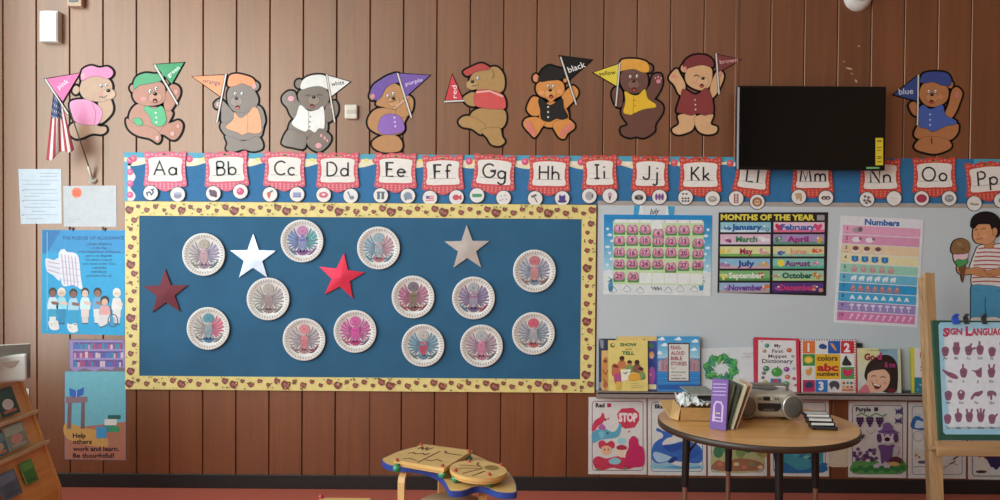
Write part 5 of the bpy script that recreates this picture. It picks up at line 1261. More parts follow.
def d_green(b, x0, y0, x1, y1):
    b.rect(x0 + 2, y0 + 8, x1 - 2, y1 - 3, 'cfd0b4'); b.blob([(x0 + 2, 470), (x0 + 4, 440), (720, 436), (730, 446), (738, 440), (752, 436), (x1 - 2, 444), (x1 - 2, 470)], 'b4b47c')
    for i in range(7): b.ell(x0 + 7 + i * 7.4, 452 - (i % 3) * 5, 5, 6, ['3f7c58', '5a8c5c', 'a49c5c', '7c9a5c'][i % 4], n=12)
    b.blob([(x0 + 2, 470), (x0 + 6, 460), (725, 462), (740, 458), (x1 - 3, 462), (x1 - 3, 470)], 'a06a50')
    for i in range(6): b.ell(x0 + 9 + i * 8, 464 + (i % 2) * 3, 3, 2, ['c8785c', '7c8c54', 'd8c08c'][i % 3], n=9)
    b.ell(760, 450, 4, 6, 'a08a4c', n=12)
cposter('green garden poster seen between the table legs', [(707.6, 398.8), (766.5, 399.2), (766.8, 476), (708, 475.6)], '', '4a8c5c', '6a8478', d_green)
def d_teal(b, x0, y0, x1, y1):
    b.rect(x0 + 2, 430, x1 - 2, y1 - 2, '3f94a4'); b.blob([(x0 + 2, 452), (x0 + 3, 436), (785, 442), (800, 438), (815, 442), (x1 - 3, 436), (x1 - 3, 448), (800, 452)], '6cb46c')
    for i in range(12): b.ell(x0 + 6 + (i * 17) % 46, 448 + (i * 7) % 20, 4, 1.6, ['2f6ca4', '4aacb4', '1f5c94', '7cc4a4'][i % 4], n=9)
    b.blob([(x0 + 2, 472), (x0 + 10, 462), (800, 470), (x1 - 2, 464), (x1 - 2, 472)], '27689c'); b.rect(x0 + 3, 408, x1 - 3, 428, 'ddd8c4')
cposter('teal sea poster behind the boombox and cassettes', [(770, 398), (828.6, 399), (828.8, 476.4), (770.6, 476)], '', 'c8b040', '7c8c94', d_teal)
t = art_thing('blank_sheet', 'plain cream rounded sheet under the right edge of the round table', 'paper', CP, (839, 467))
a = Art(CP, (839, 467), .0015); a.card(rrect(828.9, 431, 848.5, 467, 3.4), 'd4c9ac'); a.k += 1; a.ring(rrect(830, 433, 847, 465, 3), .5, 'c2b594'); a.build('sheet', t)
def d_purple(b, x0, y0, x1, y1):
    b.fr = (830, 390, 4.547); P_ = '5a3a6c'; G_ = '2f7c40'
    b.blob([(106, 376), (104, 330), (130, 318), (170, 326), (200, 318), (230, 330), (270, 334), (330, 318), (332, 376)], '5a9a54')
    b.blob([(190, 348), (220, 330), (260, 330), (290, 344), (270, 356), (210, 360)], 'c8c4cc')
    for i in range(10): b.ell(114 + i * 24, 364 - (i % 2) * 10, 14, 12, G_, n=12, stay=True)
    b.up()
    gr = random.Random(4)
    for i in range(30): b.ell(104 + gr.uniform(0, 104), 320 - gr.uniform(0, 1) * 56, 9, 8, ['5c4470', '74548a', '4e3660'][i % 3], n=10)
    b.up(); b.line([(118, 116), (140, 104), (176, 122), (206, 104), (236, 118), (256, 108)], 5, '5c9450'); b.line([(160, 182), (184, 200), (206, 178)], 2.4, 'b09a74')
    for x in (134, 178, 222):
        for r_, n_ in enumerate((3, 3, 2, 1)):
            for j in range(n_): b.ell(x + (j - (n_ - 1) / 2) * 11, 128 + r_ * 11, 6.5, 6.5, ['3a2446', '553468'][(r_ + j) % 2], n=10)
    b.up(); b.ell(140, 212, 9, 9, '3a2446'); b.ell(150, 204, 5, 5, '3a2446')
    for x, y in ((308, 96), (306, 138)): b.blob([(x - 16, y - 14), (x, y - 4), (x + 16, y - 18), (x + 14, y), (x + 16, y + 14), (x, y + 6), (x - 14, y + 14), (x - 12, y)], '4a4478'); b.line([(x, y - 12), (x, y + 10)], 3, '2a2440')
    b.blob([(230, 332), (224, 280), (214, 252), (236, 246), (262, 250), (282, 246), (296, 256), (280, 280), (268, 334), (248, 322)], '6c4a84'); b.blob([(284, 262), (304, 250), (308, 280), (290, 300)], 'c4bcc8')
    b.blob([(208, 214), (214, 196), (232, 190), (256, 188), (282, 192), (302, 204), (306, 224), (296, 234), (272, 240), (242, 240), (218, 232)], 'd8d0d4')
    b.blob([(210, 200), (226, 198), (232, 226), (222, 238), (210, 226)], P_); b.blob([(286, 200), (302, 198), (306, 226), (294, 236), (284, 222)], P_)
    b.ell(256, 222, 13, 10, '2a1c30'); b.ell(244, 204, 4, 5, '2a1c30'); b.ell(270, 204, 4, 5, '2a1c30'); b.blob([(210, 188), (232, 176), (240, 152), (262, 146), (278, 160), (286, 180), (310, 190), (284, 198), (246, 198)], '7c5c98'); b.line([(234, 182), (260, 188), (288, 184)], 4, P_)
    b.blob([(262, 318), (288, 300), (318, 308), (322, 326), (290, 332)], '5c2c34'); b.blob([(256, 330), (290, 324), (314, 336), (286, 344)], 'cfa864')
cposter('purple poster of a puppy in a purple hat among grapes', [(848.6, 401), (906.8, 401.6), (906, 478), (848.2, 477)], 'Purple', '3a2c50', '6a6474', d_purple)
def d_white(b, x0, y0, x1, y1):
    b.rect(x0 + 2, y0 + 7, x1 - 2, y0 + 12, 'c4d0d4'); b.blob([(x0 + 1, 418), (918, 416), (926, 420), (940, 416), (950, 430), (x0 + 1, 429)], '3468a8'); b.blob([(x0 + 3, 424), (918, 420), (930, 426), (x0 + 4, 428)], 'c8d8e4')
    b.ring(ell(918, 436, 5, 5), .7, 'a0a4a8'); b.blob([(913, 452), (918, 448), (926, 452), (926, 462), (916, 463)], 'd4ccc0'); b.ell(916, 455, 1.6, 1.6, 'b88a4c'); b.ell(922, 462, 4.6, 1.6, '54506c'); b.ell(919, 457, 1, 1, '202020', n=8)
    b.line([(913, 467), (920, 466), (930, 468), (945, 467), (952, 463), (958, 465)], .7, '707074'); b.ell(956, 454, 2.2, 2.2, '2c2c34'); b.line([(949, 464), (955, 461), (953, 459), (958, 456)], 1.0, '3a3a44'); b.blob([(930, 465), (934, 452), (944, 450), (949, 462)], 'e0dcd8')
cposter('white winter poster partly behind the easel leg', [(908.4, 402), (966, 403), (965.6, 478.6), (908, 478.2)], '', '888888', '8a8c90', d_white)
def d_black(b, x0, y0, x1, y1):
    b.blob([(975, 455), (978, 452), (990, 451), (998, 452), (996, 457), (985, 459)], 'a84450'); b.blob([(980, 458), (984, 458), (985, 470), (979, 470)], 'e0d8cc'); b.blob([(986, 455), (1000, 453), (1012, 456), (1012, 468), (1000, 470), (992, 468), (988, 462)], '2a2a54'); b.ell(981, 471.6, 5.6, 1.5, '3a3434'); b.blob([(990, 473), (992, 467), (996, 470), (1000, 466), (1000, 473)], 'd8dce0'); b.ell(1006, 471, 6, 4, '3a4468')
    b.rect(x0 + 3, y0 + 10, x1 - 3, y0 + 30, 'c0c4cc')
cposter('poster of a red mushroom and dark blue shape below the easel ledge', [(968.6, 403.2), (1026, 404.4), (1026, 480.2), (968, 479)], '', '303030', '3f4458', d_black)
# ================================================================ books standing on the marker tray
TRAY_Z = ZB + 0.0060
PAGE = mat('d8d2c0', rough=0.8)
def book(label, x0, top, x1, front, th, cover, draw, frame, name='picture_book', top2=None, cat='book', side=None):
    """front = distance of the lower cover edge from the wall; the book leans back on the whiteboard"""
    pl = Plane((0, L - front, TRAY_Z), v=(0, 0.09, 1))
    xm = (x0 + x1) / 2
    a0, b0 = pl.ab(xm, top)
    P0 = pl.ab(xm, 392)
    o = pl.at(P0[0], 0, 0)
    t = thing(name, label, cat, o, pl.R, 'books along the whiteboard tray')
    org = (P0[0], 0.0)
    def mk(base):
        a = Art(pl, (xm, 392), base, frame); a.o = org; return a
    A0 = pl.ab(x0, top); A1 = pl.ab(x1, top2 if top2 is not None else top)
    xl, xr, zt0, zt1 = A0[0] - org[0], A1[0] - org[0], A0[1], A1[1]
    zt0 = max(zt0, .1); zt1 = max(zt1, .1)
    cm = mat(cover, rough=.4, coat=.2); sm_ = mat(side or shade(cover, .8), rough=.45)
    q = MB(); q.prism([(xl, 0), (xr, 0), (xr, zt1), (xl, zt0)], -0.0022, 0, cm, axis='y')
    a = mk(0.0022); a.k = 1
    if draw:
        a.raw([(xl, 0), (xr, 0), (xr, zt1), (xl, zt0)], cover, .0022 + EPS); a.k = 2; draw(a)
        a.v = [(min(max(x, xl), xr), y, max(z, 0.0008)) for x, y, z in a.v]
    # join the printed art with the board of the front cover
    for f, mi in zip(a.f, a.mi): pass
    ob = q.build('front_cover', t, local=Matrix.Identity(4))
    if a.f: a.build('cover_art', t)
    q = MB(); q.box(xl + .002, xr - .003, 0, th, .003, min(zt0, zt1) - .003, PAGE); q.build('page_block', t, local=Matrix.Identity(4))
    q = MB(); q.box(xl, xr, th, th + .0022, 0, min(zt0, zt1), cm); q.build('back_cover', t, local=Matrix.Identity(4))
    q = MB(); q.box(xl - .0015, xl + .002, -.002, th + .0022, 0, min(zt0, zt1), sm_, .001); q.build('spine', t, local=Matrix.Identity(4))
    return t
FB = (590, 325, 6.669)
def c_show(a):
    a.text('SHOW', 256, 131, 20, '2c6a3c', width=112, bold=.05); a.text('and', 255, 160, 9, '2c6a3c', width=40, bold=.03); a.text('TELL', 254, 187, 21, '2c6a3c', width=82, bold=.05)
    a.ell(150, 135, 15, 15, '4a4a38'); a.ell(153, 132, 9, 9, 'dcc877')
    for x, y, c, sh in ((212, 226, '6a3c28', 'c87848'), (262, 254, 'c07848', '7a9a58'), (312, 252, '5a3424', '8a5a48'), (338, 300, 'a8683c', '6a8454')):
        a.blob([(x - 26, y + 60), (x - 20, y + 14), (x + 20, y + 14), (x + 26, y + 60)], sh); a.ell(x, y, 15, 17, c); a.blob([(x - 16, y - 2), (x - 8, y - 18), (x + 10, y - 18), (x + 17, y)], '3c2418')
    a.blob([(144, 290), (150, 262), (178, 260), (196, 290), (202, 340), (150, 340)], 'c86a50'); a.ell(166, 286, 15, 16, 'b8744c'); a.blob([(150, 278), (160, 262), (180, 268), (186, 286)], '7c3c24'); a.blob([(162, 330), (200, 322), (208, 376), (188, 400), (164, 384)], 'b0507c'); a.blob([(170, 384), (204, 380), (200, 430), (176, 430)], 'd8b04c')
    a.poly([(206, 298), (272, 294), (254, 366), (208, 376)], 'ece4d4'); a.line([(220, 316), (236, 326), (250, 312), (236, 318)], 5, '3c5c3c'); a.blob([(262, 330), (330, 322), (352, 350), (300, 372), (258, 368)], 'dca43c'); a.blob([(330, 324), (352, 310), (360, 342), (340, 356)], '7c9a5c')
    for y in (388, 404, 416): a.rect(270, y, 320 if y < 400 else 350, y + 3, 'a89868', stay=True)
book('pale yellow picture book titled Show and Tell with children on its cover', 608.3, 340.2, 647.6, .067, .005, 'e2cc78', c_show, FB)
def c_tan(a):
    a.blob([(84, 250), (100, 210), (124, 230), (130, 330), (118, 420), (92, 420), (80, 330)], 'c88a4c'); a.line([(86, 300), (104, 330), (120, 300)], 5, '4a3020'); a.ell(102, 240, 14, 12, '7a4a2c'); a.line([(90, 360), (118, 400)], 6, '6a3424'); a.ell(100, 400, 14, 18, 'b05c44')
book('tan orange picture book peeking out left of the pale yellow book', 601.8, 350.5, 616.8, .0545, .003, 'd8b070', c_tan, FB)
def c_dark(a): a.rect(62, 92, 172, 430, '2f3850'); a.poly([(60, 92), (92, 104), (88, 160), (72, 150)], '8c8c94'); a.rect(62, 380, 84, 420, '9a9a98')
book('thin dark navy book at the left end of the whiteboard tray', 599, 338.6, 615.5, .0455, .002, '2f3850', c_dark, FB)
def c_yel(a): a.rect(186, 76, 444, 100, 'e2c078'); a.ell(360, 96, 6, 5, 'b05c3c')
book('yellow orange book standing behind the pale yellow picture book', 617, 336.3, 657, .0447, .002, 'e2bd68', c_yel, FB)
def c_girl(a):
    a.ell(404, 138, 22, 18, '3c7c4c'); a.blob([(388, 300), (396, 180), (430, 160), (441, 200), (441, 290), (430, 330)], '3c4c94'); a.ell(410, 200, 18, 24, 'd8a04c'); a.ell(412, 210, 11, 15, 'dcb48c'); a.blob([(392, 250), (412, 230), (432, 260), (424, 300), (398, 310)], '2f3f84'); a.blob([(390, 300), (420, 280), (434, 330), (420, 390), (394, 390)], 'a0509c'); a.ell(404, 330, 9, 10, 'd8789c'); a.rect(388, 396, 441, 428, 'e2d4a0')
book('purple and blue picture book showing a fair haired girl, behind the blue bible book', 647.2, 341, 656.6, .0525, .003, '4a4a98', c_girl, FB)
def c_bible(a):
    for i in range(8): a.rect(452, 76 + i * 18, 732, 96 + i * 18, mixh('3f9cd4', 'a8d4e4', i / 7), stay=True)
    a.up()
    for x, y in ((476, 96), (586, 96), (700, 110), (494, 136), (690, 166), (460, 190)): a.ell(x, y, 24, 7, 'e4ecf0', stay=True); a.k += 1; a.ell(x + 4, y - 8, 12, 8, 'ecf2f4', stay=True); a.k -= 1
    a.up(3)
    a.poly([(456, 250), (470, 226), (490, 240), (510, 210), (530, 236), (660, 230), (680, 214), (700, 236), (718, 220), (729, 246), (729, 316), (456, 316)], 'b08c94')
    for i in range(12): a.rect(458 + i * 23, 240 + (i % 3) * 14, 470 + i * 23, 300, ['c8a4a0', '8c7c9c', 'b86c60', '7c94a8'][i % 4], stay=True)
    a.up(); a.rect(452, 310, 732, 430, '2f7cc0')
    for i in range(7): a.rect(452, 318 + i * 16, 732, 324 + i * 16, ['4a98d0', '3a88c8'][i % 2], stay=True)
    a.up(); a.poly([(452, 400), (732, 396), (732, 430), (452, 430)], '2a5ca4'); a.rect(518, 118, 664, 378, '4c4450'); a.rect(526, 128, 656, 370, 'dcd8d0')
    for s_, y, w_, c in (('READ-', 150, 72, 'a04450'), ('ALOUD', 187, 92, 'a04450'), ('BIBLE', 222, 76, 'a04450'), ('STORIES', 257, 106, 'a04450')): a.text(s_, 538, y, 24, c, width=w_, bold=.03, align='l')
    a.text('Vol. 1', 540, 286, 13, '3c7c54', width=36, shear=.3, align='l'); a.text('Illustrated', 540, 312, 14, '3c7c54', width=100, shear=.3, align='l'); a.text('stories for the', 540, 334, 9, '3a3a40', width=72, align='l'); a.text('youngest ones', 540, 354, 11, '3a3a40', width=100, bold=.02, align='l')
book('blue picture book titled Read-Aloud Bible Stories with clouds and water on its cover', 657.4, 336.4, 699.6, .070, .012, '3c8cc4', c_bible, FB)
FC = (690, 325, 6.669)
def c_leafy(a):
    a.poly([(74, 168), (440, 156), (440, 446), (74, 446)], 'd8dadb')
    rr_ = random.Random(2)
    def leaf(x, y, ang, ln, wd, c):
        d = Vector((math.cos(ang), math.sin(ang))); m = Vector((-d.y, d.x)); p = Vector((x, y))
        a.poly([tuple(p + d * (ln * u) + m * (wd * v)) for u, v in ((-1, 0), (-.5, .7), (0, 1), (.5, .75), (1, 0), (.5, -.75), (0, -1), (-.5, -.7))], c)
        a.line([tuple(p - d * ln), tuple(p + d * ln)], 3, mixh(c, 'd8e8c8', .5))
    for i in range(16):
        th = 2 * PI * i / 16; x, y = 205 + 92 * math.cos(th), 292 + 74 * math.sin(th)
        leaf(x, y, th + PI / 2 + (.7 if i % 2 else -.6), 46, 20, ['2f7c44', '3a9a54', '2a8c64', '4aa84c', '2f8a78', '3f9448'][i % 6])
    for i in range(9):
        th = 2 * PI * (i + .5) / 9; leaf(205 + 72 * math.cos(th), 290 + 58 * math.sin(th), th + .5, 34, 14, ['54a84c', '2a7a54', '3f9a64'][i % 3])
    a.text('THE VERY HUNGRY', 380, 190, 9, 'b0aca8', width=74); a.text('CATERPILLAR', 380, 212, 9, 'b0aca8', width=74)
book('white picture book with a ring of painted green leaves on its cover', 700.5, 348.5, 757, .044, .004, 'd8dadb', c_leafy, FC, top2=346.5)
def c_dict(a):
    a.poly([(455, 100), (704, 104), (712, 452), (452, 452)], 'e2dedc')
    for s_, y, h_, w_ in (('My', 137, 22, 44), ('First', 174, 22, 74), ('Muppet', 207, 22, 124), ('Dictionary', 240, 26, 206)): a.text(s_, 583, y, h_, '40444c', width=w_, bold=.02)
    rr_ = random.Random(12)
    for x, y, r_, c in ((512, 137, 17, '3c8c80'), (496, 174, 14, 'a88468'), (660, 168, 18, 'c8603c'), (684, 208, 12, '8c98a4'), (642, 295, 20, '8a4494'), (506, 290, 22, '4a7c5c'), (648, 346, 18, 'c86c54'), (692, 356, 12, 'b8406c'), (640, 392, 22, '5c9a74'), (490, 320, 14, '6c6c74'), (484, 350, 11, '54545c'), (690, 290, 10, 'a4a4ac'), (700, 400, 10, 'c84c4c'), (500, 384, 20, 'b0b050'), (476, 110, 5, '3c5c4c')):
        a.ell(x, y, r_, r_ * .85, c, n=12); a.ell(x - r_ * .3, y - r_ * .2, r_ * .4, r_ * .35, mixh(c, 'f0ecd8', .5), n=8)
    a.ell(576, 314, 36, 30, '4a9a4c'); a.line([(576, 290), (584, 276)], 6, '6a4a30'); a.ell(562, 304, 10, 7, '84c078'); a.rr(534, 356, 604, 390, 6, '3f7cb0'); a.ell(569, 373, 20, 12, 'c84a50')
book('red bordered picture dictionary with small pictures on white', 754, 337, 799, .066, .014, 'c8344c', c_dict, FC, top2=338.6)
FD = (790, 325, 6.664)
def c_abc(a):
    def cell(x0, y0, x1, y1, c): a.rect(x0, y0, x1, y1, c, stay=True)
    a.rect(66, 96, 438, 460, 'e4e0d8')
    for i in range(22):
        a.rect(72 + i * 17, 94, 80 + i * 17, 104, ['c8504c', '5c5c60', '3c6ca8'][i % 3], stay=True); a.rect(72 + i * 17, 448, 80 + i * 17, 458, ['c8504c', 'b83c3c', 'd8584c'][i % 3], stay=True)
    for i in range(20): a.rect(428, 110 + i * 17, 437, 119 + i * 17, 'b8403c', stay=True); a.rect(68, 110 + i * 17, 76, 119 + i * 17, 'b8403c', stay=True)
    a.up()
    for (x0, y0, x1, y1, c) in ((84, 106, 166, 190, 'd8743c'), (168, 106, 250, 190, 'dcdcd8'), (252, 106, 334, 190, '2c5ca8'), (338, 106, 426, 190, 'c8303c'), (84, 194, 166, 272, '3f8c44'), (168, 194, 334, 360, 'e2b030'), (338, 194, 426, 276, 'e2dedc'), (84, 276, 166, 360, 'dcd8d0'), (338, 280, 426, 360, '4a9a50'), (84, 366, 166, 446, 'b43460'), (168, 366, 250, 446, '2f74b8'), (252, 366, 334, 446, 'dcd8d8'), (338, 366, 426, 446, 'd8cfc0')): cell(x0, y0, x1, y1, c)
    a.up()
    a.text('1', 122, 148, 54, 'ece6dc', bold=.03); a.text('2', 378, 150, 54, 'f0e4e0', bold=.05); a.text('3', 206, 406, 52, 'e8e8ec', bold=.05)
    a.text('colors', 248, 220, 34, '3c2c28', width=136, bold=.03); a.text('abc', 250, 282, 46, 'b82c30', width=142, bold=.05); a.text('numbers', 250, 324, 28, '3c2c28', width=144, bold=.03)
    a.blob([(190, 140), (214, 124), (244, 140), (234, 160), (200, 156)], '2f4c84'); a.blob([(268, 128), (284, 124), (306, 160), (300, 170)], 'd89a5c'); a.ell(122, 232, 30, 24, 'dcb43c'); a.ell(122, 232, 18, 14, 'e8cc5c'); a.blob([(108, 330), (104, 300), (122, 296), (134, 280), (146, 300), (130, 334)], 'd89a4c')
    a.blob([(346, 266), (360, 220), (372, 202), (384, 226), (404, 250), (404, 268)], '34342f'); a.blob([(382, 346), (352, 322), (350, 298), (366, 292), (382, 304), (398, 292), (416, 298), (412, 322)], 'c83460'); a.blob([(100, 392), (126, 376), (148, 386), (146, 414), (106, 416)], '34405c')
    a.blob([(258, 392), (280, 372), (316, 378), (328, 404), (316, 432), (300, 412), (284, 414), (276, 430), (266, 412)], '4c4c50')
    for i in range(6): a.ell(356 + (i % 3) * 26, 386 + (i // 3) * 26, 9, 8, ['b8403c', '4a8c5c', '3c5ca4', 'd8a03c', 'c85c3c', 'a84c5c'][i], stay=True)
    a.up(); a.rect(344, 424, 420, 440, 'c87c5c')
book('colourful board book of squares reading colors abc numbers', 800.3, 340.6, 856, .068, .02, 'b83440', c_abc, FD)
book('thin dark green book edge between the squares book and the laughing child book', 854.5, 343, 862, .0440, .003, '24383c', None, FD)
def c_god(a):
    for i in range(6): a.rect(454, 158 + i * 50, 716, 210 + i * 50, mixh('dcd49c', 'c8d0d4', i / 5), stay=True)
    a.up(); a.poly([(590, 158), (716, 158), (716, 460), (640, 460)], '8cacbc')
    a.blob([(500, 360), (498, 310), (520, 256), (570, 214), (640, 198), (690, 222), (716, 280), (716, 400), (700, 448), (640, 450), (560, 420)], '31221f')
    a.blob([(512, 370), (524, 310), (560, 290), (620, 288), (656, 320), (664, 372), (640, 424), (600, 446), (556, 442), (524, 412)], 'dcae90')
    a.blob([(520, 320), (556, 262), (620, 250), (664, 290), (664, 330), (630, 298), (580, 300), (544, 306)], '382723')
    a.blob([(544, 386), (576, 398), (606, 400), (594, 424), (566, 426)], '7c2c30'); a.poly([(552, 391), (600, 402), (596, 409), (558, 400)], 'f0e8e0'); a.line([(540, 344), (556, 336), (572, 342)], 5, '3c2820'); a.line([(600, 350), (618, 342), (636, 350)], 5, '3c2820'); a.blob([(574, 362), (584, 374), (572, 378)], 'c8947c'); a.ell(538, 376, 11, 9, 'd8988a'); a.ell(630, 388, 11, 9, 'd8988a')
    a.blob([(470, 440), (490, 400), (520, 378), (556, 410), (560, 450), (500, 460), (456, 460)], 'dcae90'); a.blob([(454, 460), (462, 430), (500, 396), (524, 420), (524, 460)], 'c8707c'); a.blob([(650, 430), (690, 420), (700, 446), (660, 452)], '6a2430')
    a.text('Go', 528, 212, 42, '8c3434', width=72, bold=.05); a.text('d', 594, 206, 44, 'b83c6c', width=30, bold=.05); a.text('& me', 664, 264, 34, 'a83c74', width=72, bold=.04); a.text('a devotional', 576, 168, 9, '5c5444', width=130)
book('picture book with a laughing dark haired child on its cover', 856.8, 348, 900, .064, .008, 'd0d0b0', c_god, FD)
def c_teal(a):
    a.rect(806, 152, 828, 460, 'd8cc44', stay=True); a.rect(828, 152, 912, 350, 'e0dcd4', stay=True); a.rect(828, 346, 912, 460, '2f7c8c', stay=True); a.up(); a.text('E', 876, 200, 34, 'c8504c', bold=.04); a.text('S', 878, 290, 34, 'c8504c', bold=.04); a.line([(860, 392), (876, 404), (896, 390)], 6, 'c8dce0'); a.ell(850, 430, 8, 6, '7cb0b8')
book('yellow, white and teal book partly hidden by the easel leg', 910.8, 347.6, 927.5, .060, .012, 'd0c840', c_teal, FD)
# a pale sheet and a marker lying along the tray
pl = vplane(L - .045); p = pl.hit(905, 394)
t = thing('marker', 'dark marker lying on the whiteboard tray beside the laughing child book', 'marker', (p.x, L - .046, TRAY_Z))
q = MB(); q.cyl((-.045, 0, .007), (.03, 0, .007), .007, mat('4a4f50', rough=.4)); q.build('barrel', t, local=Matrix.Identity(4))
q = MB(); q.cyl((.03, 0, .007), (.06, 0, .007), .0078, mat('2c4a3c', rough=.4)); q.build('marker_cap', t, local=Matrix.Identity(4))

# ================================================================ television
TY = L - .13
tp = vplane(TY); A = tp.hit(738.5, 85.5); B = tp.hit(885, 170.5)
t = thing('television', 'black flat screen television hung on the panelling above the banner', 'television', ((A.x + B.x) / 2, TY, B.z))
wd, hh = B.x - A.x, A.z - B.z
q = MB(); q.box(-wd / 2, wd / 2, 0, .045, 0, hh, mat('0d0d0d', rough=.35, spec=.3), .004); q.box(-wd * .3, wd * .3, .04, .075, hh * .2, hh * .8, mat('161616', rough=.5), .01); q.build('housing', t, local=Matrix.Identity(4))
q = MB(); q.box(-wd / 2 + .012, wd / 2 - .012, -.002, .002, .022, hh - .012, mat('0a0c0b', rough=.10, amp=0.02, spec=.35)); q.build('screen', t, local=Matrix.Identity(4))
q = MB(); q.box(-wd / 2 - .002, -wd / 2 + .006, -.0035, .010, .0, hh - .01, mat('9aa2a8', rough=.3), .001); q.build('side_trim', t, local=Matrix.Identity(4))
q = MB(); q.box(-.18, .18, .073, .13, hh * .3, hh * .7, mat('1a1a1a', rough=.5)); q.build('wall_mount', t, local=Matrix.Identity(4))
a = Art(tp, ((738.5 + 885) / 2, 170.5), .0022); a.o = tp.ab(738.5, 170.5)[0] + wd / 2, B.z; a.k = 1
a.poly([(876.4, 138), (884, 138), (884, 165.2), (876.4, 165.2)], 'dcc430'); 
for y in (140, 141.4, 147, 150, 156.4, 158, 161.4): a.rect(878, y, 882.6, y + .7, '3c3618', stay=True)
a.build('energy_label', t)
a = Art(tp, (800, 170), .0022); a.o = tp.ab(738.5, 170.5)[0] + wd / 2, B.z; a.k = 1
a.rect(867, 167, 880.4, 168.9, '4c9a4c'); a.text('ENERGY', 873.6, 168, 1.3, 'c8dcc0', width=11); a.build('sticker_strip', t)

# ================================================================ easel with the sign language chart
sl = .335
EP = Plane((0, L - .87, .277), v=(0, sl, 1))
EW = wood('pine', (150, 114, 76), (194, 156, 112), rough=.45, axis='z', scale=.6)
EW2 = wood('pine_across', (150, 114, 76), (194, 156, 112), rough=.45, axis='x', scale=.6)
a_top = EP.ab(929, 273); a_bot = EP.ab(936, 500)
base_b = -0.277 / EP.v.z            # local v of the floor
def epl(px, py): return EP.ab(px, py)
gx = epl(1000, 400)[0]
Xc = epl(929, 273)[0]; 
t = thing('easel', 'wooden easel standing at the right edge in front of the whiteboard', 'easel', EP.at(Xc + .4, 0, base_b), EP.R)
ea, eb = Xc + .4, base_b
def loc2(px, py): a, b = epl(px, py); return a - ea, b - eb
q = MB(); tl = loc2(925.5, 272.5); tr = loc2(934.6, 273); bl_ = loc2(934, 499); br = loc2(944, 500)
k = (tl[1] - 0) / (tl[1] - bl_[1])
f0 = (tl[0] + (bl_[0] - tl[0]) * k, 0); f1 = (tr[0] + (br[0] - tr[0]) * k, 0)
q.prism([f0, f1, tr, tl], 0, .035, EW, axis='y'); q.build('front_leg', t, local=Matrix.Identity(4))
# the other front leg, out of frame, mirrored
wR = .80
q = MB(); q.prism([(f0[0] + wR, 0), (f1[0] + wR, 0), (tr[0] + wR, tr[1]), (tl[0] + wR, tl[1])], 0, .035, EW, axis='y'); q.build('front_leg', t, local=Matrix.Identity(4))
# hind legs: from the top joint back down towards the wall
topw = EP.at(epl(929, 276)[0], -.04, epl(929, 276)[1])
inv = t.matrix_world.inverted()
for dx in (-.012, wR + .0):
    p0 = topw + Vector((dx, 0, 0)); p1 = hplane_hit(931.5, 508, 0); p1.x += 0 if dx < 0 else wR
    q = MB(); d = (p1 - p0); w_ = .016; dep = .02
    c8 = [p + Vector((sx * w_, sy * dep, 0)) for p in (p0, p1) for sx, sy in ((-1, -1), (1, -1), (1, 1), (-1, 1))]
    q.add([inv @ c for c in c8], [(0, 1, 2, 3), (4, 7, 6, 5), (0, 4, 5, 1), (1, 5, 6, 2), (2, 6, 7, 3), (3, 7, 4, 0)], EW); q.build('hind_leg', t, local=Matrix.Identity(4))
l0 = loc2(940, 439)[1]; l1 = loc2(940, 455)[1]
q = MB(); q.box(f1[0] - .01, f0[0] + wR + .02, -.085, .0, l0 - .055, l0 - .035, EW2, .004); q.box(f1[0] - .012, f0[0] + wR + .02, -.09, -.07, l1 - .01, l0 - .015, EW2, .004)
q.build('ledge', t, local=Matrix.Identity(4))
q = MB(); GB = mat('2a5444', rough=.4); g0 = loc2(930.6, 321); g1 = loc2(937.6, 440)
q.prism([g1, (g1[0] + .80, g1[1]), (g1[0] + .80, g0[1]), g0], -.018, 0, GB, axis='y'); q.build('green_panel', t, local=Matrix.Identity(4))
# the sign language chart clipped on the green panel
CPn = Plane(EP.at(0, .0185, 0), v=EP.v)
O = (990, 434); F = (900, 300, 3.333)
t2 = art_thing('sign_language_chart', 'pale blue sign language chart with rows of hand shapes clipped to the easel', 'chart', CPn, O)
a = Art(CPn, O, .0016)
y0, y1 = 319, 434.6; x0 = 938.6
qp = [(940, 322.5), (1064, 323), (1064, 434.6), (941.4, 433)]
out = [(938.4, 325), (940.4, 322.4), (1090, 322.4), (1090, 434.8), (945.6, 434.4), (943.2, 432)]
a.card(out, '9cc8dc'); a.up(); a.blob([(944, 337), (958, 332), (1084, 332), (1086, 420), (1080, 427), (953, 427), (949, 420)], 'd4dae0', n=4); a.blob([(946, 340), (960, 337), (1082, 337), (1083, 416), (1076, 422), (957, 422), (951, 416)], 'dcdfe4', n=4)
a.build('chart_sheet', t2); k = a.k + 1
a = Art(CPn, O, .0016, F); a.k = k; a.text('S', 152, 108, 26, 'b8405c', bold=.06, stay=True); a.text('IGN', 183, 105, 20, 'b8405c', width=48, bold=.05, stay=True); a.text('L', 228, 104, 28, 'b8405c', bold=.06, stay=True); a.text('ANGUAGE', 296, 106, 22, 'b8405c', width=118, bold=.05, stay=True); a.build('title_lettering', t2)
SK = '8a5a72'; SD = '6a4058'
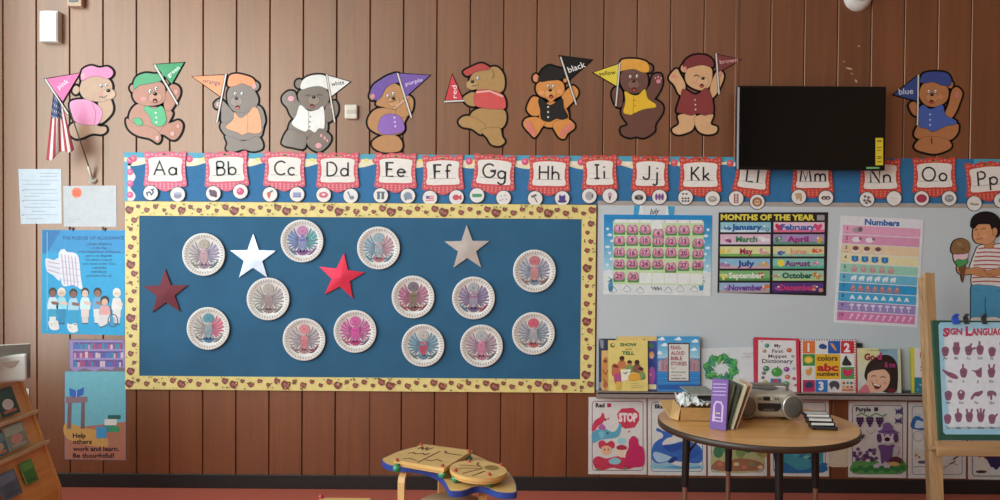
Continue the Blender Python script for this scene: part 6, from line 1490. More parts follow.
HANDS = [('Aa', 150, 167, 'fist'), ('Bb', 187, 162, 'flat'), ('Cc', 228, 164, 'claw'), ('Dd', 266, 162, 'one'), ('Ee', 306, 168, 'fist'), ('Ff', 345, 164, 'three'),
         ('Hh', 166, 244, 'side'), ('Ii', 211, 238, 'one'), ('Jj', 258, 240, 'side2'), ('Kk', 304, 238, 'two'), ('Ll', 345, 240, 'one'),
         ('Nn', 160, 314, 'fist'), ('Oo', 203, 312, 'ring'), ('Pp', 254, 314, 'down'), ('Qq', 304, 314, 'down2'), ('Rr', 345, 314, 'two'),
         ('Tt', 158, 392, 'fist'), ('Uu', 194, 386, 'one'), ('Vv', 230, 386, 'two'), ('Ww', 268, 386, 'three'), ('Xx', 306, 392, 'thumb'), ('Yy', 345, 390, 'thumb')]
for nm, x, y, kd in HANDS:
    b = Art(CPn, O, .0016, F); b.k = k
    def palm(): b.blob([(x - 12, y - 5), (x, y - 12), (x + 12, y - 5), (x + 11, y + 9), (x + 6, y + 20), (x - 6, y + 20), (x - 11, y + 9)], SK)
    def fing(dx, ang, ln): 
        r_ = math.radians(ang); b.line([(x + dx, y + 2), (x + dx + math.sin(r_) * ln, y + 2 - math.cos(r_) * ln)], 6.6, SK); b.ell(x + dx + math.sin(r_) * ln, y + 2 - math.cos(r_) * ln, 3.3, 3.3, SK, n=8)
    if kd in ('side', 'side2', 'down', 'down2'):
        if kd == 'side': b.blob([(x - 28, y - 14), (x - 8, y - 6), (x + 14, y + 2), (x + 26, y + 12), (x + 24, y + 20), (x + 4, y + 16), (x - 14, y + 4)], SK)
        elif kd == 'side2': b.blob([(x - 22, y - 6), (x - 2, y - 6), (x + 12, y - 16), (x + 14, y - 2), (x + 12, y + 18), (x - 2, y + 14), (x - 8, y + 2)], SK)
        elif kd == 'down': b.blob([(x - 20, y + 14), (x - 8, y - 4), (x + 4, y - 8), (x + 20, y - 12), (x + 20, y - 2), (x + 6, y + 8), (x - 4, y + 6), (x - 14, y + 18)], SK)
        else: b.blob([(x - 14, y - 8), (x + 2, y - 12), (x + 16, y - 4), (x + 14, y + 8), (x + 4, y + 2), (x + 2, y + 18), (x - 4, y + 18), (x - 6, y + 4), (x - 12, y + 10)], SK)
        b.line([(x - 8, y + 2), (x + 8, y)], 1.6, SD)
    else:
        palm()
        if kd == 'flat': [fing(dx, 0, 20) for dx in (-6, -2, 2, 6)]
        if kd == 'one': fing(-2, 0, 24)
        if kd == 'two': fing(-3, -14, 24); fing(3, 14, 24)
        if kd == 'three': fing(-5, -16, 23); fing(0, 0, 25); fing(5, 16, 23)
        if kd == 'thumb': fing(6, 40, 16)
        if kd == 'claw': fing(-2, 30, 22); fing(6, 70, 16)
        if kd == 'ring': b.ell(x - 1, y - 4, 8, 9, SK); b.ell(x - 1, y - 4, 3.4, 4.4, 'd4dae0')
        b.line([(x - 6, y), (x + 6, y + 1)], 1.6, SD); b.line([(x - 5, y + 5), (x + 5, y + 6)], 1.4, SD)
    b.build('printed_hand', t2)
    b = Art(CPn, O, .0016, F); b.k = k; b.text(nm, x, {0: 194, 1: 271, 2: 342, 3: 426}[min(3, max(0, int((y - 140) / 75)))], 8.4, '44484c', bold=.02); b.build('hand_letters', t2)
# clips on the top edge of the panel
def clip(px, py, col, lab, w_=.012):
    p = CPn.ab(px, py); t = thing('binder_clip', lab, 'clip', CPn.at(p[0], 0, p[1]), CPn.R)
    q = MB(); m_ = mat(col, rough=.35)
    q.prism([(-w_, -.012), (w_, -.012), (w_ * .7, .03), (-w_ * .7, .03)], -.012, .0, m_, axis='y'); q.build('clip_jaw', t, local=Matrix.Identity(4))
    q = MB(); q.cyl((-w_, -.006, .016), (w_, -.006, .016), .007, m_); q.box(-w_ * .8, w_ * .8, -.03, -.012, .026, .038, m_, .004); q.build('clip_handle', t, local=Matrix.Identity(4))
clip(955, 322, '2f58b8', 'blue plastic clip holding the top of the sign language chart', .016)
for i, px in enumerate((965.5, 983.5)): clip(px, 322, '343638', 'dark clip on the sign language chart, ' + ('next to the blue clip' if i == 0 else 'below the feet of the paper boy'), .011)
# ================================================================ round table
TZ = .60
TC = hplane_hit(759.5, 421.5, TZ); TR = .500
e1 = hplane_hit(660.3, 421, TZ); e2 = hplane_hit(855.5, 424, TZ); TR = (e2.x - e1.x) / 2; TC = Vector(((e1.x + e2.x) / 2, TC.y, 0))
OAK = wood('laminate_oak', (204, 144, 78), (230, 176, 108), rough=.3, axis='x', scale=.5, coat=.15)
EDGE = mat('3a2b20', rough=.4); BLACKM = mat('1d1c1c', rough=.4, metal=.2); STEEL = mat('9a7c6a', rough=.35, metal=.7)
t = thing('round_table', 'round wooden topped table with black legs in front of the colour posters', 'table', TC)
q = MB(); q.lathe([(0.0001, TZ), (TR - .012, TZ), (TR - .004, TZ - .001)], OAK, n=72); q.lathe([(0.0001, TZ - .034), (TR - .01, TZ - .034)], EDGE, n=72); q.build('tabletop', t, local=Matrix.Identity(4))
q = MB(); q.lathe([(TR - .004, TZ - .001), (TR + .002, TZ - .006), (TR + .003, TZ - .017), (TR + .002, TZ - .029), (TR - .01, TZ - .034)], EDGE, n=72); q.build('edge_band', t, local=Matrix.Identity(4))
for fx, fy in ((-.362, .02), (.322, .02), (-.052, .31), (.015, -.31)):
    p = Vector((fx, fy, 0)) * (TR / .5)
    q = MB(); q.cyl((p.x * .98, p.y * .98, TZ - .034), (p.x, p.y, .27), .0195, BLACKM, r1=.0175); q.cyl((p.x * .97, p.y * .97, TZ - .034), (p.x * .97, p.y * .97, TZ - .042), .05, BLACKM)
    lo_ = q.build('leg', t, local=Matrix.Identity(4))
    q = MB(); q.cyl((p.x, p.y, .275), (p.x, p.y, .012), .0125, STEEL); q.build('lower_tube', lo_, local=Matrix.Identity(4))
    q = MB(); q.cyl((p.x, p.y, .0), (p.x, p.y, .016), .019, mat('2a2624', rough=.5), r1=.014); q.build('glide', lo_, local=Matrix.Identity(4))
    q = MB(); d2 = p.normalized(); q.tube([(p.x, p.y, .42), (p.x - d2.x * .06, p.y - d2.y * .06, .50), (p.x - d2.x * .12, p.y - d2.y * .12, TZ - .036)], .006, BLACKM); q.build('brace', lo_, local=Matrix.Identity(4))
def on_table(px, py): return hplane_hit(px, py, TZ)
def RZ(deg): return Matrix.Rotation(math.radians(deg), 3, 'Z')

# -------- boombox
p0 = on_table(738, 420); p1 = on_table(798.5, 420.5); w_ = p1.x - p0.x
bx = (p0 + p1) / 2
t = thing('boombox', 'silver boombox with two round speakers at the back of the round table', 'radio', (bx.x, bx.y, TZ), RZ(-3))
SIL = mat('c6c0b0', rough=.3, metal=.35, amp=.04); SILD = mat('74726c', rough=.36, metal=.4); DK = mat('25262a', rough=.35)
hb, db = .142, .17
# body: rounded block, bulging at both ends
vs = []; fs = []; NX, NP = 28, 24
for i in range(NX + 1):
    u = -1 + 2 * i / NX; x = u * w_ / 2
    e = 1 - .06 * (1 - math.cos(u * PI)) / 2; 
    endk = max(0.0, (abs(u) - .86) / .14); sh = math.sqrt(max(0, 1 - endk ** 2)) * .65 + .35 if endk > 0 else 1
    hz = hb / 2 * (1.0 - .14 * abs(u) ** 2) * sh; hy = db / 2 * sh
    for k in range(NP):
        th = 2 * PI * k / NP; c, s_ = math.cos(th), math.sin(th)
        y = hy * math.copysign(abs(c) ** .5, c); z = hz * math.copysign(abs(s_) ** .5, s_)
        bulge = -.012 * (math.exp(-((abs(u) - .72) / .2) ** 2)) if c < 0 else 0
        vs.append((x, y + bulge + db / 2, max(.004, z + hb / 2 + .004)))
for i in range(NX):
    for k in range(NP): fs.append((i * NP + k, (i + 1) * NP + k, (i + 1) * NP + (k + 1) % NP, i * NP + (k + 1) % NP))
fs.append(tuple(range(NP))); fs.append(tuple(reversed(range(NX * NP, NX * NP + NP))))
q = MB(); q.add(vs, fs, SIL, smooth=True); q.build('body', t, local=Matrix.Identity(4))
for s_ in (-1, 1):
    T = Matrix.Translation((s_ * w_ * .375, -.012, hb * .50)) @ Matrix.Rotation(math.radians(s_ * 10), 4, 'Z')
    q = MB(); q.lathe([(0.0001, -.012), (.026, -.0125), (.047, -.008), (.053, -.003), (.0545, .004)], SILD, axis='y', T=T @ Matrix.Diagonal((1, 1, 1.12, 1)), n=32); so = q.build('speaker', t, local=Matrix.Identity(4))
    q = MB(); q.lathe([(.048, -.010), (.053, -.008), (.056, .0), (.056, .006)], mat('c4beb0', rough=.3, metal=.6), axis='y', T=T @ Matrix.Diagonal((1, 1, 1.12, 1)), n=32); q.build('speaker_ring', so, local=Matrix.Identity(4))
q = MB(); q.prism([(-.066, .070), (-.056, .085), (.056, .085), (.066, .070), (.044, .046), (-.044, .046)], -.006, .02, DK, axis='y'); co_ = q.build('cassette_door', t, local=Matrix.Identity(4))
q = MB(); q.box(-.026, .026, -.0075, -.004, .050, .058, mat('74706a', rough=.3, metal=.4)); q.build('cassette_window', co_, local=Matrix.Identity(4))
q = MB(); q.box(-.026, .006, -.005, .01, .098, .117, DK, .002); q.build('display', t, local=Matrix.Identity(4))
q = MB(); q.box(.009, .022, -.006, .01, .100, .115, mat('e2dfd4', rough=.4), .002); q.build('button', t, local=Matrix.Identity(4))
for x in (-.046, -.036, .034, .045):
    q = MB(); q.cyl((x, -.006, .107), (x, .012, .107), .004, SILD); q.build('button', t, local=Matrix.Identity(4))
q = MB(); q.lathe([(0.0001, .004), (.066, .003), (.072, -.002), (.072, -.008)], SILD, T=Matrix.Translation((0, db * .58, hb + .004)), n=36); q.build('disc_lid', t, local=Matrix.Identity(4))
q = MB(); q.tube([(-w_ * .36, db * .35, hb - .006), (-w_ * .345, db * .27, hb + .022), (-w_ * .28, db * .24, hb + .03), (w_ * .28, db * .24, hb + .03), (w_ * .345, db * .27, hb + .022), (w_ * .36, db * .35, hb - .006)], .008, mat('8c887e', rough=.4, metal=.3)); q.build('handle', t, local=Matrix.Identity(4))
for s_ in (-1, 1):
    q = MB(); q.box(s_ * w_ * .3 - .02, s_ * w_ * .3 + .02, .03, .12, 0, .006, DK); q.build('foot', t, local=Matrix.Identity(4))

# -------- cardboard box with papers
p = on_table(694, 421.5); q0 = on_table(681, 424.5)
BXR = RZ(-2)
t = thing('cardboard_box', 'open shallow cardboard box with a folded side flap at the left of the round table', 'box', (p.x, p.y, TZ + .001), BXR)
CB = mat('b5864e', rough=.75, amp=.08); CBI = mat('c09862', rough=.8)
bw, bd, bh = .185, .20, .066; xb0, xb1 = -.065, .108
def wallp(name, x0, x1, y0, y1): q = MB(); q.box(x0, x1, y0, y1, 0, bh, CB, .001); return q.build(name, t, local=Matrix.Identity(4))
wallp('front_wall', xb0, xb1, 0, .004); wallp('back_wall', xb0, xb1, bd - .004, bd); wallp('side_wall', xb0, xb0 + .004, .004, bd - .004); wallp('side_wall', xb1 - .004, xb1, .004, bd - .004)
q = MB(); q.box(xb0, xb1, 0, bd, 0, .004, CB); q.build('box_bottom', t, local=Matrix.Identity(4))
q = MB(); vs = [(xb0 + .001, .0, bh), (xb0 + .001, bd, bh), (xb0 - .06, bd - .01, bh + .03), (xb0 - .055, .02, bh + .018)]
vs = [(xb0, 0, bh), (xb0, bd, bh), (xb0 - .075, bd - .01, bh - .005), (xb0 - .045, .03, .012), (xb0 - .012, -.004, .006)]
q.add(vs + [(a - .003, b, c - .003) for a, b, c in vs], [(0, 1, 2, 3, 4), (9, 8, 7, 6, 5), (0, 4, 9, 5), (4, 3, 8, 9), (3, 2, 7, 8), (2, 1, 6, 7), (1, 0, 5, 6)], CBI); q.build('flap', t, local=Matrix.Identity(4))
loc = lambda x, y, z: Vector((p.x, p.y, TZ + .001)) + BXR @ Vector((x, y, z))
# crumpled clear bag, papers and notebook inside
t2 = thing('plastic_bag', 'crumpled pale plastic bag lying in the cardboard box', 'bag', loc(0, .1, .005), BXR)
bm = bmesh.new(); bmesh.ops.create_grid(bm, x_segments=26, y_segments=22, size=.5); rr_ = random.Random(4)
from mathutils import noise
for v in bm.verts:
    x, y = v.co.x, v.co.y; n_ = noise.noise(Vector((x * 7, y * 7, 1.3))); n2 = noise.noise(Vector((x * 17, y * 17, 4.3)))
    edge = max(abs(x), abs(y)) * 2
    zb_ = .078 + .030 * n_ + .020 * n2 + .026 * (1 - edge)
    v.co = Vector((x * .160 + .020, y * .18, zb_ if x < .08 else min(zb_, .082 + .008 * n2)))
q = MB(); q.bm(bm, mat('d4d4d0', rough=.45, coat=.15, amp=.10), smooth=False); o = q.build('bag_sheet', t2, local=Matrix.Identity(4), fixn=False)
md = o.modifiers.new('thick', 'SOLIDIFY'); md.thickness = .0015
t2 = thing('sheet_pile', 'grey green printed sheets on top of the cardboard box', 'papers', loc(.05, .12, .130), RZ(4))
q = MB(); q.box(-.075, .06, -.07, .09, 0, .004, mat('8c9084', rough=.7, amp=.2, scale=60)); q.build('top_sheet', t2, local=Matrix.Identity(4))
q = MB(); q.box(-.065, .065, -.085, .08, -.006, -.001, mat('a8a69a', rough=.7, amp=.15, scale=60)); q.build('lower_sheet', t2, local=Matrix.Identity(4))
t2 = thing('black_notebook', 'thin black notebook lying in the cardboard box beside the purple booklet', 'notebook', loc(.086, .055, .100), RZ(3))
q = MB(); q.box(-.047, .045, -.05, .04, 0, .008, mat('26262a', rough=.5), .001); q.build('cover', t2, local=Matrix.Identity(4)); q = MB(); q.box(-.045, .043, -.048, .038, -.005, .0, mat('c8c4b8', rough=.8)); q.build('page_block', t2, local=Matrix.Identity(4))

# -------- purple booklet and the leaning books
pb = on_table(717.5, 430); Y_ = pb.y
PU = mat('6c4492', rough=.5); PUD = mat('573280', rough=.5); LAV = mat('c4a8c0', rough=.5)
t = thing('booklet', 'purple booklet with a pale arch standing upright beside the cardboard box', 'book', (pb.x, pb.y, TZ + .0015), RZ(-34) @ Matrix.Rotation(math.radians(-8), 3, 'X'))
bw_, bh_, bt_ = .078, .236, .018
q = MB(); q.box(-bw_ / 2, bw_ / 2, 0, .003, 0, bh_, PU, .001); f_ = q.build('front_cover', t, local=Matrix.Identity(4))
q = MB(); q.box(-bw_ / 2, bw_ / 2, bt_ - .003, bt_, 0, bh_, PU, .001); q.build('back_cover', t, local=Matrix.Identity(4))
q = MB(); q.box(bw_ / 2 - .003, bw_ / 2 + .001, 0, bt_, 0, bh_, PUD, .001); q.build('spine', t, local=Matrix.Identity(4))
q = MB(); q.box(-bw_ / 2 + .003, bw_ / 2 - .003, .003, bt_ - .003, .002, bh_ - .003, PAGE); q.build('page_block', t, local=Matrix.Identity(4))
a = Art(None, (0, 0), .0003, (0, 0, 1000)); 
a.ring([(-22, -40), (-22, -112), (-13, -128), (9, -128), (18, -112), (18, -40)], 8, 'c4a8c8'); 
for i in range(4): a.line([(-34, -(158 + i * 17)), (30, -(164 + i * 17))], 4.5, 'b49ac4', stay=True)
a.line([(-16, -56), (12, -56)], 5, 'd8b4bc', stay=True); a.line([(-12, -76), (8, -76)], 5, 'c8b8a0', stay=True); a.build('cover_print', f_)
def leaner(label, px, py, deg, w_, h_, th, col, pagecol, lean, dec=None):
    p_ = on_table(px, py)
    t = thing('thin_book', label, 'book', (p_.x, p_.y, TZ + .001 + (th * math.sin(math.radians(lean)) if lean < 0 else 0)), RZ(deg) @ Matrix.Rotation(math.radians(lean), 3, 'Y'), 'thin books leaning on the purple booklet')
    cm = mat(col, rough=.5)
    q = MB(); q.box(-th, -th + .002, 0, w_, 0, h_, cm); q.build('back_cover', t, local=Matrix.Identity(4))
    q = MB(); q.box(-.002, 0, 0, w_, 0, h_, cm); f = q.build('front_cover', t, local=Matrix.Identity(4))
    q = MB(); q.box(-th + .002, -.002, .004, w_ - .002, .002, h_ - .002, mat(pagecol, rough=.8)); q.build('page_block', t, local=Matrix.Identity(4))
    q = MB(); q.box(-th, 0, -.002, .002, 0, h_, mat(dec or col, rough=.5)); q.build('spine', t, local=Matrix.Identity(4))
leaner('green grey thin book leaning next to the purple booklet', 724.5, 429, 8, .16, .215, .010, '6c7458', 'c8c4a8', 14)
leaner('dark spined thin book between the green grey and cream books', 728.5, 429.5, 6, .16, .218, .008, '5a5e50', 'd0ccb8', 16, '50544a')
leaner('cream thin book leaning second from the boombox', 733, 430, 4, .16, .220, .009, 'd0c8a8', 'd8d4c0', 18)
leaner('salmon edged thin book leaning nearest the boombox', 737, 429, 2, .16, .222, .006, 'c4a084', 'd8ccb0', 19)

# -------- cassette cases
CC = [(-.012, .055, 0, 'dedcd6', -4), (-.006, .035, 1, '2a2a2e', -2), (.0, .018, 2, 'd8d6d0', 2), (.006, .0, 3, '222226', 0)]
pc = on_table(824, 428)
labs = ['white cassette case at the bottom of the stepped pile by the boombox', 'black cassette case, second from the bottom of the pile', 'white labelled cassette case, second from the top of the pile', 'black cassette case with white label on top of the pile']
q_ = [(822, 428.5, 0), (820, 424.5, .0165), (818.5, 420.5, .033), (817, 416.5, .0495)]
for i in range(4):
    base = on_table(825, 430.5) + Vector((-.006 * i, .012 * i, 0))
    t = thing('cassette_case', labs[i], 'cassette', (base.x, base.y, TZ + .001 + i * .0172), RZ(-6 + 3 * (i % 2)), 'cassette cases on the round table')
    q = MB(); q.box(-.058, .058, 0, .075, 0, .0165, mat('1f2024' , rough=.25, coat=.4), .0015); q.build('case', t, local=Matrix.Identity(4))
    q = MB(); q.box(-.053 if i else -.04, .05, -.0012, .004, .004 if i else .008, .0145, mat('dad8d2' if i else '34343a', rough=.5)); q.build('paper_label', t, local=Matrix.Identity(4))
    if i > 1:
        q = MB()
        q.box(-.053, .05, .002, .050 if i == 3 else .02, .0163, .0172, mat('d0ceca', rough=.5))
        q.build('printed_insert', t, local=Matrix.Identity(4))

# ================================================================ activity table with wooden maze boards
KZ = .50
def KH(x, y, z=KZ): return hplane_hit(370 + x / 6.25, 430 + y / 6.25, z)
outl = [(74, 182), (100, 166), (190, 128), (320, 100), (470, 108), (620, 140), (760, 200), (850, 246), (890, 286), (912, 330), (918, 368), (914, 386), (880, 392), (820, 390), (770, 378), (730, 360), (690, 352), (650, 356), (610, 370), (570, 380), (510, 380), (488, 366), (474, 338), (450, 302), (410, 272), (350, 248), (270, 232), (190, 226), (130, 220), (90, 204)]
pts = [KH(*p_) for p_ in smooth(outl, 3)]
cxk = sum(p_.x for p_ in pts) / len(pts); cyk = sum(p_.y for p_ in pts) / len(pts)
BIRCH = wood('birch', (196, 152, 84), (218, 178, 108), rough=.4, axis='x', scale=.5, coat=.1)
BLUE = mat('1f3f88', rough=.4)
t = thing('activity_table', 'scalloped wooden activity table with blue edge at the bottom centre', 'table', (cxk, cyk, 0))
pl2 = [(p_.x - cxk, p_.y - cyk) for p_ in pts]
if area(pl2) < 0: pl2 = pl2[::-1]
q = MB(); q.prism(grow(pl2, -.004), KZ - .018, KZ, BIRCH, bottom=True); q.build('tabletop', t, local=Matrix.Identity(4))
q = MB(); g0, g1 = pl2, grow(pl2, -.005); n_ = len(g0)
vs = [(a, b, KZ - .025) for a, b in g0] + [(a, b, KZ - .003) for a, b in g0] + [(a, b, KZ - .0005) for a, b in g1] + [(a, b, KZ - .025) for a, b in g1]
q.add(vs, [(i + r_ * n_, (i + 1) % n_ + r_ * n_, (i + 1) % n_ + (r_ + 1) % 4 * n_, i + (r_ + 1) % 4 * n_) for i in range(n_) for r_ in range(4)], BLUE); q.build('blue_edge', t, local=Matrix.Identity(4))
LEGW = wood('bent_ply', (190, 146, 88), (214, 174, 114), rough=.4, axis='z', scale=.5)
def bent_leg(px, py, flip):
    p_ = hplane_hit(px, py, KZ - .04) - Vector((cxk, cyk, 0)); p_.z = 0
    q = MB(); w2 = .016
    prof = [(0, 0), (0, KZ - .075)] + [(.045 - .045 * math.cos(math.radians(a)), KZ - .075 + .045 * math.sin(math.radians(a))) for a in (30, 60, 90)] + [(.11, KZ - .030)]
    inn = [(.013, 0), (.013, KZ - .078)] + [(.045 - .032 * math.cos(math.radians(a)), KZ - .078 + .032 * math.sin(math.radians(a))) for a in (30, 60, 90)] + [(.11, KZ - .046)]
    out_ = prof + inn[::-1]
    T = Matrix.Translation((p_.x, p_.y, 0)) @ Matrix.Rotation(flip, 4, 'Z')
    q.prism(out_, -w2, w2, LEGW, axis='y', T=T)
    q.build('leg', t, local=Matrix.Identity(4))
bent_leg(401, 475, math.radians(70)); bent_leg(441, 470, math.radians(-60)); bent_leg(483, 493, math.radians(100)); bent_leg(500, 474, math.radians(-120))

GRN = mat('2f8a5c', rough=.3, coat=.3); REDP = mat('b03c2c', rough=.35); GRV = mat('6c4722', rough=.7)
def maze_board(name, label, zb, outline, feet, grooves, hole=None, cat='toy'):
    zt = zb + .014
    P_ = [KH(x, y, zt) for x, y in outline]; c = sum(P_, Vector((0, 0, 0))) / len(P_)
    t = thing(name, label, cat, (c.x, c.y, KZ))
    o2 = [(p_.x - c.x, p_.y - c.y) for p_ in P_]
    if area(o2) < 0: o2 = o2[::-1]
    q = MB(); q.prism(o2, zb - KZ, zt - KZ, BIRCH); q.build('board', t, local=Matrix.Identity(4))
    q = MB(); q.prism(grow(o2, -.006), zb - KZ - .012, zb - KZ + .001, mat('c49a58', rough=.5)); q.build('lower_board', t, local=Matrix.Identity(4))
    for g, w2 in grooves:
        q = MB(); G = [KH(x, y, zt) - Vector((c.x, c.y, zt)) for x, y in g]
        for i in range(len(G) - 1):
            d = (G[i + 1] - G[i]); 
            if d.length < 1e-6: continue
            m = Vector((-d.y, d.x, 0)).normalized() * w2 / 2; d = d.normalized() * w2 * .3
            vs = [G[i] + m - d, G[i] - m - d, G[i + 1] - m + d, G[i + 1] + m + d]
            q.add([(v.x, v.y, zt - KZ + .0004) for v in vs], [(0, 1, 2, 3)], GRV)
        q.build('groove', t, local=Matrix.Identity(4), fixn=False)
    if hole:
        H_ = [KH(x, y, zt) - Vector((c.x, c.y, zt)) for x, y in hole]
        q = MB(); q.add([(v.x, v.y, zt - KZ + .0006) for v in H_], [tuple(range(len(H_)))], mat('8a6a34', rough=.6)); q.build('round_well', t, local=Matrix.Identity(4), fixn=False)
    for x, y, red in feet:
        f = KH(x, y, zt) - Vector((c.x, c.y, zt))
        q = MB(); q.ball((f.x, f.y, (zb - KZ) * .48), (zb - KZ) * .48, GRN); q.cyl((f.x, f.y, zb - KZ - .006), (f.x, f.y, zb - KZ + .002), .008, GRN); q.build('foot', t, local=Matrix.Identity(4))
        if red:
            q = MB(); q.ball((f.x, f.y, zt - KZ + .004), .0075, REDP); q.build('peg', t, local=Matrix.Identity(4))
maze_board('maze_board', 'square wooden maze board on green ball feet at the back of the activity table', KZ + .036,
    [(148, 186), (322, 86), (640, 128), (462, 240)],
    [(168, 192, True), (320, 96, True), (618, 136, True), (452, 228, True)],
    [([(300, 118), (330, 106), (326, 122), (360, 110), (352, 126), (392, 112)], .010), ([(470, 132), (476, 144), (520, 152), (570, 158)], .011), ([(436, 134), (380, 162), (300, 202)], .009), ([(240, 146), (270, 140), (286, 150), (330, 146), (344, 156), (370, 146)], .009),
     ([(210, 180), (250, 178), (290, 190)], .009), ([(350, 186), (380, 192), (420, 184), (450, 196)], .009)])
maze_board('round_maze', 'round wooden maze board on green ball feet at the right of the activity table', KZ + .033,
    ell(676, 246, 178, 56, 0.06, 40), [(534, 258, True), (746, 282, True), (820, 222, True), (620, 200, True)],
    [([(540, 240), (600, 238), (680, 240)], .009), ([(580, 272), (640, 256), (690, 244), (700, 236)], .009), ([(640, 286), (690, 268), (716, 258)], .009), ([(560, 220), (620, 222), (690, 228), (668, 214), (680, 204)], .009)],
    hole=ell(760, 236, 46, 15, 0.05, 28))

# stools in front of the activity table, only their tops in view
SZ = .40
pS = hplane_hit(450, 501.5, SZ)
t = thing('stool', 'round topped low stool tucked at the activity table, cut off by the bottom edge', 'stool', (pS.x, pS.y, 0))
q = MB(); q.lathe([(0.0001, SZ), (.122, SZ), (.131, SZ - .006), (.131, SZ - .022), (.122, SZ - .028), (0.0001, SZ - .028)], wood('ash', (138, 112, 84), (170, 142, 110), rough=.5, axis='x', scale=.6), n=48); q.build('seat', t, local=Matrix.Identity(4))
for k in range(4):
    th = PI / 4 + k * PI / 2; q = MB(); q.cyl((.09 * math.cos(th), .09 * math.sin(th), SZ - .028), (.12 * math.cos(th), .12 * math.sin(th), 0), .013, LEGW); q.build('leg', t, local=Matrix.Identity(4))
pK = hplane_hit(346, 497.4, .30)
t = thing('low_bench', 'low wooden bench top just showing at the bottom edge, left of the activity table', 'bench', (pK.x, pK.y, 0))
q = MB(); q.box(-.118, .118, -.17, 0, .275, .30, BIRCH, .006); q.build('seat', t, local=Matrix.Identity(4))
for sx in (-.09, .09):
    for sy in (-.15, -.02):
        q = MB(); q.box(sx - .014, sx + .014, sy - .014, sy + .014, 0, .275, LEGW, .003); q.build('leg', t, local=Matrix.Identity(4))
q = MB(); q.ball((-.112, -.012, .306), .012, mat('b8404c', rough=.4)); q.build('peg', t, local=Matrix.Identity(4))

# ================================================================ book rack at the left edge
RF = L - .82; RN = L - 1.7
vp = vplane(RF)
top = vp.hit(20, 377); kn = vp.hit(60.3, 487); 
x_top, z_top, x_k, z_k = top.x, top.z, kn.x, kn.z
ORG = wood('rack_ply', (204, 136, 66), (226, 164, 92), rough=.42, axis='y', scale=.5); ORE = mat('d49c5c', rough=.45)
t = thing('book_rack', 'orange brown sloping book display rack at the left edge', 'rack', ((x_top + x_k) / 2 - .2, (RF + RN) / 2, 0))
bx_, by_ = (x_top + x_k) / 2 - .2, (RF + RN) / 2
xb = x_top - .45
prof = [(xb, 0), (x_k, 0), (x_k, z_k), (x_top, z_top), (x_top - .01, z_top + .004), (xb, z_top + .004)]
T = Matrix.Translation((-bx_, -by_, 0))
def swept(pr, y0, y1, mt_, nm, par=None):
    q = MB(); vs = [(x, y0, z) for x, z in pr] + [(x, y1, z) for x, z in pr]; n_ = len(pr)
    q.add(vs, [tuple(range(n_)), tuple(reversed(range(n_, 2 * n_)))] + [(i, i + n_, (i + 1) % n_ + n_, (i + 1) % n_) for i in range(n_)], mt_, T=T)
    return q.build(nm, par or t, local=Matrix.Identity(4))
swept(prof, RN, RF - .018, ORG, 'sloped_front')
swept([(x + (.006 if x > xb else 0), z + (.006 if z > .01 else 0)) for x, z in prof], RF - .018, RF, ORE, 'end_panel')
def slope_at(u): return (x_k + (x_top - x_k) * u, z_k + (z_top - z_k) * u)      # u from the knee to the top
ledU = []
for px, py in ((45, 442.5), (33.5, 412.5)):
    u = (vp.hit(px, py).z - z_k) / (z_top - z_k); ledU.append(u); x, z = slope_at(u)
    pr = [(x - .002, z), (x + .030, z), (x + .030, z + .016), (x + .024, z + .016), (x + .022, z + .008), (x - .002, z + .008)]
    swept(pr, RN, RF - .004, mat('c9b48c', rough=.5), 'ledge')
def rack_book(label, px0, px1, py_base, u, h_, col, mark, tilt=0):
    """a thin book leaning on the sloped face above a ledge; px give its ends along the rack"""
    x, z = slope_at(u)
    # depth along the rack from picture column at the slope plane
    def depth(px):
        d = ray(px, 400); k = (x + .02 - CAM_P.x) / d.x; return CAM_P.y + d.y * k
    ya, yb = sorted((depth(px0), depth(px1)))
    sl_ = Vector((x_top - x_k, 0, z_top - z_k)).normalized(); nrm = Vector((sl_.z, 0, -sl_.x))
    o = Vector((x, (ya + yb) / 2, z + .008)) + nrm * .014
    R = Matrix((Vector((0, 1, 0)), -nrm, sl_)).transposed()
    if tilt: R = R @ Matrix.Rotation(math.radians(tilt), 3, 'Y')
    tt = thing('rack_book', label, 'book', o, R, 'books on the display rack'); w2 = (yb - ya) / 2
    cm = mat(col, rough=.4)
    q = MB(); q.box(-w2, w2, 0, .002, 0, h_, cm); f = q.build('front_cover', tt, local=Matrix.Identity(4))
    q = MB(); q.box(-w2 + .002, w2 - .002, .002, .006, .002, h_ - .002, PAGE); q.build('page_block', tt, local=Matrix.Identity(4))
    q = MB(); q.box(-w2, w2, .006, .008, 0, h_, cm); q.build('back_cover', tt, local=Matrix.Identity(4))
    if mark:
        a = Art(None, (0, 0), .0003, (0, 0, 1000)); mark(a, w2 * 1000, h_ * 1000); a.build('cover_art', f)
def mk(*cols):
    def f(a, w, h):
        a.rect(-w, -h, w, 0, shade(cols[0], .8)); a.rect(-w * .9, -h * .94, w * .9, -h * .6, cols[0]); a.ell(0, -h * .4, w * .6, h * .2, cols[1]); a.rect(-w * .7, -h * .2, w * .7, -h * .1, cols[2])
    return f
u1, u2 = ledU
rack_book('bright green book hanging over the lower ledge of the display rack', 29, 40, 0, u1 - .27, .105, '4c8c3c', mk('5c9c44', '3c7c34', '2c5c2c'))
rack_book('slate blue book on the lowest tier of the display rack', 6, 24, 0, u1 - .30, .115, '5a6878', mk('6c7c90', '4c5868', '44505c'))
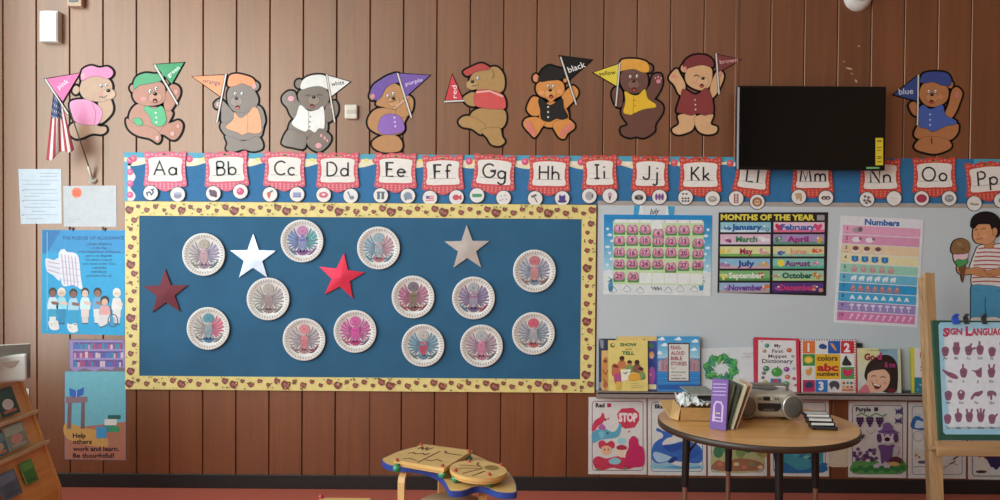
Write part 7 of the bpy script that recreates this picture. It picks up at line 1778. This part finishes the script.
rack_book('red and brown book at the left end of the lowest tier of the rack', -12, 4.5, 0, u1 - .30, .115, '9c5040', mk('b0604c', '7c4030', 'c8a080'))
rack_book('white picture book with red and green art on the middle tier of the rack', 12, 31, 0, u1 + .03, .115, 'd4ccc0', mk('a8b4a0', 'c89484', 'b8a498'))
rack_book('teal edged book at the left end of the middle tier of the rack', -6, 11.5, 0, u1 + .03, .10, '4c7480', mk('6c8c94', 'b8a888', 'c8743c'))
rack_book('dark green nature book on the upper tier of the display rack', 4, 22, 0, u2 + .03, .13, '4c6a4c', mk('34543c', 'd0ccc0', 'b86c4c'))
rack_book('brown and orange book at the left end of the upper tier of the rack', -14, 3, 0, u2 + .03, .12, 'a86c3c', mk('c8844c', '7c4c2c', 'd0b08c'))
# things standing on the rack top
zt_ = z_top + .006
t = thing('paperback', 'curled grey white booklet standing on top of the display rack', 'book', (vplane(L - 1.0).hit(8, 374).x, L - 1.0, zt_ ), RZ(40))
vs = []; n_ = 14
for i in range(n_ + 1):
    u = i / n_; 
    for j in range(9):
        v = j / 8; vs.append((-.075 + .15 * u, .05 * math.sin(u * 2.6) * (.4 + .6 * v) - .02, .002 + v * (.112 + .015 * u)))
q = MB(); q.add(vs, [(i * 9 + j, (i + 1) * 9 + j, (i + 1) * 9 + j + 1, i * 9 + j + 1) for i in range(n_) for j in range(8)], mat('b8b4ac', rough=.6, amp=.12, scale=20), smooth=True); o = q.build('cover_sheet', t, local=Matrix.Identity(4), fixn=False)
md = o.modifiers.new('thick', 'SOLIDIFY'); md.thickness = .005
q = MB(); q.box(-.06, .05, .015, .028, .002, .098, mat('a49c90', rough=.7), .002); q.build('page_block', t, local=Matrix.Identity(4))
t = thing('dark_book', 'dark grey brown book lying tilted above the curled booklet on the rack', 'book', (vplane(L - .95).hit(7, 350).x, L - .93, zt_), RZ(30))
q = MB(); q.box(-.085, .085, 0, .022, .002, .165, mat('6a645c', rough=.5, amp=.15, scale=20), .002); q.build('cover', t, local=Matrix.Identity(4)); q = MB(); q.box(-.083, .0835, .003, .019, .16, .1662, PAGE); q.build('page_block', t, local=Matrix.Identity(4))
